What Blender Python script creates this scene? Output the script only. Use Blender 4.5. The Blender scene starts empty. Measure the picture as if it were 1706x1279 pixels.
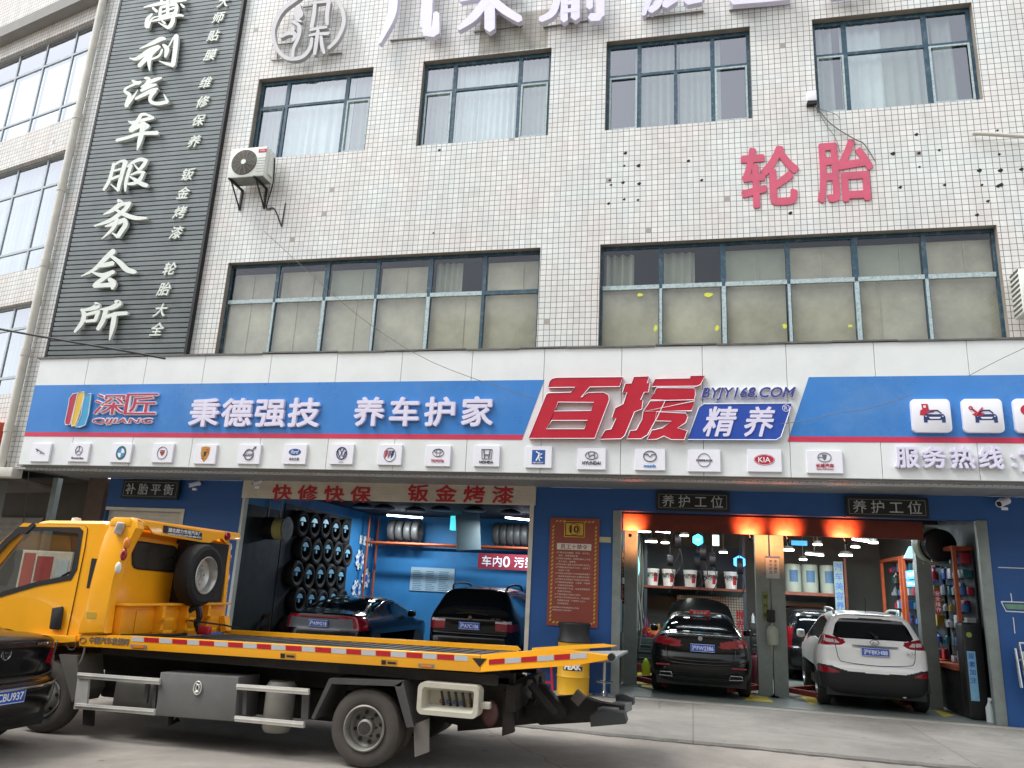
import bpy, bmesh, math, random
from mathutils import Vector, Matrix
random.seed(7)
R = math.radians
scn = bpy.context.scene
COL = scn.collection
# ---------------------------------------------------------------- camera
YAW, PITCH, ROLL, FPX, CAMZ = R(13.392), R(14.785), R(2.934), 1290.0, 1.80
_f = Vector((-math.sin(YAW)*math.cos(PITCH), math.cos(YAW)*math.cos(PITCH), math.sin(PITCH)))
_r = Vector((math.cos(YAW), math.sin(YAW), 0)); _u = _r.cross(_f)
_r2 = _r*math.cos(ROLL)+_u*math.sin(ROLL); _u2 = -_r*math.sin(ROLL)+_u*math.cos(ROLL)
cd = bpy.data.cameras.new('camera'); cam = bpy.data.objects.new('camera', cd); COL.objects.link(cam)
cam.matrix_world = Matrix(((_r2.x,_u2.x,-_f.x,0),(_r2.y,_u2.y,-_f.y,0),(_r2.z,_u2.z,-_f.z,CAMZ),(0,0,0,1)))
cd.sensor_width = 36; cd.lens = 36*FPX/1706; cd.clip_end = 500; cd.clip_start = .05
scn.camera = cam
# ---------------------------------------------------------------- sky, sun, exposure (overcast)
SUN_EL, SUN_AZ = R(58), R(238)      # azimuth clockwise from +Y (north): sun high, behind and left of the photographer
w = bpy.data.worlds.new('World'); scn.world = w; w.use_nodes = True
nt = w.node_tree; bg = nt.nodes['Background']
sky = nt.nodes.new('ShaderNodeTexSky'); sky.sky_type = 'NISHITA'; sky.sun_disc = False
sky.sun_elevation = SUN_EL; sky.sun_rotation = SUN_AZ; sky.air_density = 1.0; sky.dust_density = 2.0; sky.ozone_density = 1.0
hs = nt.nodes.new('ShaderNodeHueSaturation'); hs.inputs['Saturation'].default_value = .22   # cloud cover: a nearly grey sky
nt.links.new(sky.outputs[0], hs.inputs['Color'])
mn = nt.nodes.new('ShaderNodeVectorMath'); mn.operation = 'MINIMUM'; mn.inputs[1].default_value = (9, 9, 9.3)   # cloud veil over the solar glow
nt.links.new(hs.outputs[0], mn.inputs[0]); nt.links.new(mn.outputs[0], bg.inputs[0])
bg.inputs[1].default_value = 0.15
sl = bpy.data.lights.new('sun', 'SUN'); sl.energy = 1.1; sl.angle = R(20); sl.color = (1, .985, .965)
so = bpy.data.objects.new('sun', sl); COL.objects.link(so)
sdir = Vector((math.sin(SUN_AZ)*math.cos(SUN_EL), math.cos(SUN_AZ)*math.cos(SUN_EL), math.sin(SUN_EL)))
so.rotation_euler = sdir.to_track_quat('Z', 'Y').to_euler()
vs = scn.view_settings; vs.view_transform = 'Standard'; vs.look = 'None'; vs.gamma = 1; vs.exposure = 1.22
scn.cycles.max_bounces = 8; scn.cycles.transparent_max_bounces = 16; scn.cycles.use_denoising = True
scn.cycles.sample_clamp_indirect = 6
# ---------------------------------------------------------------- rays: a photograph pixel (1706 wide) to a point on a known plane
CAM = Vector((0,0,CAMZ))
def ray(px,py): return _r2*(px-853)-_u2*(py-639.5)+_f*FPX
def at(px,py,Y): d=ray(px,py); return CAM+d*(Y/d.y)
def atX(px,py,X): d=ray(px,py); return CAM+d*(X/d.x)
def atZ(px,py,Z): d=ray(px,py); return CAM+d*((Z-CAMZ)/d.z)
def atP(px,py,o,n): d=ray(px,py); return CAM+d*((o-CAM).dot(n)/d.dot(n))
# ---------------------------------------------------------------- mesh helpers
ORG = {}
class MB:
    def __init__(s): s.bm = bmesh.new()
    def poly(s, pts):
        vs_ = [s.bm.verts.new(p) for p in pts]; return s.bm.faces.new(vs_)
    def sheet(s, outer, holes, d):
        """flat panel with holes, outline points in a plane, thickness vector d"""
        d=Vector(d); t=bmesh.new(); es=[]; loops=[]
        for L in [outer]+list(holes):
            v=[t.verts.new(Vector(p)) for p in L]; es+=[t.edges.new((v[i],v[(i+1)%len(v)])) for i in range(len(v))]; loops.append([Vector(p) for p in L])
        bmesh.ops.triangle_fill(t, use_beauty=True, use_dissolve=False, edges=es)
        for off in (Vector((0,0,0)),d):
            m={v:s.bm.verts.new(v.co+off) for v in t.verts}
            for f in t.faces: s.bm.faces.new([m[v] for v in f.verts])
        t.free()
        for L in loops:
            a=[s.bm.verts.new(p) for p in L]; b=[s.bm.verts.new(p+d) for p in L]; n=len(L)
            for i in range(n): s.bm.faces.new((a[i],a[(i+1)%n],b[(i+1)%n],b[i]))
        bmesh.ops.remove_doubles(s.bm,verts=s.bm.verts,dist=1e-5); return s
    def box(s, x0,x1,y0,y1,z0,z1, bev=0, seg=2):
        if x0>x1: x0,x1=x1,x0
        if y0>y1: y0,y1=y1,y0
        if z0>z1: z0,z1=z1,z0
        v=[s.bm.verts.new((x,y,z)) for x in (x0,x1) for y in (y0,y1) for z in (z0,z1)]
        fs=[s.bm.faces.new([v[i] for i in q]) for q in ((0,1,3,2),(4,6,7,5),(0,4,5,1),(2,3,7,6),(0,2,6,4),(1,5,7,3))]
        if bev:
            es=list({e for f in fs for e in f.edges})
            bmesh.ops.bevel(s.bm, geom=es, offset=bev, segments=seg, affect='EDGES', profile=.5)
        return s
    def obox(s, c, sx,sy,sz, m=None, bev=0):
        t=MB(); t.box(-sx/2,sx/2,-sy/2,sy/2,-sz/2,sz/2,bev)
        M_=Matrix.Translation(Vector(c)) @ (m.to_4x4() if m else Matrix())
        s.merge(t,M_); return s
    def merge(s, t, M_=None):
        me=bpy.data.meshes.new('t'); t.bm.to_mesh(me); t.bm.free()
        if M_: me.transform(M_)
        s.bm.from_mesh(me); bpy.data.meshes.remove(me)
    def prism(s, pts, d, bev=0, seg=2):
        d=Vector(d); pts=[Vector(p) for p in pts]
        a=[s.bm.verts.new(p) for p in pts]; b=[s.bm.verts.new(p+d) for p in pts]; n=len(pts)
        fs=[s.bm.faces.new(a), s.bm.faces.new(b[::-1])]
        for i in range(n): fs.append(s.bm.faces.new((a[i],b[i],b[(i+1)%n],a[(i+1)%n])))
        if bev:
            es=list({e for f in fs[:2] for e in f.edges})
            bmesh.ops.bevel(s.bm, geom=es, offset=bev, segments=seg, affect='EDGES', profile=.5)
        return s
    def cyl(s, p0,p1,r0,r1=None,n=20,cap=True):
        p0=Vector(p0); p1=Vector(p1); r1=r0 if r1 is None else r1
        q=(p1-p0).to_track_quat('Z','Y').to_matrix()
        a=[]; b=[]
        for i in range(n):
            t=2*math.pi*i/n; e=q@Vector((math.cos(t),math.sin(t),0))
            a.append(s.bm.verts.new(p0+e*r0)); b.append(s.bm.verts.new(p1+e*r1))
        for i in range(n): s.bm.faces.new((a[i],a[(i+1)%n],b[(i+1)%n],b[i]))
        if cap: s.bm.faces.new(a[::-1]); s.bm.faces.new(b)
        return s
    def tube(s, path, r, n=8, closed=False):
        P=[Vector(p) for p in path]; m=len(P); rings=[]
        up=None
        for i in range(m):
            if closed: t=P[(i+1)%m]-P[i-1]
            else: t=P[min(i+1,m-1)]-P[max(i-1,0)]
            t.normalize()
            if up is None: up=t.orthogonal().normalized()
            up=(up-t*up.dot(t)).normalized(); sd=t.cross(up)
            rr=r[i] if isinstance(r,(list,tuple)) else r
            rings.append([s.bm.verts.new(P[i]+(up*math.cos(2*math.pi*k/n)+sd*math.sin(2*math.pi*k/n))*rr) for k in range(n)])
        for i in range(m if closed else m-1):
            a=rings[i]; b=rings[(i+1)%m]
            for k in range(n): s.bm.faces.new((a[k],a[(k+1)%n],b[(k+1)%n],b[k]))
        if not closed: s.bm.faces.new(rings[0][::-1]); s.bm.faces.new(rings[-1])
        return s
    def lathe(s, prof, o, ax, n=32):
        o=Vector(o); q=Vector(ax).to_track_quat('Z','Y').to_matrix(); rings=[]
        for (r,h) in prof:
            if r<1e-6: rings.append([s.bm.verts.new(o+q@Vector((0,0,h)))])
            else: rings.append([s.bm.verts.new(o+q@Vector((r*math.cos(2*math.pi*k/n),r*math.sin(2*math.pi*k/n),h))) for k in range(n)])
        for a,b in zip(rings,rings[1:]):
            for k in range(n):
                k2=(k+1)%n
                if len(a)==1 and len(b)==1: continue
                if len(a)==1: s.bm.faces.new((a[0],b[k2],b[k]))
                elif len(b)==1: s.bm.faces.new((a[k],a[k2],b[0]))
                else: s.bm.faces.new((a[k],a[k2],b[k2],b[k]))
        return s
    def ball(s, c, rx, ry=None, rz=None, u=16, v=10):
        m=Matrix.Translation(Vector(c)) @ Matrix.Diagonal((rx,ry or rx,rz or rx,1))
        bmesh.ops.create_uvsphere(s.bm, u_segments=u, v_segments=v, radius=1, matrix=m); return s
    def build(s, name, mat, parent=None, ang=35, local=False, flip=True):
        bm=s.bm
        if flip: bmesh.ops.recalc_face_normals(bm, faces=bm.faces)
        me=bpy.data.meshes.new(name)
        if parent is not None: o=ORG[parent.name]
        elif local: o=Vector((0,0,0))
        else:
            xs=[v.co for v in bm.verts]
            o=Vector(((min(p.x for p in xs)+max(p.x for p in xs))/2,(min(p.y for p in xs)+max(p.y for p in xs))/2,min(p.z for p in xs)))
        if not local:
            for v in bm.verts: v.co-=o
        bm.to_mesh(me); bm.free()
        for p in me.polygons: p.use_smooth=True
        me.set_sharp_from_angle(angle=R(ang))
        me.materials.append(mat)
        ob=bpy.data.objects.new(name,me); COL.objects.link(ob)
        if parent is not None: ob.parent=parent
        else: ob.location=o
        ORG[ob.name]=o
        return ob
def tag(o,label,cat,group=None,kind=None):
    if label: o['label']=label
    if cat: o['category']=cat
    if group: o['group']=group
    if kind: o['kind']=kind
    return o
def thing(name,label,cat,loc=(0,0,0),group=None):
    o=bpy.data.objects.new(name,None); COL.objects.link(o); o.location=loc; o.empty_display_size=.2
    ORG[o.name]=Vector(loc); return tag(o,label,cat,group)
def dup(root, loc, label=None, rz=None):
    def cp(o,par):
        c=o.copy(); COL.objects.link(c); c.parent=par; ORG[c.name]=ORG[o.name]
        for ch in o.children: cp(ch,c)
        return c
    r=cp(root,None); r.location=loc
    if rz is not None: r.rotation_euler=(0,0,rz)
    if label: r['label']=label
    return r
def cr(P, k=6, closed=False):
    """Catmull-Rom through tuples"""
    n=len(P); out=[]
    if n<3 and not closed:
        return [tuple(a+(b-a)*t/k for a,b in zip(P[0],P[1])) for t in range(k+1)]
    for i in range(n if closed else n-1):
        p0=P[i-1] if (closed or i>0) else P[0]; p1=P[i]; p2=P[(i+1)%n]; p3=P[(i+2)%n] if (closed or i+2<n) else P[-1]
        for j in range(k):
            t=j/k
            out.append(tuple(.5*(2*b+(c-a)*t+(2*a-5*b+4*c-d)*t*t+(3*b-a-3*c+d)*t**3) for a,b,c,d in zip(p0,p1,p2,p3)))
    if not closed: out.append(tuple(P[-1]))
    return out
# ---------------------------------------------------------------- materials
def srgb(h):
    if isinstance(h,str):
        h=[int(h[i:i+2],16)/255 for i in (0,2,4)]
        return tuple(c/12.92 if c<=.04045 else ((c+.055)/1.055)**2.4 for c in h)
    return tuple(h)
def mat(name, c, rough=.5, metal=0, var=.12, scale=6, bump=0, bscale=60, coat=0, spec=.5, dirt_sheen=0, dirt_sheenc=(.12,.1,.08)):
    m=bpy.data.materials.new(name); m.use_nodes=True; t=m.node_tree; b=t.nodes['Principled BSDF']
    c=srgb(c)
    b.inputs['Roughness'].default_value=rough; b.inputs['Metallic'].default_value=metal
    b.inputs['Coat Weight'].default_value=coat; b.inputs['Coat Roughness'].default_value=.05
    b.inputs['Specular IOR Level'].default_value=spec
    b.inputs['Base Color'].default_value=(*c,1)
    if var:
        tc=t.nodes.new('ShaderNodeTexCoord'); nz=t.nodes.new('ShaderNodeTexNoise'); nz.inputs['Scale'].default_value=scale; nz.inputs['Detail'].default_value=6
        nz.inputs['Roughness'].default_value=.65
        t.links.new(tc.outputs['Object'],nz.inputs['Vector'])
        mr=t.nodes.new('ShaderNodeMapRange'); mr.inputs['From Min'].default_value=.3; mr.inputs['From Max'].default_value=.7
        mr.inputs['To Min'].default_value=1-var; mr.inputs['To Max'].default_value=1+var
        t.links.new(nz.outputs[0],mr.inputs['Value'])
        mx=t.nodes.new('ShaderNodeVectorMath'); mx.operation='SCALE'; mx.inputs[0].default_value=c
        t.links.new(mr.outputs[0],mx.inputs['Scale'])
        out=mx.outputs[0]
        if dirt_sheen:
            n2=t.nodes.new('ShaderNodeTexNoise'); n2.inputs['Scale'].default_value=scale*.6; n2.inputs['Detail'].default_value=8; n2.inputs['Roughness'].default_value=.75
            t.links.new(tc.outputs['Object'],n2.inputs['Vector'])
            m2=t.nodes.new('ShaderNodeMapRange'); m2.inputs['From Min'].default_value=.5; m2.inputs['From Max'].default_value=.75; m2.inputs['To Max'].default_value=dirt_sheen
            t.links.new(n2.outputs[0],m2.inputs['Value'])
            mm=t.nodes.new('ShaderNodeMix'); mm.data_type='RGBA'; t.links.new(m2.outputs[0],mm.inputs[0]); t.links.new(out,mm.inputs[6]); mm.inputs[7].default_value=(*dirt_sheenc,1)
            out=mm.outputs[2]
        t.links.new(out,b.inputs['Base Color'])
        m3=t.nodes.new('ShaderNodeMapRange'); m3.inputs['From Min'].default_value=.3; m3.inputs['From Max'].default_value=.7
        m3.inputs['To Min'].default_value=max(.02,rough*.85); m3.inputs['To Max'].default_value=min(1,rough*1.2)
        t.links.new(nz.outputs[0],m3.inputs['Value']); t.links.new(m3.outputs[0],b.inputs['Roughness'])
        if bump:
            nb=t.nodes.new('ShaderNodeTexNoise'); nb.inputs['Scale'].default_value=bscale; nb.inputs['Detail'].default_value=4
            t.links.new(tc.outputs['Object'],nb.inputs['Vector'])
            bp=t.nodes.new('ShaderNodeBump'); bp.inputs['Strength'].default_value=bump; bp.inputs['Distance'].default_value=.01
            t.links.new(nb.outputs[0],bp.inputs['Height']); t.links.new(bp.outputs[0],b.inputs['Normal'])
    return m
def emis(name,c,s):
    m=bpy.data.materials.new(name); m.use_nodes=True; t=m.node_tree; b=t.nodes['Principled BSDF']
    b.inputs['Base Color'].default_value=(*srgb(c),1); b.inputs['Emission Color'].default_value=(*srgb(c),1); b.inputs['Emission Strength'].default_value=s
    return m
def glass(name, tint, refl=.3, rough=.02, trans=True):
    m=bpy.data.materials.new(name); m.use_nodes=True; t=m.node_tree
    for n in list(t.nodes): t.nodes.remove(n)
    out=t.nodes.new('ShaderNodeOutputMaterial'); mx=t.nodes.new('ShaderNodeMixShader')
    tr=t.nodes.new('ShaderNodeBsdfTransparent'); tr.inputs[0].default_value=(*tint,1)
    gl=t.nodes.new('ShaderNodeBsdfGlossy'); gl.inputs['Roughness'].default_value=rough; gl.inputs[0].default_value=(.90,.93,1,1)
    lw=t.nodes.new('ShaderNodeLayerWeight'); lw.inputs[0].default_value=.35
    mr=t.nodes.new('ShaderNodeMapRange'); mr.inputs['To Min'].default_value=refl; mr.inputs['To Max'].default_value=.95
    pw=t.nodes.new('ShaderNodeMath'); pw.operation='POWER'; pw.inputs[1].default_value=3; lw.inputs[0].default_value=.5; t.links.new(lw.outputs['Facing'],pw.inputs[0]); t.links.new(pw.outputs[0],mr.inputs['Value']); t.links.new(mr.outputs[0],mx.inputs[0])
    # slight ripple of old float glass
    tc=t.nodes.new('ShaderNodeTexCoord'); nz=t.nodes.new('ShaderNodeTexNoise'); nz.inputs['Scale'].default_value=1.3
    t.links.new(tc.outputs['Object'],nz.inputs['Vector']); bp=t.nodes.new('ShaderNodeBump'); bp.inputs['Strength'].default_value=.04; bp.inputs['Distance'].default_value=.05
    t.links.new(nz.outputs[0],bp.inputs['Height']); t.links.new(bp.outputs[0],gl.inputs['Normal'])
    t.links.new(tr.outputs[0],mx.inputs[1]); t.links.new(gl.outputs[0],mx.inputs[2]); t.links.new(mx.outputs[0],out.inputs[0])
    return m
def tile_mat(name, c1, c2, mortar, pitch=.111, mort=.012, grime=.35):
    """square ceramic tiles laid in the object's X-Z plane"""
    m=bpy.data.materials.new(name); m.use_nodes=True; t=m.node_tree; b=t.nodes['Principled BSDF']
    tc=t.nodes.new('ShaderNodeTexCoord'); sp=t.nodes.new('ShaderNodeSeparateXYZ'); cb=t.nodes.new('ShaderNodeCombineXYZ')
    t.links.new(tc.outputs['Object'],sp.inputs[0]); 
    ad=t.nodes.new('ShaderNodeMath'); ad.operation='ADD'; t.links.new(sp.outputs[0],ad.inputs[0]); t.links.new(sp.outputs[1],ad.inputs[1])
    t.links.new(ad.outputs[0],cb.inputs[0]); t.links.new(sp.outputs[2],cb.inputs[1])
    # slightly uneven laying
    nw=t.nodes.new('ShaderNodeTexNoise'); nw.inputs['Scale'].default_value=1.7; nw.inputs['Detail'].default_value=3
    t.links.new(tc.outputs['Object'],nw.inputs['Vector'])
    vs1=t.nodes.new('ShaderNodeVectorMath'); vs1.operation='SCALE'; vs1.inputs['Scale'].default_value=.022; t.links.new(nw.outputs[1],vs1.inputs[0])
    va=t.nodes.new('ShaderNodeVectorMath'); va.operation='ADD'; t.links.new(cb.outputs[0],va.inputs[0]); t.links.new(vs1.outputs[0],va.inputs[1])
    br=t.nodes.new('ShaderNodeTexBrick'); br.offset=0; br.squash=1
    br.inputs['Scale'].default_value=1; br.inputs['Brick Width'].default_value=pitch; br.inputs['Row Height'].default_value=pitch
    br.inputs['Mortar Size'].default_value=mort/2; br.inputs['Mortar Smooth'].default_value=.25; br.inputs['Bias'].default_value=0
    br.inputs['Color1'].default_value=(*c1,1); br.inputs['Color2'].default_value=(*c2,1); br.inputs['Mortar'].default_value=(*mortar,1)
    t.links.new(va.outputs[0],br.inputs['Vector'])
    # grime: broad patches and vertical streaks
    n1=t.nodes.new('ShaderNodeTexNoise'); n1.inputs['Scale'].default_value=.5; n1.inputs['Detail'].default_value=8; n1.inputs['Roughness'].default_value=.7
    t.links.new(tc.outputs['Object'],n1.inputs['Vector'])
    mp=t.nodes.new('ShaderNodeMapping'); mp.inputs['Scale'].default_value=(2.2,2.2,.22); t.links.new(tc.outputs['Object'],mp.inputs[0])
    n2=t.nodes.new('ShaderNodeTexNoise'); n2.inputs['Scale'].default_value=1.6; n2.inputs['Detail'].default_value=5; t.links.new(mp.outputs[0],n2.inputs['Vector'])
    ml=t.nodes.new('ShaderNodeMath'); ml.operation='MULTIPLY'; t.links.new(n1.outputs[0],ml.inputs[0]); t.links.new(n2.outputs[0],ml.inputs[1])
    mr=t.nodes.new('ShaderNodeMapRange'); mr.inputs['From Min'].default_value=.16; mr.inputs['From Max'].default_value=.42; mr.inputs['To Min'].default_value=1; mr.inputs['To Max'].default_value=1-grime
    t.links.new(ml.outputs[0],mr.inputs['Value'])
    n3=t.nodes.new('ShaderNodeTexNoise'); n3.inputs['Scale'].default_value=.9; n3.inputs['Detail'].default_value=2; t.links.new(tc.outputs['Object'],n3.inputs['Vector'])
    hue=t.nodes.new('ShaderNodeMix'); hue.data_type='RGBA'; hue.blend_type='MULTIPLY'; hue.inputs[0].default_value=1
    rp=t.nodes.new('ShaderNodeValToRGB'); rp.color_ramp.elements[0].position=.35; rp.color_ramp.elements[0].color=(1,.965,.93,1); rp.color_ramp.elements[1].position=.65; rp.color_ramp.elements[1].color=(.95,1,.985,1)
    t.links.new(n3.outputs[0],rp.inputs[0]); t.links.new(br.outputs[0],hue.inputs[6]); t.links.new(rp.outputs[0],hue.inputs[7])
    sc=t.nodes.new('ShaderNodeVectorMath'); sc.operation='SCALE'; t.links.new(hue.outputs[2],sc.inputs[0]); t.links.new(mr.outputs[0],sc.inputs['Scale'])
    t.links.new(sc.outputs[0],b.inputs['Base Color'])
    bp=t.nodes.new('ShaderNodeBump'); bp.invert=True; bp.inputs['Strength'].default_value=.6; bp.inputs['Distance'].default_value=.004
    t.links.new(br.outputs['Fac'],bp.inputs['Height']); t.links.new(bp.outputs[0],b.inputs['Normal'])
    # single tiles that were replaced or have yellowed
    sn=t.nodes.new('ShaderNodeVectorMath'); sn.operation='SNAP'; sn.inputs[1].default_value=(pitch,pitch,pitch); t.links.new(va.outputs[0],sn.inputs[0])
    wn=t.nodes.new('ShaderNodeTexWhiteNoise'); wn.noise_dimensions='2D'; t.links.new(sn.outputs[0],wn.inputs['Vector'])
    gt=t.nodes.new('ShaderNodeMapRange'); gt.inputs['From Min'].default_value=.0; gt.inputs['From Max'].default_value=1; gt.inputs['To Min'].default_value=.93; gt.inputs['To Max'].default_value=1.03; t.links.new(wn.outputs['Value'],gt.inputs['Value'])
    s3=t.nodes.new('ShaderNodeVectorMath'); s3.operation='SCALE'; t.links.new(sc.outputs[0],s3.inputs[0]); t.links.new(gt.outputs[0],s3.inputs['Scale']); gm=t.nodes.new('ShaderNodeMath'); gm.operation='GREATER_THAN'; gm.inputs[1].default_value=.9982; t.links.new(wn.outputs['Value'],gm.inputs[0])
    mg=t.nodes.new('ShaderNodeMix'); mg.data_type='RGBA'; t.links.new(gm.outputs[0],mg.inputs[0]); t.links.new(s3.outputs[0],mg.inputs[6]); mg.inputs[7].default_value=(.36,.33,.29,1)   # lost tiles
    t.links.new(mg.outputs[2],b.inputs['Base Color'])
    b.inputs['Roughness'].default_value=.35
    return m
# ---------------------------------------------------------------- lettering
def glyph(body, bold=0, shear=0, depth=.05):
    c=bpy.data.curves.new('g','FONT'); c.body=body; c.size=1; c.resolution_u=3; c.offset=bold; c.shear=shear; c.extrude=.5
    c.fill_mode='BOTH'
    o=bpy.data.objects.new('g',c); COL.objects.link(o)
    bpy.context.view_layer.update()
    me=bpy.data.meshes.new_from_object(o.evaluated_get(bpy.context.evaluated_depsgraph_get()))
    bpy.data.objects.remove(o); bpy.data.curves.remove(c)
    return me
def letter(mb, body, o, ex, ez, n, depth, bold=0, shear=0, fit='em'):
    """adds text to mb: box corner o, full-width vector ex, full-height vector ez, extruded along -n*depth behind the front"""
    me=glyph(body,0,shear)
    b=bold if bold>.008 else 0
    if fit=='em': x0,x1,y0,y1=0,1,-.12,.88
    else:
        xs=[v.co.x for v in me.vertices]; ys=[v.co.y for v in me.vertices]
        x0,x1,y0,y1=min(xs)-b,max(xs)+b,min(ys)-b,max(ys)+b
    o=Vector(o); ex=Vector(ex); ez=Vector(ez); n=Vector(n)
    # heavier weight: the outline struck eight times round a small circle, each copy a hair prouder than the last
    for c in range(9 if b else 1):
        dx,dy=(b*math.cos(c*math.pi/4),b*math.sin(c*math.pi/4)) if c<8 and b else (0,0)
        vs_=[mb.bm.verts.new(o+ex*((v.co.x+dx-x0)/(x1-x0))+ez*((v.co.y+dy-y0)/(y1-y0))+n*(depth*(v.co.z+.5)*(1+.012*c))) for v in me.vertices]
        for p in me.polygons:
            try: mb.bm.faces.new([vs_[i] for i in p.vertices])
            except ValueError: pass
    bpy.data.meshes.remove(me)
NF=Vector((0,-1,0))
def textY(body, x0,x1,z0,z1, Y, depth, m, parent, name='lettering', bold=0, shear=0, fit='ink', label=None):
    """text facing the street; back at Y, front at Y-depth"""
    mb=MB(); letter(mb,body,(x0,Y,z0),(x1-x0,0,0),(0,0,z1-z0),NF,depth,bold,shear,fit)
    o=mb.build(name,m,parent,flip=False)
    if label: o['label']=label
    return o
def chars(s, px0,py0,px1,py1, Y, depth, m, parent, bold=.02, gap=.08, shear=0, asp=None):
    """one part per character, spread over the box between two photograph corners on plane Y"""
    a=at(px0,py0,Y); b=at(px1,py1,Y); n=len(s); W=(b.x-a.x)/(n+(n-1)*gap); out=[]
    for i,ch in enumerate(s):
        if ch==' ': continue
        x=a.x+i*W*(1+gap); out.append(textY(ch,x,x+W,b.z,a.z,Y,depth,m,parent,'character',bold,shear,'em'))
    return out
def stroke_poly(pts, k=5):
    """pts: (x,y,width) -> outline polygon with rounded ends"""
    P=cr(pts,k); L=[];Rr=[]
    for i,(x,y,wd) in enumerate(P):
        a=P[max(i-1,0)]; b=P[min(i+1,len(P)-1)]; dx,dy=b[0]-a[0],b[1]-a[1]; l=math.hypot(dx,dy) or 1
        nx,ny=-dy/l,dx/l; h=max(wd,1)/2
        L.append((x+nx*h,y+ny*h)); Rr.append((x-nx*h,y-ny*h))
    def cap(i,s):
        x,y,wd=P[i]; a=P[1] if i==0 else P[-2]; dx,dy=x-a[0],y-a[1]; l=math.hypot(dx,dy) or 1
        return [(x+dx/l*wd*.35, y+dy/l*wd*.35)]
    return L+cap(-1,1)+Rr[::-1]+cap(0,1)
def brush(strokes, f, depth, m, parent, name='character'):
    """strokes in zoom pixels; f maps (x,y)->world point on a facade plane (normal -Y); each stroke sits a hair proud of the last"""
    mb=MB()
    for i,st in enumerate(strokes):
        pts=[f(x,y)+NF*(depth+.0012*i) for x,y in stroke_poly(st)]
        # ribbons may fold at tight turns: build as quads strip
        P=cr(st,5); n=len(P); top=[]
        L=pts[:n]; c1=pts[n]; Rv=pts[n+1:2*n+1][::-1]; c0=pts[2*n+1]
        D=Vector((0,depth,0))
        def V(p): return mb.bm.verts.new(p)
        a=[V(p) for p in L]; b=[V(p) for p in Rv]; e0=V(c0); e1=V(c1)
        a2=[V(p+D) for p in L]; b2=[V(p+D) for p in Rv]; f0=V(c0+D); f1=V(c1+D)
        for k in range(n-1):
            mb.bm.faces.new((a[k],b[k],b[k+1],a[k+1])); mb.bm.faces.new((a[k],a[k+1],a2[k+1],a2[k])); mb.bm.faces.new((b[k+1],b[k],b2[k],b2[k+1]))
        mb.bm.faces.new((e0,b[0],a[0])); mb.bm.faces.new((e1,a[-1],b[-1]))
        mb.bm.faces.new((e0,a[0],a2[0],f0)); mb.bm.faces.new((b[0],e0,f0,b2[0])); mb.bm.faces.new((a[-1],e1,f1,a2[-1])); mb.bm.faces.new((e1,b[-1],b2[-1],f1))
    return mb.build(name,m,parent,flip=False)
# ================================================================ materials used in many places
M_tile = tile_mat('cream_tile',(.80,.79,.77),(.745,.74,.725),(.16,.15,.14),.111,.0115,.17)
M_tileN = tile_mat('cream_tile_aged',(.70,.665,.62),(.64,.60,.57),(.15,.13,.12),.111,.0125,.22)
M_frame = mat('teal_window_frame','28495a',.45,.0,.25,14,dirt_sheen=.35,dirt_sheenc=(.45,.5,.5))
M_framew = mat('worn_frame','aebfc0',.5,0,.25,30,dirt_sheen=.9,dirt_sheenc=(.06,.1,.11))
M_alu = mat('aluminium_frame','9aa0a4',.4,.5,.15,10)
M_glass = glass('window_glass',(.82,.89,.88),.24)
M_glassd = glass('dusty_glass',(.86,.87,.82),.05,.1)
M_curt = mat('white_curtain','dfe6e2',.9,0,.06,3)
M_curtg = mat('grey_curtain','a9b0a6',.9,0,.08,3)
M_dark = mat('dark_room','34383a',.9,0,.1,2)
M_board = mat('brown_board','c0beb2',.8,0,.25,1.3,bump=.3,bscale=25,dirt_sheen=.25)
M_conc = mat('concrete_reveal','8d867b',.85,0,.2,4,dirt_sheen=.4)
M_white = mat('white_panel','dfe3e1',.35,0,.05,1.2,dirt_sheen=.22,dirt_sheenc=(.4,.42,.42))
M_wpure = mat('white_plastic','e9e9ef',.35,0,.03,3)
M_lett = mat('white_letter_face','dcd8ea',.4,0,.04,5)
M_blueband = mat('blue_vinyl','3f80c6',.28,0,.09,.8,dirt_sheen=.3,dirt_sheenc=(.25,.4,.6))  # pale mottling also paints a patchy sheen onto the vinyl
M_redband = mat('red_vinyl','c93a58',.35,0,.05,2)
M_blue = mat('blue_wall_paint','22528f',.5,0,.10,1.5,dirt_sheen=.22,dirt_sheenc=(.04,.07,.13))
M_bluei = mat('blue_interior_paint','2f7ab2',.6,0,.10,1.5)
M_grey = mat('grey_metal','7d837f',.45,.2,.12,6)
M_galv = mat('galvanised_post','8d9692',.45,.35,.12,5,dirt_sheen=.3)
M_black = mat('black_metal','1c1c1e',.5,.1,.2,8)
M_rubber = mat('rubber','1d1b1a',.75,0,.25,12)
M_redp = mat('red_paint','b5202e',.4,0,.08,5)
M_orange = mat('orange_steel','a8502c',.5,.1,.12,6)
M_shut = mat('shutter_slats','d3cbbb',.5,.1,.1,3,dirt_sheen=.3)
M_soff = mat('soffit_panel','8f9193',.5,.1,.08,2)
M_pipe = mat('pvc_pipe','c9c6bb',.5,0,.12,3,dirt_sheen=.3,dirt_sheenc=(.3,.28,.22))
M_cable = mat('black_cable','141414',.6,0,0)
M_wire = mat('grey_wire','6f6c66',.6,0,0)
M_signblk = mat('black_sign','17191b',.35,0,.1,4)
M_silver = mat('silver_letter','b9bcbb',.4,.2,.08,6)
M_floor = mat('garage_floor_paint','77807b',.35,0,.15,1.2,bump=.1,dirt_sheen=.4,dirt_sheenc=(.08,.08,.08))
M_yellowl = mat('yellow_line_paint','c4b23a',.5,0,.2,4,dirt_sheen=.4)
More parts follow.
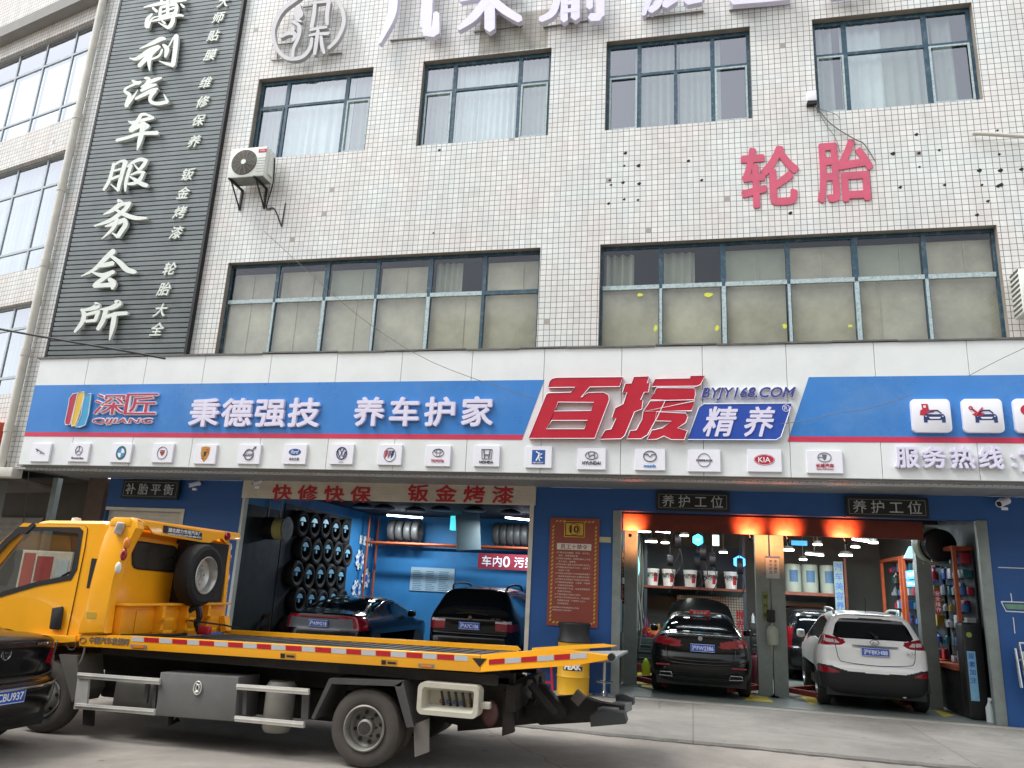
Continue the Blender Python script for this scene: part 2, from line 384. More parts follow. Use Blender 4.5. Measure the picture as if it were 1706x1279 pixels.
# ================================================================ ground
YT, YL, YF = 13.60, 15.00, 13.30      # tiled wall, lower shop wall, signboard front
YB_L, YB_R = 22.4, 23.2               # back walls of the two workshop halls
def road_mat(name,c,c2,cracks,joint=0):
    m=mat(name,c,.9,0,.10,.7,bump=.35,bscale=90,dirt_sheen=.6,dirt_sheenc=c2); t=m.node_tree; b=t.nodes['Principled BSDF']
    src=b.inputs['Base Color'].links[0].from_socket
    tc=t.nodes.new('ShaderNodeTexCoord'); nz=t.nodes.new('ShaderNodeTexNoise'); nz.inputs['Scale'].default_value=140; nz.inputs['Detail'].default_value=3
    t.links.new(tc.outputs['Object'],nz.inputs['Vector'])
    mr=t.nodes.new('ShaderNodeMapRange'); mr.inputs['From Min'].default_value=.35; mr.inputs['From Max'].default_value=.65; mr.inputs['To Min'].default_value=.78; mr.inputs['To Max'].default_value=1.16
    t.links.new(nz.outputs[0],mr.inputs['Value']); s=t.nodes.new('ShaderNodeVectorMath'); s.operation='SCALE'; t.links.new(src,s.inputs[0]); t.links.new(mr.outputs[0],s.inputs['Scale'])
    out=s.outputs[0]
    if cracks:
        n0=t.nodes.new('ShaderNodeTexNoise'); n0.inputs['Scale'].default_value=2.5; n0.inputs['Detail'].default_value=5; t.links.new(tc.outputs['Object'],n0.inputs['Vector'])
        mx=t.nodes.new('ShaderNodeMix'); mx.data_type='VECTOR'; mx.inputs[0].default_value=.22; t.links.new(tc.outputs['Object'],mx.inputs[4]); t.links.new(n0.outputs[1],mx.inputs[5])
        vo=t.nodes.new('ShaderNodeTexVoronoi'); vo.feature='DISTANCE_TO_EDGE'; vo.inputs['Scale'].default_value=.16; t.links.new(mx.outputs[1],vo.inputs['Vector'])
        m4=t.nodes.new('ShaderNodeMapRange'); m4.inputs['From Min'].default_value=.0; m4.inputs['From Max'].default_value=.0025; m4.inputs['To Min'].default_value=.62; t.links.new(vo.outputs['Distance'],m4.inputs['Value'])
        s2=t.nodes.new('ShaderNodeVectorMath'); s2.operation='SCALE'; t.links.new(out,s2.inputs[0]); t.links.new(m4.outputs[0],s2.inputs['Scale']); out=s2.outputs[0]
    # big soft stains, oil spots and (on the forecourt) cast joints
    n5=t.nodes.new('ShaderNodeTexNoise'); n5.inputs['Scale'].default_value=.55; n5.inputs['Detail'].default_value=9; n5.inputs['Roughness'].default_value=.72; n5.inputs['Distortion'].default_value=.6; t.links.new(tc.outputs['Object'],n5.inputs['Vector'])
    m5=t.nodes.new('ShaderNodeMapRange'); m5.inputs['From Min'].default_value=.36; m5.inputs['From Max'].default_value=.62; m5.inputs['To Min'].default_value=.72; m5.inputs['To Max'].default_value=1.08; t.links.new(n5.outputs[0],m5.inputs['Value'])
    s5=t.nodes.new('ShaderNodeVectorMath'); s5.operation='SCALE'; t.links.new(out,s5.inputs[0]); t.links.new(m5.outputs[0],s5.inputs['Scale']); out=s5.outputs[0]
    v6=t.nodes.new('ShaderNodeTexVoronoi'); v6.inputs['Scale'].default_value=2.2; t.links.new(tc.outputs['Object'],v6.inputs['Vector'])
    m6=t.nodes.new('ShaderNodeMapRange'); m6.inputs['From Min'].default_value=.04; m6.inputs['From Max'].default_value=.10; m6.inputs['To Min'].default_value=.62; t.links.new(v6.outputs['Distance'],m6.inputs['Value'])
    s6=t.nodes.new('ShaderNodeVectorMath'); s6.operation='SCALE'; t.links.new(out,s6.inputs[0]); t.links.new(m6.outputs[0],s6.inputs['Scale']); out=s6.outputs[0]
    if joint:
        bj=t.nodes.new('ShaderNodeTexBrick'); bj.offset=0; bj.inputs['Scale'].default_value=1; bj.inputs['Brick Width'].default_value=joint; bj.inputs['Row Height'].default_value=joint*.62; bj.inputs['Mortar Size'].default_value=.012
        bj.inputs['Color1'].default_value=(1,1,1,1); bj.inputs['Color2'].default_value=(.9,.9,.9,1); bj.inputs['Mortar'].default_value=(.66,.66,.66,1); t.links.new(tc.outputs['Object'],bj.inputs['Vector'])
        mj=t.nodes.new('ShaderNodeMix'); mj.data_type='RGBA'; mj.blend_type='MULTIPLY'; mj.inputs[0].default_value=1; t.links.new(out,mj.inputs[6]); t.links.new(bj.outputs[0],mj.inputs[7]); out=mj.outputs[2]
    t.links.new(out,b.inputs['Base Color']); return m
M_road = road_mat('worn_concrete_road','958f86',(.14,.13,.12),True)
M_apron = road_mat('concrete_apron','8f8c85',(.16,.15,.135),True,3.3)
mb=MB(); mb.poly([(-150,-150,0),(150,-150,0),(150,150,0),(-150,150,0)]); tag(mb.build('road',M_road,local=True),None,None,kind='structure')
# forecourt: a slab from the road edge to the threshold, with a broken front edge
mb=MB(); top=[];bot=[]
rng=random.Random(3)
for i in range(121):
    x=-14+i*.2; y=11.02-.055*(x-.9)/3.2*1.0+rng.uniform(-.025,.025)+.03*math.sin(x*2.1)
    top.append((x,y,.035)); bot.append((x,y-.015,-.01))
for i in range(120):
    mb.poly([bot[i],bot[i+1],top[i+1],top[i]]); mb.poly([top[i],top[i+1],(top[i+1][0],YL+.05,.04),(top[i][0],YL+.05,.04)])
tag(mb.build('pavement',M_apron,local=True),None,None,kind='structure')
mb=MB(); rng=random.Random(9); pa=None
for i in range(241):
    x=-14+i*.1; y=11.02-.055*(x-.9)/3.2+.03*math.sin(x*2.1); q=(Vector((x,y-.05-rng.uniform(0,.06)-.03*math.sin(x*1.3),.004)),Vector((x,y+.03,.004)))
    if pa: mb.poly([pa[0],q[0],q[1],pa[1]])
    pa=q
tag(mb.build('road_edge',mat('gutter_dirt',(.06,.055,.05),.95,0,.4,9),local=True),None,None,kind='structure')
mb=MB(); mb.box(-12.9,9,YL-.32,YL-.1,.03,.046); tag(mb.build('pavement_edge',mat('threshold_concrete','a09c92',.8,0,.15,3),local=True),None,None,kind='structure')
mb=MB(); mb.box(-9.5,5.1,YL+.05,24,-.05,.045); tag(mb.build('garage_floor',M_floor,local=True),None,None,kind='structure')
mb=MB()
for q in ([(1035,1141),(1062,1120),(1092,1120),(1092,1146)],[(1248,1156),(1272,1156),(1290,1170),(1240,1167)],[(1318,1146),(1336,1146),(1362,1166),(1360,1174),(1350,1174)],[(1552,1180),(1564,1180),(1590,1192),(1572,1194)],[(1470,1160),(1500,1160),(1530,1176),(1500,1176)]):
    mb.poly([atZ(x,y,.0495) for x,y in q])
tag(mb.build('floor_marking',M_yellowl,local=True),None,None,kind='structure')
# ================================================================ walls with openings
def wall(mb, x0,x1,z0,z1,Y0,Y1,holes):
    xs=sorted({x0,x1,*[h[0] for h in holes],*[h[1] for h in holes]}); zs=sorted({z0,z1,*[h[2] for h in holes],*[h[3] for h in holes]})
    xs=[x for x in xs if x0<=x<=x1]; zs=[z for z in zs if z0<=z<=z1]
    def solid(i,j):
        if i<0 or j<0 or i>=len(xs)-1 or j>=len(zs)-1: return False
        cx=(xs[i]+xs[i+1])/2; cz=(zs[j]+zs[j+1])/2
        return not any(h[0]<cx<h[1] and h[2]<cz<h[3] for h in holes)
    for i in range(len(xs)-1):
        for j in range(len(zs)-1):
            if not solid(i,j): continue
            a,b,c,d=xs[i],xs[i+1],zs[j],zs[j+1]
            mb.poly([(a,Y0,c),(b,Y0,c),(b,Y0,d),(a,Y0,d)]); mb.poly([(a,Y1,c),(a,Y1,d),(b,Y1,d),(b,Y1,c)])
            if not solid(i-1,j): mb.poly([(a,Y0,c),(a,Y0,d),(a,Y1,d),(a,Y1,c)])
            if not solid(i+1,j): mb.poly([(b,Y0,c),(b,Y1,c),(b,Y1,d),(b,Y0,d)])
            if not solid(i,j-1): mb.poly([(a,Y0,c),(a,Y1,c),(b,Y1,c),(b,Y0,c)])
            if not solid(i,j+1): mb.poly([(a,Y0,d),(b,Y0,d),(b,Y1,d),(a,Y1,d)])
    bmesh.ops.remove_doubles(mb.bm, verts=mb.bm.verts, dist=1e-5)
B = thing('shop_building','four-storey shop building clad in small cream tiles above a blue ground floor','building',(-2,YT,0))
def rect(p,q,Y=YT): a=at(*p,Y); b=at(*q,Y); return (a.x,b.x,b.z,a.z)
XP = at(176,30,YT).x - .05            # left end of the tiled wall, behind the drainpipe
zt=at(1010.5,69,YT).z; zb=at(1008.6,217,YT).z; zlt=at(1000,407,YT).z; zlb=5.45
W1=(at(431.7,131.4,YT).x,at(623,110.7,YT).x,zb,zt); W2=(at(705.6,101.4,YT).x,at(919.2,79.6,YT).x,zb,zt)
W3=(at(1010.5,68.7,YT).x,at(1249.2,43.2,YT).x,zb,zt); W4=(at(1352.4,33,YT).x,at(1618.6,4.5,YT).x,zb,zt)
A1=(at(381,435.6,YT).x,at(900.8,411.3,YT).x,zlb,zlt); A2=(at(1000,407,YT).x,at(1660,371.6,YT).x,zlb,zlt)
mb=MB(); wall(mb,XP,9.5,3.74,19,YT,YT+.24,[W1,W2,W3,W4,A1,A2]); mb.build('tiled_wall',M_tile,B)
# rendered reveals: thin plaster liners a few millimetres inside each opening
def liner(h,d0,d1):
    mb=MB(); x0,x1,z0,z1=h; t=.004
    mb.box(x0+.001,x0+t,YT+d0,YT+d1,z0+t,z1-t); mb.box(x1-t,x1-.001,YT+d0,YT+d1,z0+t,z1-t); mb.box(x0+t,x1-t,YT+d0,YT+d1,z1-t,z1-.001); mb.box(x0+t,x1-t,YT+d0,YT+d1,z0+.001,z0+t)
    return mb
def curtain(x0,x1,z0,z1,Y,m,par,amp=.035,wl=.17):
    wl*=random.uniform(.7,1.5); amp*=random.uniform(.7,1.5); mb=MB(); n=max(8,int((x1-x0)/.025)); ph=x0*3; vs_=[]
    for i in range(n+1):
        x=x0+(x1-x0)*i/n; y=Y+amp*math.sin(x*2*math.pi/wl+ph+1.3*math.sin(x*5+ph))+amp*.4*math.sin(x*41)
        vs_.append((mb.bm.verts.new((x,y,z0)),mb.bm.verts.new((x,y+.01,z1))))
    for a,b in zip(vs_,vs_[1:]): mb.bm.faces.new((a[0],b[0],b[1],a[1]))
    return mb.build('curtain',m,par,ang=80)
def back_room(h, par, depth=.9):
    x0,x1,z0,z1=h; Y=YT+.245
    mb=MB()
    mb.poly([(x0-.3,Y+depth,z0-.1),(x1+.3,Y+depth,z0-.1),(x1+.3,Y+depth,z1+.2),(x0-.3,Y+depth,z1+.2)])
    mb.poly([(x0-.3,Y,z1+.2),(x1+.3,Y,z1+.2),(x1+.3,Y+depth,z1+.2),(x0-.3,Y+depth,z1+.2)])
    mb.poly([(x0-.3,Y,z0-.1),(x1+.3,Y,z0-.1),(x1+.3,Y+depth,z0-.1),(x0-.3,Y+depth,z0-.1)])
    for x in (x0-.3,x1+.3): mb.poly([(x,Y,z0-.1),(x,Y+depth,z0-.1),(x,Y+depth,z1+.2),(x,Y,z1+.2)])
    mb.build('room_interior',M_dark,par)
def upper_window(h, cols, tr, curtains, worn, label, mid=None):
    x0,x1,z0,z1=h; Wd=x1-x0; Hh=z1-z0; Yw=YT+.135
    mb=liner(h,.002,.236); win=mb.build('window',M_conc,B); win['label']=label
    fm=MB(); f=.07; d=.05; zt_=z1-Hh*tr
    a=[x0]+[x0+Wd*c for c in cols]+[x1]
    fm.box(x0+.005,x0+f,Yw,Yw+d,z0+.005,z1-.005); fm.box(x1-f,x1-.005,Yw,Yw+d,z0+.005,z1-.005)
    fm.box(x0+f,x1-f,Yw,Yw+d,z1-f-.02,z1-.005); fm.box(x0+f,x1-f,Yw,Yw+d,z0+.005,z0+f)
    for c in a[1:-1]: fm.box(c-.042,c+.042,Yw-.004,Yw+d-.003,z0+f,z1-f-.02)
    for i in range(len(a)-1):
        l=a[i]+(f if i==0 else .035); r=a[i+1]-(f if i==len(a)-2 else .035)
        fm.box(l,r,Yw-.002,Yw+d-.004,zt_-.03,zt_+.03)
    if mid: c=x0+Wd*mid; fm.box(c-.035,c+.035,Yw,Yw+d,z0+f,zt_-.03); fm.box(c-.02,c+.02,Yw,Yw+d,zt_+.03,z1-f-.02)
    fm.build('frame',M_frame,win)
    for side,i in (('l',0),('r',len(a)-2)):        # opening sashes, paint worn to bare metal
        l=a[i]+(f if i==0 else .037); r=a[i+1]-(f if i else .037); s=MB(); w_=.035; zz=zt_-.032
        s.box(l,l+w_,Yw-.02,Yw-.003,z0+f,zz); s.box(r-w_,r,Yw-.02,Yw-.003,z0+f,zz); s.box(l+w_,r-w_,Yw-.02,Yw-.003,zz-w_,zz); s.box(l+w_,r-w_,Yw-.02,Yw-.003,z0+f,z0+f+w_)
        s.build('sash',M_framew if side in worn else M_frame,win)
    g=MB(); g.poly([(x0+.03,Yw+.025,z0+.03),(x1-.03,Yw+.025,z0+.03),(x1-.03,Yw+.025,z1-.03),(x0+.03,Yw+.025,z1-.03)]); g.build('pane',M_glass,win)
    for (c0,c1,m) in curtains: curtain(x0+Wd*c0,x0+Wd*c1,z0-.05,z1+.02,YT+.34,m,win)
    back_room(h,win)
upper_window(W1,(.25,.77),.33,[(.0,.2,M_curtg),(.22,.8,M_curt),(.8,1,M_curtg)],'r','leftmost upper window, its sill partly behind the air conditioner')
upper_window(W2,(.25,.76),.34,[(.0,.2,M_curtg),(.22,.77,M_curt),(.74,1,M_curtg)],'lr','upper window with white curtain drawn across its middle')
upper_window(W3,(.235,.745),.37,[(.20,.50,M_curtg),(.52,.8,M_curtg)],'lr','upper window with dark side sash and grey curtains either side of a mullion',mid=.49)
upper_window(W4,(.21,.715),.36,[(.0,.14,M_curtg),(.19,.46,M_curt),(.46,.76,M_curtg),(.78,.9,M_curtg)],'lr','rightmost upper window, half white and half grey curtain')
def strip_window(h,n,label,wornset,dark=()):
    x0,x1,z0,z1=h; Yw=YT+.13; d=.05; win=liner(h,.002,.236).build('window',M_conc,B); win['label']=label
    zr=z1-(z1-z0)*.30; fm=MB(); wn=MB(); f=.05
    fm.box(x0+.005,x0+f,Yw,Yw+d,z0,z1-.005); fm.box(x1-f,x1-.005,Yw,Yw+d,z0,z1-.005); fm.box(x0+f,x1-f,Yw,Yw+d,z1-.07,z1-.005)
    for i in range(n):
        l=x0+(x1-x0)*i/n+.03; r=x0+(x1-x0)*(i+1)/n-.03
        (wn if i in wornset or i%2==0 else fm).box(l+(f-.03 if i==0 else 0),r-(f-.03 if i==n-1 else 0),Yw-.012,Yw+d-.015,zr-.06,zr+.022)
        if i: 
            c=x0+(x1-x0)*i/n; wdt=.075 if i%2==0 else .05
            (wn if i%2==0 or i in wornset else fm).box(c-wdt/2,c+wdt/2,Yw-.016,Yw+d-.02,z0,zr-.061)
            fm.box(c-wdt/2-.012,c+wdt/2+.012,Yw-.002,Yw+d,z0,z1-.07)
    fm.build('frame',M_frame,win); wn.build('sash',M_framew,win)
    g=MB(); g.poly([(x0+.03,Yw+.025,z0),(x1-.03,Yw+.025,z0),(x1-.03,Yw+.025,z1-.03),(x0+.03,Yw+.025,z1-.03)]); g.build('pane',M_glassd,win)
    rr=random.Random(n+int(x0))
    for i in range(n):
        l=x0+(x1-x0)*i/n; r=x0+(x1-x0)*(i+1)/n; y=YT+.21+.004*i
        b=MB(); b.box(l+.02,r-rr.uniform(.0,.07),y,y+.008,z0-.1,zr-.0)
        if rr.random()<.7: s=l+(r-l)*rr.uniform(.3,.75); b.box(s,s+rr.uniform(.02,.05),y-.012,y-.002,z0-.1,zr)
        b.build('board',M_board,win)
        if i not in dark:
            t=MB(); y2=YT+.3; t.box(l+.03,r-.03,y2,y2+.01,zr+.03,z1-rr.uniform(.12,.2)); 
            s=l+(r-l)*rr.uniform(.4,.7); t.box(s,s+.03,y2-.02,y2-.002,zr,z1-.2); t.build('upper_board',M_board if rr.random()<.6 else M_curtg,win)
        else: curtain(l+.05,l+(r-l)*.55,zr,z1-.1,YT+.33,M_curtg,win)
    back_room((x0,x1,z0,z1),win,.7)
    return win
wA=strip_window(A1,6,'lower strip window of six panes above the slogan, backed with beige boards',{1,3},dark=(4,))
wB=strip_window(A2,6,'lower strip window of six panes with yellow paper scraps stuck to the glass',{1,2,3,5},dark=(0,1))
M_ylw=mat('yellow_paper','cfd64e',.7,0,.05,4)
for px,py,sx,sy in ((1066,491,6,4),(1180,491,9,6),(1092,547,4,6),(1194,546,5,6),(1308,543,5,5),(1416,543,4,4)):
    y=YT+.13-.022; c=at(px,py,y); k=.0095; rr=random.Random(px); mb=MB()
    mb.prism([c+Vector((math.cos(t*.785+px)*sx*k*rr.uniform(.55,1.25),0,math.sin(t*.785+px)*sy*k*rr.uniform(.5,1.3))) for t in range(8)],(0,.003,0)); mb.build('paper_scrap',M_ylw,wB)
# drilled holes left by old letters
M_hole=mat('drill_hole','2a2724',.9,0,0); hp=[(1042,255),(1040,276),(1064,276),(1016,300),(1018,308),(1038,304),(1065,306),(1040,332),(1063,333),(1014,339),(1147,268),(1169,300),(1531,255),(1565,250),(1532,278),(1488,256),(1574,308),(1500,312),(1636,308),(1663,310),(1668,308),(1665,257),(1667,284),(1632,284),(1702,282),(1646,335),(1317,355),(1527,224),(1662,217),(1628,358),(732,250),(722,388)]
h0=None
for i,(px,py) in enumerate(hp):
    c=at(px,py,YT-.004)
    if h0 is None:
        mb=MB(); rr=random.Random(5); mb.prism([c+Vector((math.cos(t*.7)*.036*rr.uniform(.6,1.2),0,math.sin(t*.7)*.036*rr.uniform(.6,1.2))) for t in range(9)],(0,.003,0)); h0=mb.build('drill_hole',M_hole,B); c0=c
    else:
        o=h0.copy(); COL.objects.link(o); o.parent=B; o.location=c-c0; k=random.Random(i).uniform(.55,1.15)
        o.location=(c-ORG['shop_building'])-(c0-ORG['shop_building'])*k; o.scale=(k,1,k); o.location.y=c.y-c0.y
# patch of bare render under the old letters
mb=MB(); a=at(800,55,YT-.003); b=at(912,78,YT-.003); mb.box(a.x,b.x,YT-.003,YT+.002,b.z,a.z+.4); mb.build('bare_render_patch',tile_mat('dirty_tile',(.42,.39,.34),(.38,.36,.31),(.2,.17,.14)),B)
# ---------------------------------------------------------------- ground floor
ZC=3.76
LB=(-9.36,-3.0,-.2,3.74); RB=(-1.33,4.86,-.2,3.34); SD=(-12.72,-10.76,-.2,3.1)
mb=MB(); wall(mb,-12.75,9.5,-.1,ZC,YL,YL+.2,[LB,RB,SD]); gw=mb.build('ground_floor_wall',M_blue,B)
mb=MB(); mb.box(SD[0],SD[1],YL+.1,YL+.14,0,SD[3])
for i in range(38): mb.box(SD[0]+.02,SD[1]-.02,YL+.085,YL+.1,.02+i*.08,.02+i*.08+.06)
mb.build('closed_shutter',M_shut,B)
mb=MB()
mb.box(SD[1]-.05,SD[1]+.03,YL-.02,YL-.002,0,SD[3]+.02); mb.box(SD[0],SD[1]-.05,YL-.02,YL-.002,SD[3]-.05,SD[3]+.02); mb.build('shutter_frame',M_shut,B)
def room(name,x0,x1,y1,m_wall,par):
    z0,z1=.0,ZC
    for nm,pts in (('side_wall',[(x0,YL+.2,z0),(x0,y1,z0),(x0,y1,z1),(x0,YL+.2,z1)]),('side_wall',[(x1,YL+.2,z0),(x1,y1,z0),(x1,y1,z1),(x1,YL+.2,z1)]),('back_wall',[(x0,y1,z0),(x1,y1,z0),(x1,y1,z1),(x0,y1,z1)])):
        mb=MB(); c=Vector(pts[0]); e=[Vector(p) for p in pts]
        d=(Vector((-.1,0,0)) if nm=='side_wall' and abs(e[0].x-x0)<1e-3 else Vector((.1,0,0))) if nm=='side_wall' else Vector((0,.1,0))
        mb.prism(e,d); mb.build(nm,m_wall,par)
    mb=MB(); mb.box(x0-.1,x1+.1,YL+.2,y1+.1,z1,z1+.1); mb.build('ceiling',mat('dark_ceiling','2b2f33',.8,0,.1,2),par)
M_greyw=mat('grey_interior_paint','525a58',.7,0,.12,2,dirt_sheen=.3)
room('hall',-9.45,-2.92,YB_L,M_bluei,B)
room('hall',-1.42,4.98,YB_R,M_greyw,B)
# soffit under the signboard and steel door jambs
mb=MB(); mb.box(-13.7,9.5,YF+.08,YL-.004,ZC,ZC+.06)
for i in range(60):
    x=-13.6+i*.38; mb.box(x,x+.012,YF+.09,YL-.01,ZC-.004,ZC-.0005)
mb.build('soffit',M_soff,B)
mb=MB(); mb.box(-9.36,-9.30,YL-.02,YL+.12,0,3.42); mb.build('door_jamb',mat('pale_jamb','b9bdb5',.5,.1,.1,4),B)
mb=MB(); mb.box(-3.08,-3.0,YL-.02,YL+.12,0,3.42); mb.build('door_jamb',M_shut,B)
mb=MB(); mb.box(-1.45,-1.30,YL-.03,YL+.1,0,3.34); mb.build('door_jamb',M_galv,B)
mb=MB(); mb.box(4.80,4.97,YL-.03,YL+.1,0,3.34,.01); mb.build('door_jamb',M_galv,B)
mb=MB()
for i in range(8): mb.box(-9.36,-2.99,YL-.055-.004*(i%2),YL-.01,3.40+i*.046,3.40+i*.046+.038)
mb.box(-9.38,-2.97,YL-.04,YL-.006,3.395,3.755); sh=mb.build('rolled_shutter',M_shut,B)
for s,p0,p1 in (('快修快保',(455,806),(617,838)),('钣金烤漆',(680,806),(856,840))):
    chars(s,*p0,*p1,YL-.062,.006,M_redp,sh,.022,.28)
# orange bulkhead above the two bays, lit from below by small lamps
mb=MB(); mb.box(-1.3,4.1,YL+.55,YL+.62,3.02,3.34); ob=mb.build('orange_bulkhead',mat('orange_panel','6a2412',.55,0,.3,7),B)
def lamp(kind,loc,e,size=.3,color=(1,1,1),rot=(0,0,0),sy=None,name='ceiling_light_source'):
    l=bpy.data.lights.new(name,kind); l.energy=e; l.color=color
    if kind=='AREA':
        l.size=size
        if sy: l.shape='RECTANGLE'; l.size_y=sy
    elif kind=='SPOT': l.spot_size=R(size); l.spot_blend=.8; l.shadow_soft_size=.04
    else: l.shadow_soft_size=size
    o=bpy.data.objects.new(name,l); COL.objects.link(o); o.location=loc; o.rotation_euler=rot; return o
# ================================================================ neighbouring building, turned away to the left
NA=R(14); NO=Vector((XP-.02,YT+.02,0)); ND=Vector((-math.cos(NA),math.sin(NA),0)); NN=Vector((-math.sin(NA),-math.cos(NA),0))
def atN(px,py,off=0): return atP(px,py,NO+NN*off,NN)
def nu(px,py): p=atN(px,py); return ((p-NO).dot(ND), p.z)
NB=thing('neighbour_building','aged tiled neighbouring building behind the white drainpipe, turned away from the street','building',NO)
NB.rotation_euler=(0,0,-NA)          # local x points right along the wall, y into the building
ORG[NB.name]=Vector((0,0,0))         # children below are built in local coordinates
def nrect(p,q):
    a=nu(*p); b=nu(*q); return (-a[0],-b[0],b[1],a[1])
t1=nu(170,25)[1]; n1=(-nu(0,90)[0]-1.6,-nu(166,60)[0],nu(131,191)[1],t1)
n2=(n1[0],n1[1],nu(83,440)[1],nu(117,246)[1]); n3=(n1[0],n1[1],nu(28,655)[1],nu(58,500)[1])
mb=MB(); wall(mb,-9,0,3.9,24,0,.24,[n1,n2,n3]); mb.build('tiled_wall',M_tileN,NB)
mb=MB(); mb.box(-9,-.02,-.28,-.002,t1+.42,t1+.75); mb.build('eave',mat('grey_eave','8e8c88',.8,0,.15,2),NB)
def nwin(h,label,fr,n=5,bright=True):
    x0,x1,z0,z1=h; win=None
    fm=MB(); Wd=x1-x0; zr=z0+(z1-z0)*.74; zl=z0+(z1-z0)*.2
    fm.box(x0,x0+.05,.12,.17,z0,z1); fm.box(x1-.05,x1,.12,.17,z0,z1); fm.box(x0+.05,x1-.05,.12,.17,z0,z0+.05); fm.box(x0+.05,x1-.05,.12,.17,z1-.05,z1)
    for z in (zr,zl): fm.box(x0+.05,x1-.05,.121,.169,z-.03,z+.03)
    for i in range(1,n): 
        c=x0+Wd*i/n
        for a,b in ((z0+.05,zl-.03),(zl+.03,zr-.03),(zr+.03,z1-.05)): fm.box(c-.03,c+.03,.123,.167,a,b)
    win=fm.build('window',fr,NB); win['label']=label; ORG[win.name]=Vector((0,0,0))
    g=MB(); g.poly([(x0,.145,z0),(x1,.145,z0),(x1,.145,z1),(x0,.145,z1)]); g.build('pane',M_glass,win)
    mb=MB(); 
    for q in ([(x0-.2,1,z0-.2),(x1+.2,1,z0-.2),(x1+.2,1,z1+.2),(x0-.2,1,z1+.2)],[(x0-.2,.245,z1+.2),(x1+.2,.245,z1+.2),(x1+.2,1,z1+.2),(x0-.2,1,z1+.2)],[(x1+.2,.245,z0-.2),(x1+.2,1,z0-.2),(x1+.2,1,z1+.2),(x1+.2,.245,z1+.2)],[(x0-.2,.245,z0-.2),(x1+.2,.245,z0-.2),(x1+.2,1,z0-.2),(x0-.2,1,z0-.2)]): mb.poly(q)
    mb.build('room_interior',M_dark,win)
    if bright:
        mb=MB()
        for i in range(n):
            l=x0+Wd*i/n; mb.box(l+.06,l+Wd/n-.06,.24,.25,zl-.6,zr-.04)
        mb.build('blind',M_curt,win)
    else: curtain(x0+Wd*.35,x1-.1,z0,z1,.4,M_curtg,win)
nwin(n1,'top window with white blinds behind aluminium frames',M_alu)
nwin(n2,'middle window with grey curtains',M_alu,5,False)
nwin(n3,'lower dark window with blue-grey panes',M_alu,5,False)
# shop front under the neighbour: sign band, dark recess, pillar
mb=MB(); mb.box(-9,-.30,-.2,-.01,3.9,nu(10,706)[1]); mb.build('orange_red_fascia',mat('orange_red_sheet','c94f38',.5,0,.08,3),NB)
mb=MB(); mb.box(-9,.0,2.2,2.4,0,3.9); mb.box(-9,.0,.0,2.4,3.76,3.88); mb.build('shop_recess',mat('dingy_wall','4a443d',.9,0,.25,2,dirt_sheen=.5),NB)
mb=MB(); mb.box(-3.6,-1.7,2.1,2.18,0,2.9)
for i in range(20): mb.box(-3.58,-1.72,2.085,2.1,.1+i*.14,.1+i*.14+.1)
mb.build('roller_door',mat('dull_roller','6b6255',.6,.1,.15,4,dirt_sheen=.4),NB)
mb=MB(); mb.box(-.9,-.5,.05,.4,0,3.76); mb.build('pillar',mat('grey_pillar','7c7c78',.8,0,.15,3,dirt_sheen=.4),NB)
mb=MB(); mb.prism([(-.05,-.55,3.72),(-.05,1.3,3.45),(-.05,1.3,3.4),(-.05,-.55,3.66)],(-3.5,0,0)); mb.build('awning',mat('old_awning','5d574f',.8,0,.2,3,dirt_sheen=.4),NB)
mb=MB(); mb.box(XP+.9,XP+1.35,YL-.02,YL+.25,0,3.75); tag(mb.build('brick_pier',mat('brown_pier','5e4f45',.85,0,.25,5,dirt_sheen=.5)),'brown plastered pier beside the closed shutter, left of the blue wall','pillar')
mb=MB(); mb.box(XP+.2,XP+.33,YL-.3,YL-.16,0,3.7); tag(mb.build('steel_post',M_galv),'grey steel post standing in the dark gap left of the blue wall','post')
# drainpipe
dp=thing('drainpipe','long white plastic drainpipe with joint collars running down between the two buildings','drainpipe',(XP,YT-.1,3.7))
mb=MB(); pth=[at(184,-30,YT-.1),at(176,30,YT-.1),at(131,300,YT-.1),at(60,625,YT-.1),at(20,772,YT-.1)]
xx=XP-.02; mb.cyl((xx,YT-.12,3.7),(xx,YT-.12,18),.085,n=16); mb.build('pipe',M_pipe,dp)
for z in (4.5,6.2,8.3,10.2,12.1):
    mb=MB(); mb.cyl((xx,YT-.12,z),(xx,YT-.12,z+.16),.098,n=16); mb.build('collar',M_pipe,dp)
mb=MB(); mb.box(xx-.2,xx+.5,YT-.3,YT-.02,3.52,3.72,.02); mb.build('outlet_box',M_pipe,dp)
# ================================================================ black slatted sign with brush lettering
YS=YT-.10
VS=thing('vertical_sign','tall dark grey slatted sign with white brush-style characters down the wall','sign',(at(200,300,YS).x,YT,6))
sx0=at(140,295,YS).x; sx1=at(357,295,YS).x; M_slat=mat('dark_slats','787e7e',.4,.25,.22,1.1)
mb=MB(); z=at(300,591,YS).z-.3; z0=z
while z<16.9:
    mb.prism([(sx0+.03,YS+.02,z+.012),(sx0+.03,YS-.005,z+.02),(sx0+.03,YS-.012,z+.10),(sx0+.03,YS+.02,z+.108)],(sx1-sx0-.06,0,0)); z+=.112
mb.build('slat_panel',M_slat,VS)
mb=MB(); mb.box(sx0,sx1,YS+.021,YT-.003,z0,17); mb.build('backing_panel',M_black,VS)
mb=MB(); mb.box(sx0-.03,sx0+.028,YS-.02,YT-.003,z0,17); mb.box(sx1-.028,sx1+.03,YS-.02,YT-.003,z0,17); mb.build('sign_frame',M_black,VS)
M_brush=mat('pale_steel_letter','d3d8cf',.35,.1,.06,4)
def zf(ox,oy,sc,Y): return lambda x,y: at(ox+x/sc,oy+y/sc,Y)
f1=zf(200,0,7.108,YS-.06); f2=zf(160,170,7.99,YS-.06); f3=zf(120,320,4.92,YS-.06)
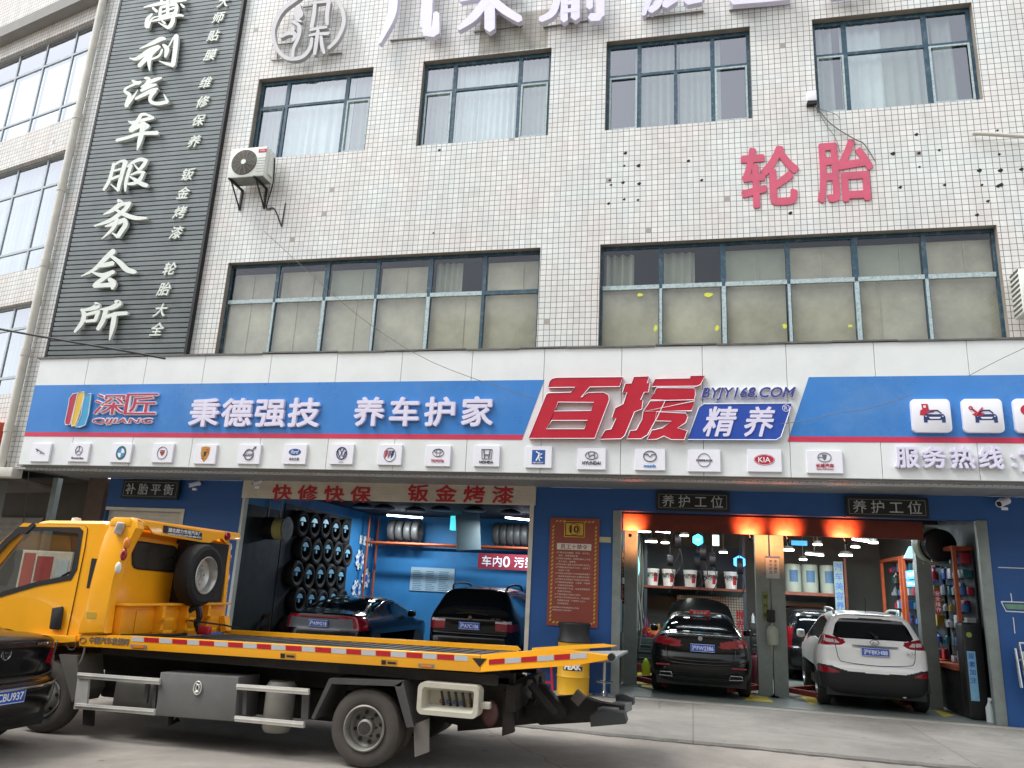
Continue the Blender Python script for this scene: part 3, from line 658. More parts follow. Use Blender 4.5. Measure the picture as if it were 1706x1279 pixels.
BR=[ (f1,[[(300,105,14),(450,70,36),(620,38,40),(800,15,36)],[(515,-110,30),(510,40,30)],[(690,-110,30),(660,40,30)],[(405,110,26),(455,155,36)],[(400,185,24),(345,250,45),(335,340,50)],[(350,345,36),(400,240,20),(480,212,12)],[(500,115,30),(495,170,38),(490,225,30)],[(500,112,30),(600,85,32),(690,70,34)],[(690,75,30),(690,130,42),(655,225,40)],[(510,168,22),(670,112,25)],[(510,215,24),(670,168,25)],[(590,-10,34),(586,100,40),(585,205,36)],[(385,278,12),(520,245,34),(700,205,32),(770,210,24)],[(655,190,36),(645,280,50),(600,345,44),(540,325,24),(478,288,12)],[(518,268,22),(555,300,30)],[(742,72,20),(778,108,32)]]),
 (f1,[[(250,595,8),(400,530,42),(500,480,50),(555,478,26)],[(132,705,12),(220,712,44),(370,615,52),(480,570,46)],[(490,572,36),(430,610,56),(320,720,56),(245,800,48)],[(400,600,56),(365,740,48),(370,855,12)],[(520,605,22),(480,680,28),(385,725,18)],[(528,548,26),(575,600,58),(555,695,26)],[(575,610,14),(660,455,18)],[(688,440,54),(675,600,54),(648,790,52)],[(655,795,44),(565,772,30),(482,742,8)]]),
 (f1,[[(163,968,22),(215,1000,50),(268,985,22)],[(215,1005,26),(95,1060,26),(80,1100,36),(132,1140,44),(115,1200,46),(95,1275,50)],[(110,1245,46),(180,1160,28),(232,1078,6)],[(308,940,18),(358,955,50),(340,1010,46),(268,1050,16)],[(340,1002,42),(430,965,44),(512,940,24)],[(270,1092,34),(370,1040,48),(452,1020,24)],[(205,1190,28),(300,1140,44),(400,1090,44),(468,1068,26)],[(435,1088,54),(380,1170,42),(390,1225,40),(470,1245,42),(585,1225,40)],[(585,1225,34),(540,1132,8)]]),
 (f2,[[(448,270,10),(500,290,40),(600,270,42),(785,222,44)],[(690,178,36),(620,190,42),(590,250,52),(530,330,62),(485,395,66)],[(680,178,30),(765,215,30)],[(480,400,56),(580,345,56),(650,310,60)],[(650,305,58),(725,340,40)],[(715,345,40),(660,385,36)],[(298,530,42),(450,490,42),(620,440,44),(845,430,54)],[(655,315,66),(632,440,68),(600,560,54),(573,660,12)]]),
 (f2,[[(262,835,44),(230,960,44),(190,1080,44),(125,1185,34)],[(255,865,24),(340,808,30),(420,800,38)],[(418,808,62),(372,960,54),(335,1100,50),(315,1195,44)],[(318,1192,36),(220,1108,12)],[(250,938,18),(355,905,30)],[(228,1042,34),(335,1000,34)],[(492,860,48),(450,980,44),(420,1110,44),(415,1205,22)],[(440,882,18),(520,820,38),(620,782,48),(702,800,46)],[(695,800,44),(650,870,48),(592,912,32),(528,838,12)],[(488,990,18),(590,950,38),(672,958,36)],[(660,960,36),(610,1050,50),(540,1098,44),(450,1110,32)],[(458,1000,12),(560,1060,48),(640,1110,58),(708,1130,50)]]),
 (f3,[[(390,75,22),(415,100,38),(340,160,30),(272,192,8)],[(400,112,28),(492,100,28)],[(485,104,30),(440,160,34),(330,240,30),(198,287,12)],[(365,148,16),(440,190,34),(530,220,34),(625,222,16)],[(288,292,10),(370,265,38),(450,235,36)],[(448,238,34),(455,275,38),(420,330,36),(390,375,34)],[(390,376,28),(345,343,10)],[(388,230,34),(350,310,28),(263,392,8)]]),
 (f3,[[(358,488,42),(290,550,38),(200,640,28),(92,697,8)],[(318,520,18),(400,580,38),(460,640,44),(520,660,36),(540,665,14)],[(222,622,12),(290,605,34),(352,590,38)],[(183,665,12),(270,690,38),(358,660,32)],[(330,680,24),(240,740,34),(200,775,34)],[(195,777,32),(270,772,34),(350,765,40)],[(320,722,34),(358,752,44),(345,800,24)]]),
 (f3,[[(205,913,16),(225,940,44),(160,965,28),(88,975,16)],[(95,968,22),(115,1010,38),(95,1080,34),(38,1152,20)],[(130,1012,22),(238,985,30)],[(232,990,30),(205,1060,28)],[(130,1066,22),(205,1058,26)],[(370,903,22),(405,917,42),(340,955,34),(243,970,10)],[(297,965,38),(270,1060,38),(228,1132,32)],[(268,1042,22),(370,1008,32),(468,1000,28)],[(368,1002,38),(350,1110,38),(325,1218,10)]])]
for f,st in BR: brush(st,f,.06,M_brush,VS)
# small slanted characters beside them
for s,pts in (('大师贴膜',[(372,4),(363,30),(355,60),(350,92)]),('维修保养',[(342,138),(337,170),(330,201),(323,236)]),('钣金烤漆',[(312,291),(305,322),(299,354),(293,388)]),('轮胎大全',[(282,448),(273,482),(267,517),(261,549)])):
    for ch,(x,y) in zip(s,pts):
        c=at(x,y,YS-.03); r=.155; textY(ch,c.x-r,c.x+r,c.z-r,c.z+r,YS-.012,.04,M_brush,VS,'small_character',.02,.25,'em')
# ================================================================ round emblem and big letters of the upstairs studio
YE=YT-.16; fe=zf(440,0,8.53,YE)
M_embl=mat('weathered_letter','b4b3b4',.5,.1,.1,4)
EM=thing('round_emblem','round white ring emblem with a seated figure, mounted on the wall above the first window','emblem',(at(516,50,YE).x,YT,at(516,105,YE).z))
brush([[(940,725,42),(1060,600,50),(1150,400,54),(1150,230,56),(1080,60,58),(980,-60,58),(700,-120,58),(480,30,58),(290,180,56),(180,380,54),(160,560,54),(220,740,54),(330,850,54),(450,875,54),(580,840,50),(680,720,50),(708,580,42)]],fe,.10,M_embl,EM,'ring')
brush([[(540,95,6),(525,160,70),(515,240,140),(500,310,50)],[(490,325,40),(558,345,30)],[(432,345,36),(520,400,52),(532,490,58),(500,610,50),(450,720,44),(435,850,40)],[(430,420,40),(445,470,56)],[(265,575,24),(380,510,58),(470,530,60),(440,620,34)]],fe,.10,M_embl,EM,'figure')
brush([[(750,70,52),(735,250,54),(700,430,56)],[(700,92,20),(950,52,48)],[(948,60,58),(922,250,56),(925,390,42)]],fe,.10,M_embl,EM,'character')
brush([[(680,465,38),(800,440,38),(918,425,32)],[(665,545,30),(760,525,40),(940,515,48)],[(795,470,46),(772,640,54),(745,810,46)],[(838,560,46),(850,690,50),(882,795,42)]],fe,.10,M_embl,EM,'character')
M_rail=mat('letter_rail','8f8d88',.5,.4,.1,4)
for p,q in (((455,75),(500,70)),((452,100),(472,99)),((548,90),(570,88)),((462,98),(462,80)),((505,12),(528,9))):
    a=at(*p,YE+.13); b=at(*q,YE+.13); mb=MB(); mb.cyl(a,b,.018,n=6); mb.build('mounting_rail',M_rail,EM)
fy=zf(620,0,2.437,YE)
YL_=[('character',[[(104,-110,38),(95,0,38),(85,80,34),(38,188,12)],[(95,-112,36),(250,-128,38)],[(240,-125,46),(232,0,44),(225,125,46)],[(222,140,44),(262,148,38)],[(264,150,34),(268,70,24)]]),
('character',[[(486,-120,38),(483,0,42),(483,132,42)],[(475,10,34),(420,82,34),(358,132,16)],[(495,18,34),(550,62,34),(605,95,30)],[(365,14,20),(480,-8,28),(600,-22,28)],[(400,-90,24),(560,-110,28)]]),
('character',[[(688,96,24),(740,62,28),(762,-30,34)],[(785,-40,28),(783,98,30)],[(830,-40,34),(828,88,36)],[(780,30,16),(840,24,16)],[(780,62,16),(840,56,16)],[(886,-20,26),(886,48,26)],[(930,-40,34),(928,80,36)],[(890,88,32),(926,86,32)]]),
('character',[[(1103,76,18),(1140,-30,30)],[(1130,60,26),(1163,30,28),(1170,-30,26)],[(1188,38,32),(1232,8,32)],[(1222,-30,28),(1215,20,28)],[(1278,20,38),(1335,10,34)],[(1335,10,30),(1335,-40,30)]]),
('character',[[(1463,20,34),(1600,8,36),(1692,0,34)],[(1478,15,34),(1480,-70,34)],[(1676,5,34),(1678,-70,34)]]),
('character',[[(1860,-12,40),(1950,-22,36),(2040,-40,40)],[(1880,-15,30),(1885,-90,30)]])]
LT=thing('studio_lettering','row of large rounded white channel characters cut off by the top edge of the picture','lettering',(at(950,0,YE).x,YT,at(950,60,YE).z))
for nm,st in YL_: brush(st,fy,.13,M_lett,LT,nm)
for p,q in (((650,67),(712,62)),((790,53),(870,42)),((905,45),(990,33)),((1070,30),(1172,18)),((1215,17),(1316,5))):
    a=at(*p,YE+.14); b=at(*q,YE+.14); mb=MB(); mb.cyl(a,b,.02,n=6); mb.build('mounting_rail',M_rail,LT)
# red pair of characters
TY=thing('tyre_lettering','pair of faded pink-red characters fixed to the bare wall between the window rows','lettering',(at(1345,330,YT).x,YT,at(1345,340,YT).z))
M_pink=mat('faded_red_letter','c95a72',.7,0,.14,3)
a=at(1233,252,YT);b=at(1334,343,YT); textY('轮',a.x,b.x,b.z,a.z+.05,YT-.004,.022,M_pink,TY,'character',.024,0,'ink')
a=at(1357,243,YT);b=at(1459,334,YT); textY('胎',a.x,b.x,b.z,a.z+.08,YT-.004,.022,M_pink,TY,'character',.024,0,'ink')
# ================================================================ signboard
xl=at(48,690,YF).x; xr=8.2; zB=at(900,788,YF).z; zT=at(900,581,YF).z
SB=thing('shop_signboard','long white panelled signboard with blue bands and a red stripe over the workshop doors','signboard',(-4,YF,zB))
mb=MB(); nP=19
seams=[at(x,600,YF).x for x in (148,245,342,452,562,670,787,907,1036,1170,1310,1457,1613)]
ed=[xl]+seams+[seams[-1]+1.1,seams[-1]+2.2,xr]
for a,b in zip(ed,ed[1:]): mb.box(a+.004,b-.004,YF,YF+.05,zB,zT,.004,1)
mb.build('white_panel',M_white,SB)
mb=MB(); mb.box(xl+.01,xr-.01,YF+.051,YT-.01,zB+.03,zT-.02); mb.build('steel_box',M_grey,SB)
mb=MB(); rr=random.Random(4); x=xl-.06
while x<xr:
    l=rr.uniform(.5,1.1); dz=rr.uniform(-.012,.012); mb.box(x,min(x+l-.01,xr+.05),YF-.03,YT-.02,zT+.002+dz,zT+.03+dz); x+=l
mb.build('coping',mat('rusty_coping','6b6a66',.6,.3,.3,5,dirt_sheen=.6),SB)
def band(px,y0,m,nm):
    p=[at(x,y,YF-.003) for x,y in px]; mb=MB(); mb.prism([(v.x,YF-y0,v.z) for v in p],(0,y0-.001,0)); return mb.build(nm,m,SB)
zb1=at(500,637,YF).z; zb2=at(500,722,YF).z; zb3=at(500,730,YF).z
def zx(px,py,z): # x of the slanted edge at height z
    p=at(px,py,YF); return p.x
eT=at(907,633,YF).x; eB=at(869.7,731,YF).x; fT=at(1347.6,631,YF).x; fB=at(1312,738,YF).x
def lerp(a,b,t): return a+(b-a)*t
tm=(zb1-zb2)/(zb1-zb3)
def pr(pts,d,m,nm):
    mb=MB(); mb.prism([(x,YF-d,z) for x,z in pts],(0,d-.0008,0)); return mb.build(nm,m,SB)
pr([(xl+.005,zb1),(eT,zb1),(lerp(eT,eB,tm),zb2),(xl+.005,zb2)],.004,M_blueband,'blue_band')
pr([(xl+.005,zb2),(lerp(eT,eB,tm),zb2),(eB,zb3),(xl+.005,zb3)],.005,M_redband,'red_stripe')
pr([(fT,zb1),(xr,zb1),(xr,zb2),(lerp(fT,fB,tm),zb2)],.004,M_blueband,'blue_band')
pr([(lerp(fT,fB,tm),zb2),(xr,zb2),(xr,zb3),(fB,zb3)],.005,M_redband,'red_stripe')
# slogan, hotline
SL=thing('slogan_lettering','eight raised white slogan characters on the blue band of the signboard','lettering',(at(570,700,YF).x,YF,at(570,712,YF).z))
chars('秉德强技',322,664,533,713,YF-.004,.06,M_lett,SL,.028,.06); chars('养车护家',594,662,822,712,YF-.004,.06,M_lett,SL,.028,.12)
HL=thing('hotline_lettering','raised lilac-white service hotline characters low on the right of the signboard','lettering',(at(1580,760,YF).x,YF,at(1580,785,YF).z))
chars('服务热线',1488,743,1672,783,YF-.003,.07,M_lett,HL,.03,.14)
a=at(1683,758,YF);b=at(1693,780,YF); textY(':',a.x,b.x,b.z,a.z,YF-.003,.06,M_lett,HL,'colon',.03)
a=at(1696,751,YF); textY('7',a.x,a.x+.22,a.z-.36,a.z,YF-.003,.07,M_lett,HL,'digit',.03)
# three-pill logo with outlined name
LG=thing('pill_logo','red, yellow and blue pill-shaped logo with a red outlined name on the blue band','logo',(at(190,700,YF).x,YF,at(190,712,YF).z))
fl=zf(30,630,4.062,YF)
def rim(mb,poly,f,d,r=.009): mb.tube([f(x,y)+NF*(d) for x,y in poly],r,6,True)
for nm,c,pl in (('red_pill','b23348',[(385,110),(425,103),(412,130),(365,320),(335,318),(332,295),(355,190),(362,140)]),('yellow_pill','d9b43c',[(418,100),(460,97),(458,130),(430,240),(400,325),(378,328),(374,310),(400,190)]),('blue_pill','3f9cc8',[(470,112),(508,108),(503,150),(490,250),(468,320),(430,335),(405,335),(440,250),(452,170)])):
    mb=MB(); mb.prism([fl(x,y)+NF*.055 for x,y in pl],(0,.05,0)); o=mb.build(nm,mat(nm,c,.4,0,.04,3),LG)
    mb=MB(); rim(mb,pl,fl,.056); mb.build('white_outline',M_wpure,o)
M_lred=mat('logo_red','b5304a',.4,0,.05,4)
for ch,p,q in (('深',(540,108),(725,252)),('匠',(748,104),(942,252))):
    a=fl(*p);b=fl(*q); textY(ch,a.x,b.x,b.z,a.z,YF-.005,.045,M_wpure,LG,'white_outline',.03,0,'ink'); textY(ch,a.x+.012,b.x-.012,b.z+.012,a.z-.012,YF-.053,.008,M_lred,LG,'character',.004,0,'ink')
a=fl(515,272);b=fl(912,318); textY('QIJIANG',a.x-.01,b.x+.01,b.z-.012,a.z+.012,YF-.005,.03,M_wpure,LG,'white_outline',.05,.1); textY('QIJIANG',a.x+.01,b.x-.01,b.z+.008,a.z-.008,YF-.039,.007,M_lred,LG,'latin_lettering',.0,.1)
# big red wordmark
BW=thing('wordmark','big slanted red two-character wordmark with white edges in the gap between the blue bands','logo',(at(1030,690,YF).x,YF,at(1030,735,YF).z))
fb=zf(880,610,3.709,YF); M_wm=mat('wordmark_red','b81f33',.35,0,.06,2)
def logo_char(pieces,rims):
    mb=MB()
    for i,p in enumerate(pieces): mb.prism([fb(x,y)+NF*(.085+.0008*i) for x,y in p],(0,.08,0))
    o=mb.build('character',M_wm,BW); mb=MB()
    for r_ in rims: rim(mb,r_,fb,.088,.0085)
    mb.build('white_edge',M_wpure,o)
P1=[(150,85),(175,78),(588,74),(568,134),(385,136),(330,200),(375,170),(470,168),(500,185),(505,215),(415,452),(8,452),(115,185),(130,172),(270,168),(292,138),(128,140),(135,105)]
logo_char([[(150,85),(175,78),(588,74),(568,134),(128,140),(135,105)],[(296,136),(388,134),(310,228),(215,229)],[(112,190),(135,170),(275,167),(250,228),(190,228),(118,393),(100,452),(8,452)],[(248,229),(330,200),(375,170),(470,168),(500,185),(505,215),(415,452),(325,452),(350,393),(408,229)],[(98,452),(118,392),(352,392),(330,452)],[(168,283),(405,281),(380,342),(147,342)]],[P1,[(190,229),(408,231),(392,281),(166,284)],[(150,342),(370,342),(350,393),(118,393)]])
Q1=[(655,72),(748,70),(738,112),(755,112),(745,168),(720,168),(697,215),(712,215),(705,272),(660,290),(600,435),(575,455),(445,458),(480,400),(515,395),(545,330),(520,325),(540,265),(590,240),(612,170),(585,168),(602,115),(640,113)]
Q2=[(785,85),(1000,82),(1003,66),(1092,66),(1065,122),(1040,132),(765,134)]
M1=[(795,140),(1030,142),(1035,178),(1025,215),(750,222),(765,178),(785,178)]; M2=[(735,236),(1030,222),(1010,283),(720,286)]
D1=[(760,215),(850,216),(800,320),(740,430),(700,455),(612,455),(632,405),(670,400),(705,335),(712,285)]
E1=[(795,288),(975,297),(988,320),(975,355),(925,388),(985,405),(965,460),(885,460),(840,438),(795,458),(735,460),(765,402),(830,388),(885,347),(785,345)]
logo_char([Q1,Q2,M1,M2,D1,E1],[Q1,Q2,M1[:5],M2[1:],D1,E1])
# web address and blue plate
WB=thing('web_address_lettering','blue italic web address with white edges right of the red wordmark','lettering',(at(1247,660,YF).x,YF,at(1247,670,YF).z))
a=at(1167,646,YF);b=at(1327,669,YF); textY('BYJY168.COM',a.x,b.x,b.z,a.z,YF-.001,.05,M_wpure,WB,'white_edge',.035,.28); textY('BYJY168.COM',a.x+.012,b.x-.012,b.z+.01,a.z-.01,YF-.056,.008,mat('deep_blue_letter','3b3f8f',.4,0,.05,4),WB,'lettering',.012,.28)
BP=thing('blue_name_plate','slanted royal-blue plate with two white characters below the web address','sign',(at(1235,700,YF).x,YF,at(1235,735,YF).z))
pl=[(1085,238),(1625,235),(1610,290),(1560,440),(1530,460),(985,458),(1040,300),(1055,260)]
mb=MB(); mb.prism([fb(x,y)+NF*.07 for x,y in pl],(0,.068,0)); o=mb.build('plate',mat('royal_blue','2b4da6',.35,0,.05,2),BP)
mb=MB(); rim(mb,pl,fb,.071); mb.build('white_edge',M_wpure,BP)
for ch,p,q in (('精',(1062,255),(1315,440)),('养',(1312,255),(1545,442))):
    a=fb(*p);b=fb(*q); textY(ch,a.x+.04,b.x-.04,b.z,a.z,YF-.070,.012,M_lett,BP,'character',.02,.3,'ink')
a=fb(1590,265); 
mb=MB(); mb.tube([a+Vector((.055*math.cos(t*.3927),-.073,.055*math.sin(t*.3927))) for t in range(16)],.006,5,True); mb.build('registered_ring',M_lett,BP)
textY('R',a.x-.025,a.x+.025,a.z-.03,a.z+.03,YF-.070,.008,M_lett,BP,'registered_letter',.01)
# ================================================================ emblem tiles
C_=lambda n,h,**k: mat(n,h,.4,0,.04,5,**k)
E_gr=C_('emblem_grey','6f6f7c'); E_bl=C_('emblem_blue','2f5a9e'); E_nv=C_('emblem_navy','2c3b6d'); E_rd=C_('emblem_red','b92a3f'); E_gd=C_('emblem_gold','b98a3c'); E_dk=C_('emblem_dark','31343c'); E_tl=C_('emblem_teal','2a6b66'); E_lb=C_('emblem_light_blue','4f8fd0')
TIL=[(70,754),(134,754),(204,755),(273,755),(344,757),(417,757),(493,757),(571,757),(651,758),(731,760),(812,760),(898,762),(986,765),(1083,766),(1173,768),(1273,768),(1373,770)]
TW=[.235,.235,.235,.235,.235,.235,.235,.23,.23,.235,.235,.235,.245,.255,.265,.27,.275]
def ell(cx,cy,rx,ry,n=24): return [(cx+rx*math.cos(2*math.pi*i/n),cy+ry*math.sin(2*math.pi*i/n)) for i in range(n)]
TL=['white tile with a thin grey leaping cat','white tile with a grey three-pointed star in a ring','white tile with a dark ring round a blue and white roundel','white tile with a small crest inside a grey wreath','white tile with a gold and red shield','white tile with a grey ring and an arrow pointing up right','white tile with a blue script oval','white tile with a blue ring holding a V over a W','white tile with a ring holding three slanted shields','white tile with grey ovals over red lettering','white tile with a grey H-shaped frame over lettering','white tile with a blue square and a white standing lion','white tile with a slanted H in an oval over dark lettering','white tile with a winged M in an oval over blue lettering','white tile with a ring crossed by a lettered bar','white tile with a bright red oval','white tile with a grey oval over red characters']
for k,((px,py),hw) in enumerate(zip(TIL,TW)):
    c=at(px,py,YF); hh=.185 if k>11 else .19
    T=thing('emblem_tile',TL[k]+' below the red stripe','emblem tile',(c.x,YF,c.z-hh),'car-maker emblem tiles along the signboard')
    mb=MB(); mb.box(c.x-hw,c.x+hw,YF-.05,YF-.001,c.z-hh,c.z+hh,.004,1); mb.build('plate',M_wpure,T)
    Y0=YF-.05; lay=[0]
    def fill(poly,m,nm='emblem'):
        lay[0]+=1; d=.002+.0006*lay[0]; mb=MB(); mb.prism([(c.x+x*hh,Y0-d,c.z+y*hh) for x,y in poly],(0,d-.0002,0)); return mb.build(nm,m,T)
    def ring(cx,cy,rx,ry,wd,m,n=28,nm='emblem'):
        lay[0]+=1; d=.002+.0006*lay[0]; mb=MB(); mb.tube([(c.x+x*hh,Y0-.004-.0004*lay[0],c.z+y*hh) for x,y in ell(cx,cy,rx,ry,n)],wd*hh/2,6,True); return mb.build(nm,m,T)
    def line(pts,wd,m,nm='emblem'):
        lay[0]+=1; mb=MB(); mb.tube([(c.x+x*hh,Y0-.005-.0004*lay[0],c.z+y*hh) for x,y in pts],wd*hh/2,6); return mb.build(nm,m,T)
    def txt(s,x0,x1,y0,y1,m,b=.01,sh=0):
        lay[0]+=1; textY(s,c.x+x0*hh,c.x+x1*hh,c.z+y0*hh,c.z+y1*hh,Y0-.001-.0006*lay[0],.006,m,T,'lettering',b,sh)
    if k==0: line([(-.6,.35),(-.3,.32),(.1,.1),(.55,-.15)],.14,E_gr); line([(-.3,.3),(-.45,.1)],.08,E_gr); line([(.2,.02),(.0,-.12)],.07,E_gr)
    elif k==1:
        ring(0,.2,.42,.48,.07,E_gr)
        for t in (90,210,330): line([(0,.2),(.4*math.cos(R(t)),.2+.46*math.sin(R(t)))],.08,E_gr)
        txt('Mercedes-Benz',-.75,.75,-.72,-.5,E_gr)
    elif k==2:
        fill(ell(.05,0,.62,.75),E_tl); fill(ell(.05,0,.40,.5),M_wpure)
        for q in (0,180): fill([(.05,0)]+[(.05+.40*math.cos(R(q+90+t)),.5*math.sin(R(q+90+t))) for t in range(0,91,15)],E_lb)
    elif k==3:
        ring(0,.0,.58,.64,.07,E_gr); fill([(-.25,.3),(.25,.3),(.27,0),(0,-.35),(-.27,0)],E_rd); line([(-.2,.1),(.22,.12)],.1,E_gr); line([(-.15,-.08),(.2,-.05)],.08,E_gd)
    elif k==4:
        fill([(-.5,.72),(0,.8),(.5,.72),(.5,0),(.3,-.5),(0,-.85),(-.3,-.5),(-.5,0)],E_gd)
        for y in (.5,.25): fill([(.08,y),(.42,y+.03),(.42,y-.1),(.08,y-.12)],E_rd)
        for y in (-.15,-.4): fill([(-.38,y),(-.06,y),(-.06,y-.12),(-.3,y-.12)],E_rd)
        fill([(-.14,.25),(.14,.25),(.12,-.1),(0,-.25),(-.12,-.1)],E_dk)
    elif k==5: ring(0,-.05,.48,.52,.15,E_gr); line([(.3,.35),(.62,.72)],.12,E_gr); fill([(.45,.78),(.75,.8),(.72,.5)],E_gr); fill([(-.65,.02),(.55,.05),(.55,-.2),(-.65,-.22)],E_nv); txt('VOLVO',-.5,.45,-.16,-.01,M_wpure)
    elif k==6: fill(ell(0,.2,.68,.34),E_bl); txt('Ford',-.42,.42,.02,.4,M_wpure,.01,.35); txt('马力之星',-.55,.55,-.62,-.35,E_gr)
    elif k==7: ring(0,.08,.52,.58,.12,E_nv); line([(-.2,.52),(0,.12),(.2,.52)],.1,E_nv); line([(-.4,.25),(-.2,-.32),(0,.1),(.2,-.32),(.4,.25)],.1,E_nv); line([(-.25,-.78),(.25,-.78)],.04,E_gr)
    elif k==8:
        ring(0,0,.6,.66,.07,E_gr)
        for x,m_ in ((-.32,E_rd),(0,E_gr),(.3,E_nv)): fill([(x-.1,.38),(x+.16,.42),(x+.08,-.05),(x-.16,-.4),(x-.18,0)],m_)
    elif k==9: ring(0,.3,.55,.38,.06,E_gr); ring(0,.3,.2,.36,.05,E_gr); ring(0,.45,.4,.16,.05,E_gr); txt('TOYOTA',-.65,.65,-.62,-.34,E_rd,.02)
    elif k==10: line([(-.5,.62),(.5,.62),(.45,-.28),(-.45,-.28),(-.5,.62)],.08,E_gr); line([(-.3,.55),(-.2,-.2)],.13,E_gr); line([(.3,.55),(.2,-.2)],.13,E_gr); line([(-.25,.1),(.25,.1)],.12,E_gr); txt('HONDA',-.68,.68,-.72,-.46,E_dk,.03)
    elif k==11:
        fill([(-.62,.66),(.62,.66),(.62,-.66),(-.62,-.66)],E_bl); line([(-.2,-.35),(.0,.0),(.1,.4)],.16,M_wpure); line([(.0,.35),(-.25,.5)],.12,M_wpure); line([(.05,.1),(.35,.3)],.1,M_wpure); line([(0,0),(.35,-.1)],.1,M_wpure); line([(.0,-.05),(.15,-.38)],.12,M_wpure); txt('PEUGEOT',-.5,.5,-.6,-.47,M_wpure)
    elif k==12: ring(0,.32,.58,.36,.08,E_gr); line([(-.28,.55),(-.22,.1)],.1,E_gr); line([(.25,.55),(.3,.08)],.1,E_gr); line([(-.25,.22),(.0,.36),(.28,.4)],.08,E_gr); txt('HYUNDAI',-.85,.85,-.55,-.22,E_dk,.015)
    elif k==13: ring(0,.3,.58,.48,.1,E_gr); line([(-.5,.45),(-.2,.48),(0,.22),(.2,.48),(.5,.45)],.09,E_gr); txt('mazda',-.55,.55,-.72,-.45,E_lb,.03)
    elif k==14: ring(0,.05,.55,.6,.06,E_gr); fill([(-.75,.16),(.75,.16),(.75,-.1),(-.75,-.1)],M_wpure); txt('NISSAN',-.7,.7,-.06,.12,E_dk,.03)
    elif k==15: fill(ell(0,.08,.9,.5),E_rd); ring(0,.08,.84,.44,.035,M_wpure); txt('KIA',-.52,.52,-.16,.32,M_wpure,.01)
    else: ring(0,.4,.55,.4,.07,E_gr); fill([(-.2,.65),(.2,.65),(.15,.3),(0,.1),(-.15,.3)],E_gr); line([(-.5,.4),(-.2,.4)],.05,E_gr); txt('长城汽车',-.75,.75,-.5,-.15,E_rd,.015); txt('Great Wall Motors',-.7,.7,-.68,-.57,E_rd)
# ================================================================ service pictogram boxes
def picto(px,py,label,kind):
    c=at(px,py,YF); hw=.285; hh=.27; T=thing('pictogram_box',label,'pictogram',(c.x,YF,c.z-hh),'white pictogram boxes on the right blue band')
    poly=[]
    for sx,sy,a0 in ((1,1,0),(-1,1,90),(-1,-1,180),(1,-1,270)):
        for t in range(0,91,15): poly.append((c.x+sx*(hw-.06)+.06*math.cos(R(a0+t)),YF-.09,c.z+sy*(hh-.06)+.06*math.sin(R(a0+t))))
    mb=MB(); mb.prism(poly,(0,.085,0),.008); mb.build('box',M_wpure,T); s=.21
    def P(l,m,nm,d=.003): mb=MB(); mb.prism([(c.x+x*s,YF-.09-d,c.z+y*s) for x,y in l],(0,d-.0003,0)); mb.build(nm,m,T)
    if kind<2:
        P([(-.35,.25),(-.3,.1),(.85,.1),(.95,-.1),(.95,-.55),(.7,-.55),(.7,-.35),(-.3,-.35),(-.3,-.55),(-.55,-.55),(-.55,-.1),(-.4,.1)],E_nv,'car_figure',.004)
        P([(-.2,-.12),(.65,-.12),(.55,-.25),(-.1,-.25)],M_wpure,'grille_gap',.0052); P([(-.45,-.02),(-.3,-.05),(-.4,-.12)],M_wpure,'lamp_gap',.0052); P([(.85,-.02),(.7,-.05),(.8,-.12)],M_wpure,'lamp_gap',.0052)
        mb=MB(); mb.tube([(c.x+x*s,YF-.096,c.z+y*s) for x,y in ((-.3,.15),(0,.38),(.45,.4),(.7,.15))],.010,6); mb.build('roof_outline',E_nv,T)
    if kind==0: P([(-.65,.9),(-.2,.9),(-.15,.45),(.2,.35),(.2,.25),(-.2,.22),(-.5,.0),(-.8,.05),(-.75,.4),(-.6,.48)],E_rd,'oil_can',.0065); P([(-.52,.78),(-.34,.78),(-.34,.6),(-.52,.6)],M_wpure,'can_window',.0075)
    if kind==1:
        mb=MB(); mb.tube([(c.x+x*s,YF-.097,c.z+y*s) for x,y in ((-.75,.55),(-.35,.15))],.014,6); mb.tube([(c.x+x*s,YF-.098,c.z+y*s) for x,y in ((.0,.6),(-.5,.0))],.012,6); mb.tube([(c.x+(-.8+.12*math.cos(t))*s,YF-.097,c.z+(.58+.12*math.sin(t))*s) for t in [i*.6 for i in range(10)]],.008,5); mb.build('tools',E_rd,T)
        P([(-.75,.1),(-.35,.25),(.1,.15),(.0,.0),(-.5,-.08)],E_rd,'spanner_head',.0065)
    if kind==2:
        P([(x*1.0-.35,y*.6+.4) for x,y in ell(0,0,.6,.8)],E_rd,'tread_disc')
picto(1549,694,'white pictogram box with a red oil can over a car, nearest the wordmark',0); picto(1634.5,694,'white pictogram box with crossed red tools over a car',1); picto(1721,694,'white pictogram box cut by the right edge, showing a red tyre tread',2)
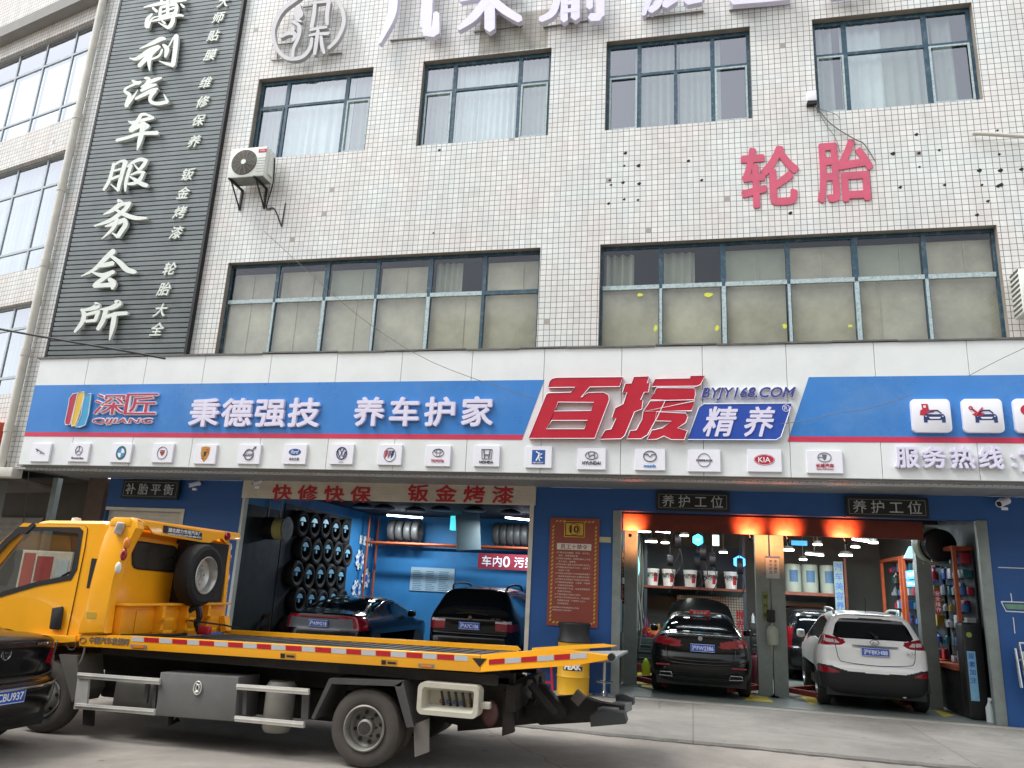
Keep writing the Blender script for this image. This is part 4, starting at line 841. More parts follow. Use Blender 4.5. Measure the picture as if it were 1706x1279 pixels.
# ================================================================ wall equipment
def ac_unit(name,label,x0,x1,z0,z1,y0,bracket=True):
    T=thing(name,label,'air conditioner',((x0+x1)/2,YT,z0),'air conditioner outdoor units'); Mw=M_ac
    mb=MB(); mb.box(x0,x1,y0,YT-.14,z0,z1,.02); mb.build('body',Mw,T)
    h=z1-z0; r=h*.43; cx=x0+r+.06; cz=z0+h*.5
    mb=MB(); mb.lathe([(0,.0),(r,.0),(r,-.012),(0,-.013)],(cx,y0-.004,cz),(0,-1,0),40); mb.build('fan_opening',mat('fan_dark','3c3a33',.6,0,.1,6),T)
    mb=MB()
    for k in range(1,11): mb.tube([(cx+r*k/10.5*math.cos(t*.2618),y0-.022,cz+r*k/10.5*math.sin(t*.2618)) for t in range(24)],.0045,4,True)
    for k in range(12): t=k*math.pi/6; mb.tube([(cx+.06*math.cos(t),y0-.024,cz+.06*math.sin(t)),(cx+r*math.cos(t+.25),y0-.024,cz+r*math.sin(t+.25))],.004,4)
    mb.build('fan_grille',mat('grille_grey','8d897c',.5,0,.08,6),T)
    mb=MB(); mb.cyl((cx,y0-.035,cz),(cx,y0-.01,cz),r*.19,n=24); mb.build('hub',Mw,T)
    lx=(cx+r+x1)/2
    mb=MB()
    for k in range(6): mb.box(lx-.09,lx+.1,y0-.006,y0+.002,z0+h*(.15+.09*k),z0+h*(.15+.09*k)+.008)
    mb.build('vent_ribs',mat('rib_shadow','a8a9a2',.6,0,0),T)
    mb=MB(); mb.box(lx-.09,lx+.1,y0-.006,y0+.002,z1-.14,z1-.06); o=mb.build('red_badge',M_redp,T)
    textY('TCL',lx-.05,lx+.06,z1-.115,z1-.085,y0-.0061,.002,M_wpure,T,'badge_lettering',.02)
    if bracket:
        for bx in (x0+.05,x1-.22):
            mb=MB(); mb.box(bx,bx+.04,y0-.03,YT-.003,z0-.045,z0-.005); mb.box(bx,bx+.04,YT-.045,YT-.003,z0-.5,z0-.05); mb.tube([(bx+.02,y0+.08,z0-.05),(bx+.02,YT-.03,z0-.47)],.018,6); mb.build('bracket',M_black,T)
        mb=MB(); mb.box(x0+.02,x1-.02,y0+.02,YT-.16,z0-.003,z0-.0005); mb.build('base_tray',M_grey,T)
        mb=MB(); mb.tube(cr([(x1-.01,YT-.3,z1-.15),(x1+.06,YT-.28,z1-.2),(x1+.05,YT-.2,z0),(x1-.12,YT-.05,z0-.5),(x1+.05,YT-.02,z0-.52),(x1+.28,YT-.02,z0-.95)],8),.014,6); mb.tube(cr([(x1+.28,YT-.02,z0-.95),(x1+.3,YT-.02,z0-.4)],6),.012,6); mb.build('refrigerant_pipe',M_black,T)
        mb=MB(); mb.box(x1-.002,x1+.05,y0+.12,YT-.2,z0+.1,z1-.1,.01); mb.build('valve_cover',Mw,T)
    return T
M_ac=mat('ac_enamel','dfe2da',.4,0,.05,3,dirt_sheen=.2)
yA=YT-.52; p=at(385,252,yA); q=at(459,293,yA)
ac_unit('air_conditioner','white outdoor air conditioner on black brackets at the left corner of the first upper window',p.x,p.x+.86,at(385,296,yA).z,at(400,247,yA).z,yA)
p=at(1697,450,yA); ac_unit('air_conditioner','outdoor air conditioner cut by the right edge beside the lower strip window',p.x,p.x+.9,at(1700,520,yA).z,at(1700,447,yA).z,yA,False)
acs=bpy.data.objects['air_conditioner.001']
mb=MB()
x=p.x
for k in range(9): z=at(1700,516,yA).z+k*.085; mb.box(x-.008,x+.01,yA+.03,YT-.17,z,z+.035)
mb.build('side_fins',mat('dark_fins','5b5a54',.6,0,.1,5),acs)
jb=thing('junction_box','small white junction box hanging below the rightmost upper window with loose grey cables','junction box',at(1352,175,YT))
c=at(1352,163,YT-.05); mb=MB(); mb.box(c.x-.09,c.x+.08,YT-.13,YT-.004,c.z-.1,c.z+.11,.01); mb.build('box',M_wpure,jb)
mb=MB(); mb.box(c.x-.09,c.x+.08,YT-.11,YT-.004,c.z-.16,c.z-.1); mb.build('cable_gland',M_black,jb)
mb=MB()
for pts,r_ in (([(1354,172),(1368,188),(1380,202),(1398,216),(1425,232),(1440,240),(1458,268)],.011),([(1354,172),(1366,190),(1378,210),(1392,230),(1400,255)],.006),([(1360,180),(1392,190),(1400,200)],.006)):
    mb.tube(cr([tuple(at(x,y,YT-.05)) for x,y in pts],5),r_,5)
mb.build('loose_cable',M_wire,jb)
mb=MB(); mb.tube([at(1620,222,YT-.12),at(1660,224,YT-.14),at(1760,231,YT-.16)],.035,10); tag(mb.build('metal_pole',M_pipe),'short pale metal pole sticking out along the wall at the right edge','pole')
# overhead cables: (photo points, distance to facade, radius)
for nm,lab,pts,Y,r_ in (('overhead_cable','thick black cable sagging across the left side above the signboard',[(-60,536),(0,548),(100,566),(200,583),(275,597)],12.6,.022),
    ('overhead_cable','thin grey wire running diagonally down over the lower left strip window',[(440,385),(500,440),(600,528),(720,603),(885,662)],13.1,.0055),
    ('overhead_cable','thin dark wire crossing the right blue band',[(1300,706),(1345,700),(1400,687),(1450,680),(1520,657)],13.2,.005),
    ('overhead_cable','pale thin wire rising to the right edge over the white panels',[(1612,627),(1640,612),(1680,592),(1760,555)],13.1,.005)):
    mb=MB(); P=[at(x,y,Y-.02*i) for i,(x,y) in enumerate(pts)]; mb.tube(cr([tuple(v) for v in P],5),r_,6); tag(mb.build(nm,M_cable if r_>.01 else M_wire),lab,'cable')
# ================================================================ black bay signs, cameras, poster
def bay_sign(s,p,q,label):
    Y=YL-.12; a=at(*p,Y); b=at(*q,Y); T=thing('bay_sign',label,'sign',((a.x+b.x)/2,Y,b.z),'black hanging signs above the bays')
    mb=MB(); mb.box(a.x,b.x,Y,Y+.06,b.z,a.z,.004,1); mb.build('board',M_signblk,T)
    i=.05; mb=MB()
    for x0,x1,z0,z1 in ((a.x+i,b.x-i,a.z-i-.008,a.z-i),(a.x+i,b.x-i,b.z+i,b.z+i+.008),(a.x+i,a.x+i+.008,b.z+i+.008,a.z-i-.008),(b.x-i-.008,b.x-i,b.z+i+.008,a.z-i-.008)): mb.box(x0,x1,Y-.003,Y-.0005,z0,z1)
    mb.build('border_line',M_grey,T)
    n=len(s); W=(b.x-a.x-.16); cw=min((a.z-b.z)*.66,W/n*.82)
    for k,ch in enumerate(s):
        cx=a.x+.08+W*(k+.5)/n; cz=(a.z+b.z)/2; textY(ch,cx-cw/2,cx+cw/2,cz-cw/2,cz+cw/2,Y-.001,.02,M_silver,T,'character',.008,0,'em')
bay_sign('补胎平衡',(206,798),(295,832),'black sign with four silver characters over the closed shutter behind the truck cab')
bay_sign('养护工位',(1093,818),(1216,853),'black sign with four silver characters over the bay of the black sedan')
bay_sign('养护工位',(1408,826),(1549,864),'black sign with four silver characters over the bay of the white crossover')
def cctv(px,py,label,s=1):
    c=at(px,py,YL-.15); T=thing('security_camera',label,'security camera',(c.x,YL-.02,c.z),'white security cameras under the canopy')
    mb=MB(); mb.cyl((c.x,YL-.01,c.z+.02),(c.x,YL-.06,c.z+.02),.05*s,n=16); mb.tube([(c.x,YL-.05,c.z+.02),(c.x-.03,YL-.14,c.z+.0)],.018,8); mb.build('mount',M_wpure,T)
    mb=MB(); mb.cyl((c.x+.07*s,YL-.10,c.z+.03),(c.x-.1*s,YL-.26,c.z-.05),.055*s,n=16); mb.build('housing',M_wpure,T)
    mb=MB(); mb.cyl((c.x-.1*s,YL-.26,c.z-.05),(c.x-.104*s,YL-.263,c.z-.052),.042*s,n=16); mb.build('lens',M_black,T)
    mb=MB(); mb.box(c.x-.05,c.x+.05,YL-.18,YL-.14,c.z-.14,c.z-.09,.008); mb.build('sensor',M_wpure,T)
cctv(326,806,'small white security camera right of the tyre sign',.8); cctv(1672,836,'white security camera at the far right under the canopy',1.1); cctv(430,803,'white dome camera stub at the left end of the rolled shutter',.6)
# rules poster
Y=YL-.015; a=at(917,862,Y); b=at(988,1044,Y); x0,x1=a.x,a.x+.96; z1,z0=a.z,at(940,1043,Y).z
PO=thing('rules_poster','tall brown-red rules poster with a hazard-striped border and a yellow number square','poster',((x0+x1)/2,Y,z0))
mb=MB(); mb.box(x0,x1,Y-.008,Y+.008,z0,z1); mb.build('sheet',mat('poster_brown','8f4638',.45,0,.06,2),PO)
M_py=mat('poster_yellow','cfa83c',.5,0,.05,3); M_pc=mat('poster_cream','d8cdbf',.5,0,.05,3)
mb=MB(); w_=.035
def hz(x,z,vert):
    s=.05
    if vert: mb.prism([(x,Y-.0095,z),(x+w_,Y-.0095,z+.03),(x+w_,Y-.0095,z+.065),(x,Y-.0095,z+.035)],(0,.001,0))
    else: mb.prism([(x,Y-.0095,z),(x+.035,Y-.0095,z),(x+.065,Y-.0095,z+w_),(x+.03,Y-.0095,z+w_)],(0,.001,0))
n=int((z1-z0-.14)/.072)
for k in range(n):
    for x in (x0+.05,x1-.05-w_): hz(x,z0+.07+k*.072,True)
for k in range(11):
    hz(x0+.1+k*.07,z0+.045,False)
    if k<3 or k>7: hz(x0+.1+k*.07,z1-.08,False)
mb.build('hazard_border',M_py,PO)
cx=(x0+x1)/2; mb=MB(); mb.box(cx-.2,cx+.2,Y-.0115,Y-.0082,z1-.36,z1-.06,.001); sq=mb.build('number_square',M_py,PO)
mb=MB(); mb.tube([(cx+sx*.175,Y-.0125,z1-.21+sz*.125) for sx,sz in ((-1,-1),(1,-1),(1,1),(-1,1))],.012,5,True); mb.build('black_border',M_black,PO)
mb=MB(); mb.tube([(cx+.105*math.cos(t*.2618),Y-.0125,z1-.21+.105*math.sin(t*.2618)) for t in range(24)],.007,5,True); mb.build('red_ring',M_redp,PO)
textY('10',cx-.085,cx+.085,z1-.275,z1-.145,Y-.019,.003,M_black,PO,'number',.02)
mb=MB(); mb.box(cx-.33,cx+.33,Y-.0105,Y-.0082,z1-.60,z1-.48); mb.build('title_strip',M_pc,PO)
textY('员工十禁令',cx-.26,cx+.26,z1-.585,z1-.495,Y-.0106,.002,mat('poster_title','6b2f33',.5,0,0),PO,'title',.01)
rows=['1.严禁在车间抽烟、吃饭、玩手机、','睡觉、喝酒等做私事。','2.严禁在车间追逐、打闹影响他人工作及','员工安全、健康等。','3.严禁与客户或客人发生冲突打骂行为。','4.严禁擅自离开岗位旷工怠工、消极怠工','无故旷工等。','5.严禁私自使用客户车内物品或将客户','物品带走或损坏客人车辆乱扔垃圾。','6.严禁私自驾驶客户车辆外出办事等。','7.严禁随意拆卸配件、工具等、不按规','定操作使用设备。','8.严禁收受客户礼品、私自收费维修等','损害公司利益。','9.严禁泄露公司客户资料。','10.严禁工作时间私自外出，不按规章','制度操作设备，严禁带外人进入','车间维修区。']
z=z1-.64
mb=MB()
for s in rows:
    ind=.0 if s[0].isdigit() else .05; n=len(s); letter(mb,s,(cx-.34+ind,Y-.0083,z-.032),(min(.66-ind,.038*n),0,0),(0,0,.032),NF,.0015,.006,0,'ink'); z-=.055 if True else 0
mb.build('rules_text',M_pc,PO,flip=False)
mb=MB()
for s in ('违反者按公司规章制度处以罚款，','希望全体员工自觉遵守。'):
    z-=.02; letter(mb,s,(cx-.38,Y-.0083,z-.028),(.034*len(s),0,0),(0,0,.028),NF,.0015,.006,0,'ink'); z-=.03
mb.build('closing_text',M_pc,PO,flip=False)
a=at(995,894,YL-.01); mb=MB(); mb.box(a.x,a.x+.26,YL-.012,YL-.002,a.z-.1,a.z); tag(mb.build('paper_note',mat('note_paper','b7b48a',.8,0,.1,6)),'small yellowish paper note stuck on the blue wall right of the poster','note')
# ================================================================ left hall
XW=-9.44
def tyre(mb,c,ax,r=.32,wd=.2,ri=.2,n=30):
    h=wd/2; mb.lathe([(ri,-h*.75),(ri+.02,-h*.9),(r-.06,-h),(r-.015,-h*.8),(r,-h*.5),(r,h*.5),(r-.015,h*.8),(r-.06,h),(ri+.02,h*.9),(ri,h*.75),(ri,-h*.75)],c,ax,n); return mb
mb=MB(); mb.box(XW-.0,XW+.018,16.95,20.75,.2,3.5); TP=tag(mb.build('tyre_backdrop',mat('backdrop_dark','15181b',.6,0,.2,3)),'dark board on the hall wall carrying the rows of hung tyres','board')  # added sheet that keeps the gaps between the tyres dark
mb=MB(); mb.box(XW+.0,XW+.02,15.25,16.9,.05,3.3); tag(mb.build('dark_wall_panel',mat('panel_dark','181d1d',.6,.1,.25,3)),'dark closed side door on the hall wall under the hose drum','door')  # flat sheet added to make this stretch of wall dark
T0=None; M_peg_glint=mat('rim_highlight','8fc4dc',.4,.2,.1,5)
for r_ in range(5):
    for k in range(5):
        loc=Vector((XW+.13,17.55+.62*k+(.28 if r_%2 else 0),.62+.62*r_+.03*math.sin(k*2.1+r_)))
        if T0 is None:
            mb=MB(); tyre(mb,loc,(1,0,0)); T0=mb.build('tyre',M_rubber); tag(T0,'black tyre hung on a peg among the rows beside the gear-shaped signs','tyre','tyres hung in rows on the wall'); b0=loc-T0.location
            mb=MB(); mb.cyl(loc+Vector((-.1,0,0)),loc+Vector((.06,0,0)),.05,n=10); mb.prism([loc+Vector((.05,math.cos(R(20+14*t))*.17,math.sin(R(20+14*t))*.17)) for t in range(11)],(.02,0,0)); mb.build('peg_and_glint',M_peg_glint,T0)  # peg, plus a pale blue crescent painted as the rim's highlight
        else: dup(T0,loc-b0)
M_gear=mat('gear_sign_white','dfe6ea',.5,0,.03,4); M_gearb=mat('gear_sign_blue','2c5fb5',.4,0,.05,4)
for i,(px,py) in enumerate(((599,932),(625,934),(609,963),(593,983),(624,985))):
    c=atX(px,py,XW+.02); T=thing('gear_sign',('upper left','upper right','middle','lower left','lower right')[i]+' of the five white gear-shaped signs beside the hung tyres','sign',c,'white gear-shaped wall signs')
    mb=MB(); n=48
    mb.prism([(c.x,c.y+math.cos(2*math.pi*t/n)*(.30 if (t//3)%2 else .24),c.z+math.sin(2*math.pi*t/n)*(.30 if (t//3)%2 else .24)) for t in range(n)],(.02,0,0)); mb.build('gear',M_gear,T)
    mb=MB(); mb.cyl((c.x+.018,c.y,c.z),(c.x+.026,c.y,c.z),.11,n=20); mb.build('blue_centre',M_gearb,T)
    mb=MB()
    for t in range(8): a=t*math.pi/4; mb.cyl((c.x+.018,c.y+.18*math.cos(a),c.z+.18*math.sin(a)),(c.x+.024,c.y+.18*math.cos(a),c.z+.18*math.sin(a)),.035,n=8)
    mb.build('hole_ring',mat('gear_hole','53789c',.5,0,0),T)
WT=thing('wall_characters','small white characters on the blue wall above the gear signs','lettering',atX(612,905,XW+.01))
for i,ch in enumerate('轮胎展示区'):
    c=atX(601+6.5*i,899+1.6*i,XW+.01); mb=MB(); letter(mb,ch,c+Vector((0,-.11,-.14)),(0,.22,0),(0,0,.28),Vector((1,0,0)),.02,.02); mb.build('character',M_gear,WT,flip=False)
# orange pipe rack across the back wall
RK=thing('pipe_rack','long orange pipe rack along the blue back wall of the left hall','rack',(-5.5,21.7,0))
zr_=at(760,909,21.6).z
mb=MB()
for y in (21.5,22.2): mb.cyl((-9.25,y,zr_),(-3.1,y,zr_),.035,n=10)
for x in (-9.2,-4.35,-3.15): mb.cyl((x,21.5,.05),(x,21.5,zr_+.75),.035,n=10); mb.cyl((x,22.2,.05),(x,22.2,zr_+.75),.035,n=10)
mb.cyl((-4.35,21.5,zr_-.75),(-3.1,21.5,zr_-.75),.03,n=10)
mb.build('pipe_frame',M_orange,RK)
mb=MB()
for x in [-9.1+.25*i for i in range(24)]: mb.box(x,x+.02,21.5,22.2,zr_+.036,zr_+.05)
mb.build('rack_bars',M_orange,RK)
T1=None; Ls=('first tyre from the left','second tyre from the left','third tyre from the left','fourth tyre from the left','first of the shiny tyres at the right','second of the shiny tyres at the right','third of the shiny tyres at the right','fourth of the shiny tyres at the right','rightmost shiny tyre')
M_tw=mat('tyre_grey','4a4a4a',.45,0,.2,10)
for i,px in enumerate((655,668,682,695,829,841,853,864,876)):
    loc=Vector((at(px,890,21.85).x,21.85,zr_+.05+.33))
    if T1 is None: mb=MB(); tyre(mb,loc,(1,0,0),.33,.21); T1=mb.build('tyre',M_tw); tag(T1,Ls[i]+' standing on the orange pipe rack','tyre','tyres standing on the pipe rack'); b1=loc-T1.location
    else: dup(T1,loc-b1,Ls[i]+' standing on the orange pipe rack')
a=at(797,921,21.44); b=at(890,951,21.44); BN=thing('red_banner','dark red banner with dark outlined characters hung on the orange rack at the right','banner',((a.x+b.x)/2,21.44,b.z))
mb=MB(); mb.box(a.x,b.x+.3,21.44,21.45,b.z,a.z); mb.build('cloth',mat('banner_red','8e2638',.6,0,.08,3),BN)
for i,ch in enumerate('车内0污染'): 
    x=a.x+.1+i*.31; textY(ch,x,x+(.3 if ch!='0' else .2),b.z+.06,a.z-.06,21.438,.004,M_wpure,BN,'character',.015,0,'ink' if ch=='0' else 'em')
textY('空',a.x+1.78,a.x+2.05,b.z+.06,a.z-.06,21.438,.004,M_wpure,BN,'character',.015,0,'em')
a=at(685,944,22.36); b=at(755,987,22.36); NT=thing('wall_notice','large pale notice sheet with rows of small text on the blue back wall','notice',((a.x+b.x)/2,22.38,b.z))
mb=MB(); mb.box(a.x,b.x,22.37,22.385,b.z,a.z); mb.build('sheet',mat('notice_paper','9db6c6',.6,0,.04,3),NT)
mb=MB()
for k in range(11):
    for j in range(3): mb.box(a.x+.08+j*.4,a.x+.08+j*.4+random.uniform(.2,.34),22.366,22.3695,a.z-.1-.052*k-.02,a.z-.1-.052*k)
mb.build('text_rows',mat('notice_text','5b7b91',.7,0,0),NT)
c=at(780,886,20.4); HB=thing('hanging_board','white board hanging at an angle from the ceiling of the left hall','board',(c.x,c.y,c.z-.55))
mb=MB(); mb.obox(c,.7,.03,.95,Matrix.Rotation(R(38),3,'Z')@Matrix.Rotation(R(-6),3,'Y'),.004); mb.build('board',mat('board_grey','7d8f93',.5,0,.08,3),HB)
mb=MB(); mb.tube([c+Vector((-.2,.1,.45)),(c.x-.2,c.y+.1,ZC)],.008,5); mb.tube([c+Vector((.2,-.1,.45)),(c.x+.2,c.y-.1,ZC)],.008,5); mb.build('hanging_wire',M_black,HB)
c=at(757,871,21.2); mb=MB(); mb.box(c.x-.13,c.x+.13,21.2,21.4,c.z-.2,c.z+.2,.02); tag(mb.build('lit_box',emis('teal_lit','3fb0b8',.8)),'small glowing teal box sign hanging in front of the back rack','light box')
# hose drum, chair, upper-left bracket
c=at(456,880,16.2)+Vector((.12,0,0)); HD=thing('hose_drum','pale yellow hose drum with dark ends hung high at the left of the left hall','drum',c)
mb=MB(); mb.cyl(c+Vector((-.05,0,0)),c+Vector((.2,0,0)),.24,n=28); mb.build('yellow_drum',mat('pale_yellow_drum','b8b06c',.5,0,.1,4),HD)
mb=MB(); mb.cyl(c+Vector((-.36,0,0)),c+Vector((-.051,0,0)),.25,n=28); mb.cyl(c+Vector((.201,0,0)),c+Vector((.22,0,0)),.27,n=28); mb.build('dark_end',M_black,HD)
mb=MB(); mb.tube([c+Vector((0,0,.2)),(c.x,c.y,ZC)],.02,6); mb.tube([c+Vector((-.3,0,.2)),(c.x-.3,c.y,ZC)],.02,6); mb.build('hanger',M_grey,HD)
a=at(398,836,16.2); mb=MB(); mb.box(a.x-.2,a.x+.38,16.2,16.3,3.0,3.34); tag(mb.build('panel',mat('bright_blue_panel','4fa3c8',.4,0,.05,3)),'bright blue panel high in the left corner above the hose drum','panel')
c=at(430,1020,16.4); CH=thing('old_chair','old dark wooden chair standing by the left door jamb of the left hall','chair',(c.x,16.4,.045)); M_wood=mat('dark_wood','3a2f27',.6,0,.25,8)
mb=MB(); mb.box(c.x-.22,c.x+.22,16.2,16.62,.44,.48,.01); mb.build('seat',M_wood,CH)
for dx,dy in ((-.2,16.22),(.17,16.22)): mb=MB(); mb.box(c.x+dx,c.x+dx+.04,dy,dy+.04,.045,.44); mb.build('leg',M_wood,CH)
for dx in (-.2,.17): mb=MB(); mb.box(c.x+dx,c.x+dx+.04,16.58,16.62,.045,1.0); mb.build('leg',M_wood,CH)
mb=MB(); mb.box(c.x-.16,c.x+.17,16.585,16.61,.88,.98); mb.box(c.x-.16,c.x+.17,16.585,16.61,.65,.72); mb.build('backrest',M_wood,CH)
# lamps: fluorescent tubes and round ceiling discs (lit lamps, some of them added)
M_tube=emis('lit_tube','eef6ff',9); M_disc=emis('lit_disc','f4fff4',7)
def tube_lamp(p,q,label,e,grp='lit tubes in the halls'):
    p=Vector(p);q=Vector(q); T=thing('tube_lamp',label,'lamp',(p+q)/2,grp)
    mb=MB(); mb.cyl(p,q,.022,n=10); mb.build('tube',M_tube,T)
    mb=MB(); d=Vector((0,0,.045)); mb.tube([p+d,q+d],.03,6); mb.build('batten',M_grey,T)
    mb=MB(); mb.tube([(p+q)/2+d,((p+q)/2).xy.to_3d()+Vector((0,0,ZC))],.01,5); mb.build('hanger',M_grey,T)
    l=lamp('AREA',(p+q)/2-Vector((0,0,.05)),e,(q-p).length,(.86,.95,1),(0,0,math.atan2((q-p).y,(q-p).x)),.12); return T
def disc_lamp(c,label,e,r=.16):
    c=Vector(c); T=thing('disc_lamp',label,'lamp',c,'round lit lamps in the halls')
    mb=MB(); mb.cyl(c,c+Vector((0,0,.03)),r,n=20); mb.build('diffuser',M_disc,T); mb=MB(); mb.cyl(c+Vector((0,0,.031)),c+Vector((0,0,.1)),r*1.05,r*.8,20); mb.build('housing',M_grey,T)
    mb=MB(); mb.tube([c+Vector((0,0,.1)),(c.x,c.y,ZC)],.008,5); mb.build('hanger',M_grey,T)
    if e: lamp('AREA',c-Vector((0,0,.02)),e,r*1.6,(.92,1,.95))
zt_=at(670,857,20.8).z
a=at(645,858,20.8);b=at(702,862,20.8); tube_lamp((a.x,20.8,a.z),(b.x,20.9,b.z),'lit tube above the four dark rack tyres',42)
a=at(842,862,20.5);b=at(884,868,20.5); tube_lamp((a.x,20.5,a.z),(b.x+.5,20.6,b.z),'lit tube at the upper right of the left hall',42)
# dark hexagon grid of unlit lamp frames under the ceiling
for i,(px,py) in enumerate(((605,846),(640,848),(692,850),(735,851),(790,852),(850,855))):
    c=at(px,py,18.5+.4*(i%3)); mb=MB(); mb.lathe([(.0,0),(.26,0),(.3,.04),(.12,.12),(0,.12)],(c.x,c.y,min(c.z,3.62)),(0,0,1),20); tag(mb.build('ceiling_dish',mat('dish_dark','2e3a40',.4,.2,.1,4) if i==0 else bpy.data.materials['dish_dark']),'dark dish-shaped fitting in the row under the ceiling of the left hall','ceiling fitting','dark dish fittings under the ceiling')
# ================================================================ right halls
XL_,XR_=-1.42,4.98
SH=thing('oil_shelf','brown shelf carrying white oil buckets across the back of the black sedan bay','shelf',(0,22.1,0))
zs=at(1150,978,22).z; a=at(1074,970,22); b=at(1242,985,22)
M_shelf=mat('brown_shelf','7a4334',.5,0,.15,5)
mb=MB(); mb.box(a.x,b.x,21.7,22.4,zs-.06,zs); mb.build('shelf_board',M_shelf,SH)
for x in (a.x,b.x-.08): mb=MB(); mb.box(x,x+.08,21.75,21.83,.045,3.7); mb.build('post',mat('blue_grey_post','3a4550',.5,.2,.1,4),SH)
mb=MB(); mb.box(a.x,b.x,22.3,22.33,zs,zs+1.1); mb.build('back_panel',mat('dark_panel','262c33',.7,0,.1,3),SH)
M_buck=mat('white_bucket','e2e6e4',.4,0,.05,4)
BL=('white oil bucket at the left end of the brown shelf','second white oil bucket on the brown shelf','middle white oil bucket on the brown shelf','fourth oil bucket on the brown shelf, in the dark','white oil bucket at the right end of the brown shelf')
K0=None
for i,px in enumerate((1087,1114,1150,1184,1218)):
    loc=Vector((at(px,965,21.9).x,21.95,zs+.001))
    if K0 is None:
        K0=thing('oil_bucket',BL[0],'bucket',loc,'white oil buckets on the brown shelf')
        mb=MB(); mb.lathe([(0,0),(.14,0),(.175,.40),(0,.40)],loc,(0,0,1),28); mb.build('body',M_buck,K0); mb=MB(); mb.lathe([(0,.401),(.185,.401),(.185,.44),(0,.45)],loc,(0,0,1),28); mb.build('lid',M_buck,K0)
        mb=MB()
        for k in range(5):
            t0=R(-75+8*k); t1=R(-75+8*(k+1)); mb.poly([loc+Vector((math.cos(t)*r_,math.sin(t)*r_,z)) for t,r_,z in ((t0,.152,.1),(t1,.152,.1),(t1,.172,.33),(t0,.172,.33))])
        mb.build('red_patch',M_redp,K0)
        mb=MB(); letter(mb,'REPSOL',loc+Vector((-.175,-.172,.24)),(.33,-.02,0),(0,0,.10),NF,.004,.02,.25,'ink'); mb.build('lettering',M_black,K0,flip=False)
        mb=MB(); mb.tube([loc+Vector((.185*math.cos(t),-.10*abs(math.sin(t))-.06,.37-.16*math.sin(t))) for t in [math.pi*k/10 for k in range(11)]],.006,5); mb.build('handle',M_grey,K0)
    else: dup(K0,loc,BL[i])
SH2=thing('drum_shelf','brown shelf carrying three pale drums above the dark van','shelf',(2.6,22.1,0))
a=at(1303,984,22);b=at(1409,990,22); z2=at(1350,987,22).z
mb=MB(); mb.box(a.x,b.x,21.7,22.4,z2-.08,z2); mb.build('shelf_board',M_shelf,SH2)
mb=MB(); mb.box(b.x-.06,b.x,21.72,21.8,.045,3.0); mb.build('post',M_shelf,SH2)
D0=None
for i,px in enumerate((1322,1350,1381)):
    loc=Vector((at(px,975,21.9).x,21.95,z2+.001)); L_=('pale drum at the left end of the shelf beside the lift post','middle pale drum with a printed label on the shelf','right pale drum on the shelf, partly in the dark')[i]
    if D0 is None:
        D0=thing('pale_drum',L_,'drum',loc,'pale drums on the shelf'); mb=MB(); mb.lathe([(0,0),(.2,0),(.205,.02),(.205,.66),(.19,.7),(0,.7)],loc,(0,0,1),28); mb.build('body',mat('drum_pale','9aa59b',.4,0,.08,4),D0)
        mb=MB()
        for k in range(6):
            t0=R(-120+10*k); t1=R(-120+10*(k+1)); mb.poly([loc+Vector((math.cos(t)*.208,math.sin(t)*.208,z)) for t,z in ((t0,.25),(t1,.25),(t1,.55),(t0,.55))])
        mb.build('label',mat('drum_label','3f6a8f',.5,0,.2,8),D0)
    else: dup(D0,loc,L_)
# perforated board with red characters
a=at(1128,990,22.9); b=at(1242,1075,22.9)
PB=thing('pegboard','white perforated board with red characters behind the open hood','board',((a.x+b.x)/2,22.9,b.z))
m_=tile_mat('perforated_white',(.5,.5,.46),(.48,.48,.44),(.12,.12,.11),.07,.02,.1)
mb=MB(); mb.box(a.x,b.x,22.9,22.93,b.z,a.z); mb.build('board',m_,PB)
for i,ch in enumerate('抛光灯'): c=at(1234,1024+17*i,22.89); textY(ch,c.x-.13,c.x+.13,c.z-.13,c.z+.13,22.896,.006,M_redp,PB,'character',.03,0,'em')
a=at(1303,1000,23.0); b=at(1376,1002,23.0); DF=thing('inner_doorway','pale framed doorway to a dark room behind the van','doorway',((a.x+b.x)/2,23.1,0.045))
mb=MB(); mb.box(a.x,b.x,23.0,23.15,a.z-.14,a.z); mb.box(b.x-.13,b.x,23.0,23.15,.045,a.z-.14); mb.build('frame',mat('pale_frame','8f918a',.6,0,.08,4),DF)
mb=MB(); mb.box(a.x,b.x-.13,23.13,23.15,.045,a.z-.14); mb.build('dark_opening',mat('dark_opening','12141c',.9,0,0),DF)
# lifts
def lift(name,label,x0,x1,Y):
    T=thing('car_lift',label,'car lift',((x0+x1)/2,Y,.045),'two-post car lifts')
    for x,s in ((x0,1),(x1,-1)):
        mb=MB(); mb.box(x-.13,x+.13,Y-.1,Y-.02,.06,3.25); mb.box(x-.13,x-.10,Y-.02,Y+.14,.06,3.25); mb.box(x+.10,x+.13,Y-.02,Y+.14,.06,3.25); mb.box(x-.22,x+.22,Y-.25,Y+.3,.046,.06); po=mb.build('post',M_galv,T)
        mb=MB(); mb.box(x+s*.03-.1,x+s*.03+.1,Y+.0,Y+.16,.12,.75,.01); mb.build('carriage',M_black,T)
        for dy in (-.75,.9): mb=MB(); mb.prism([(x+s*.1,Y+.02,.13),(x+s*.1,Y+.14,.13),(x+s*.75,Y+.06+dy,.13),(x+s*.75,Y-.06+dy,.13)],(0,0,.09)); mb.build('arm',mat('lift_red','7b2a2a',.5,.1,.15,5) if 'lift_red' not in bpy.data.materials else bpy.data.materials['lift_red'],T)
    return T
Yp=16.75; xa=at(1297,1100,Yp).x
L1=lift('car_lift','grey two-post lift of the black sedan bay, its left post by the blue wall',at(1052,1000,16.9).x,at(1274,1100,Yp).x,Yp)
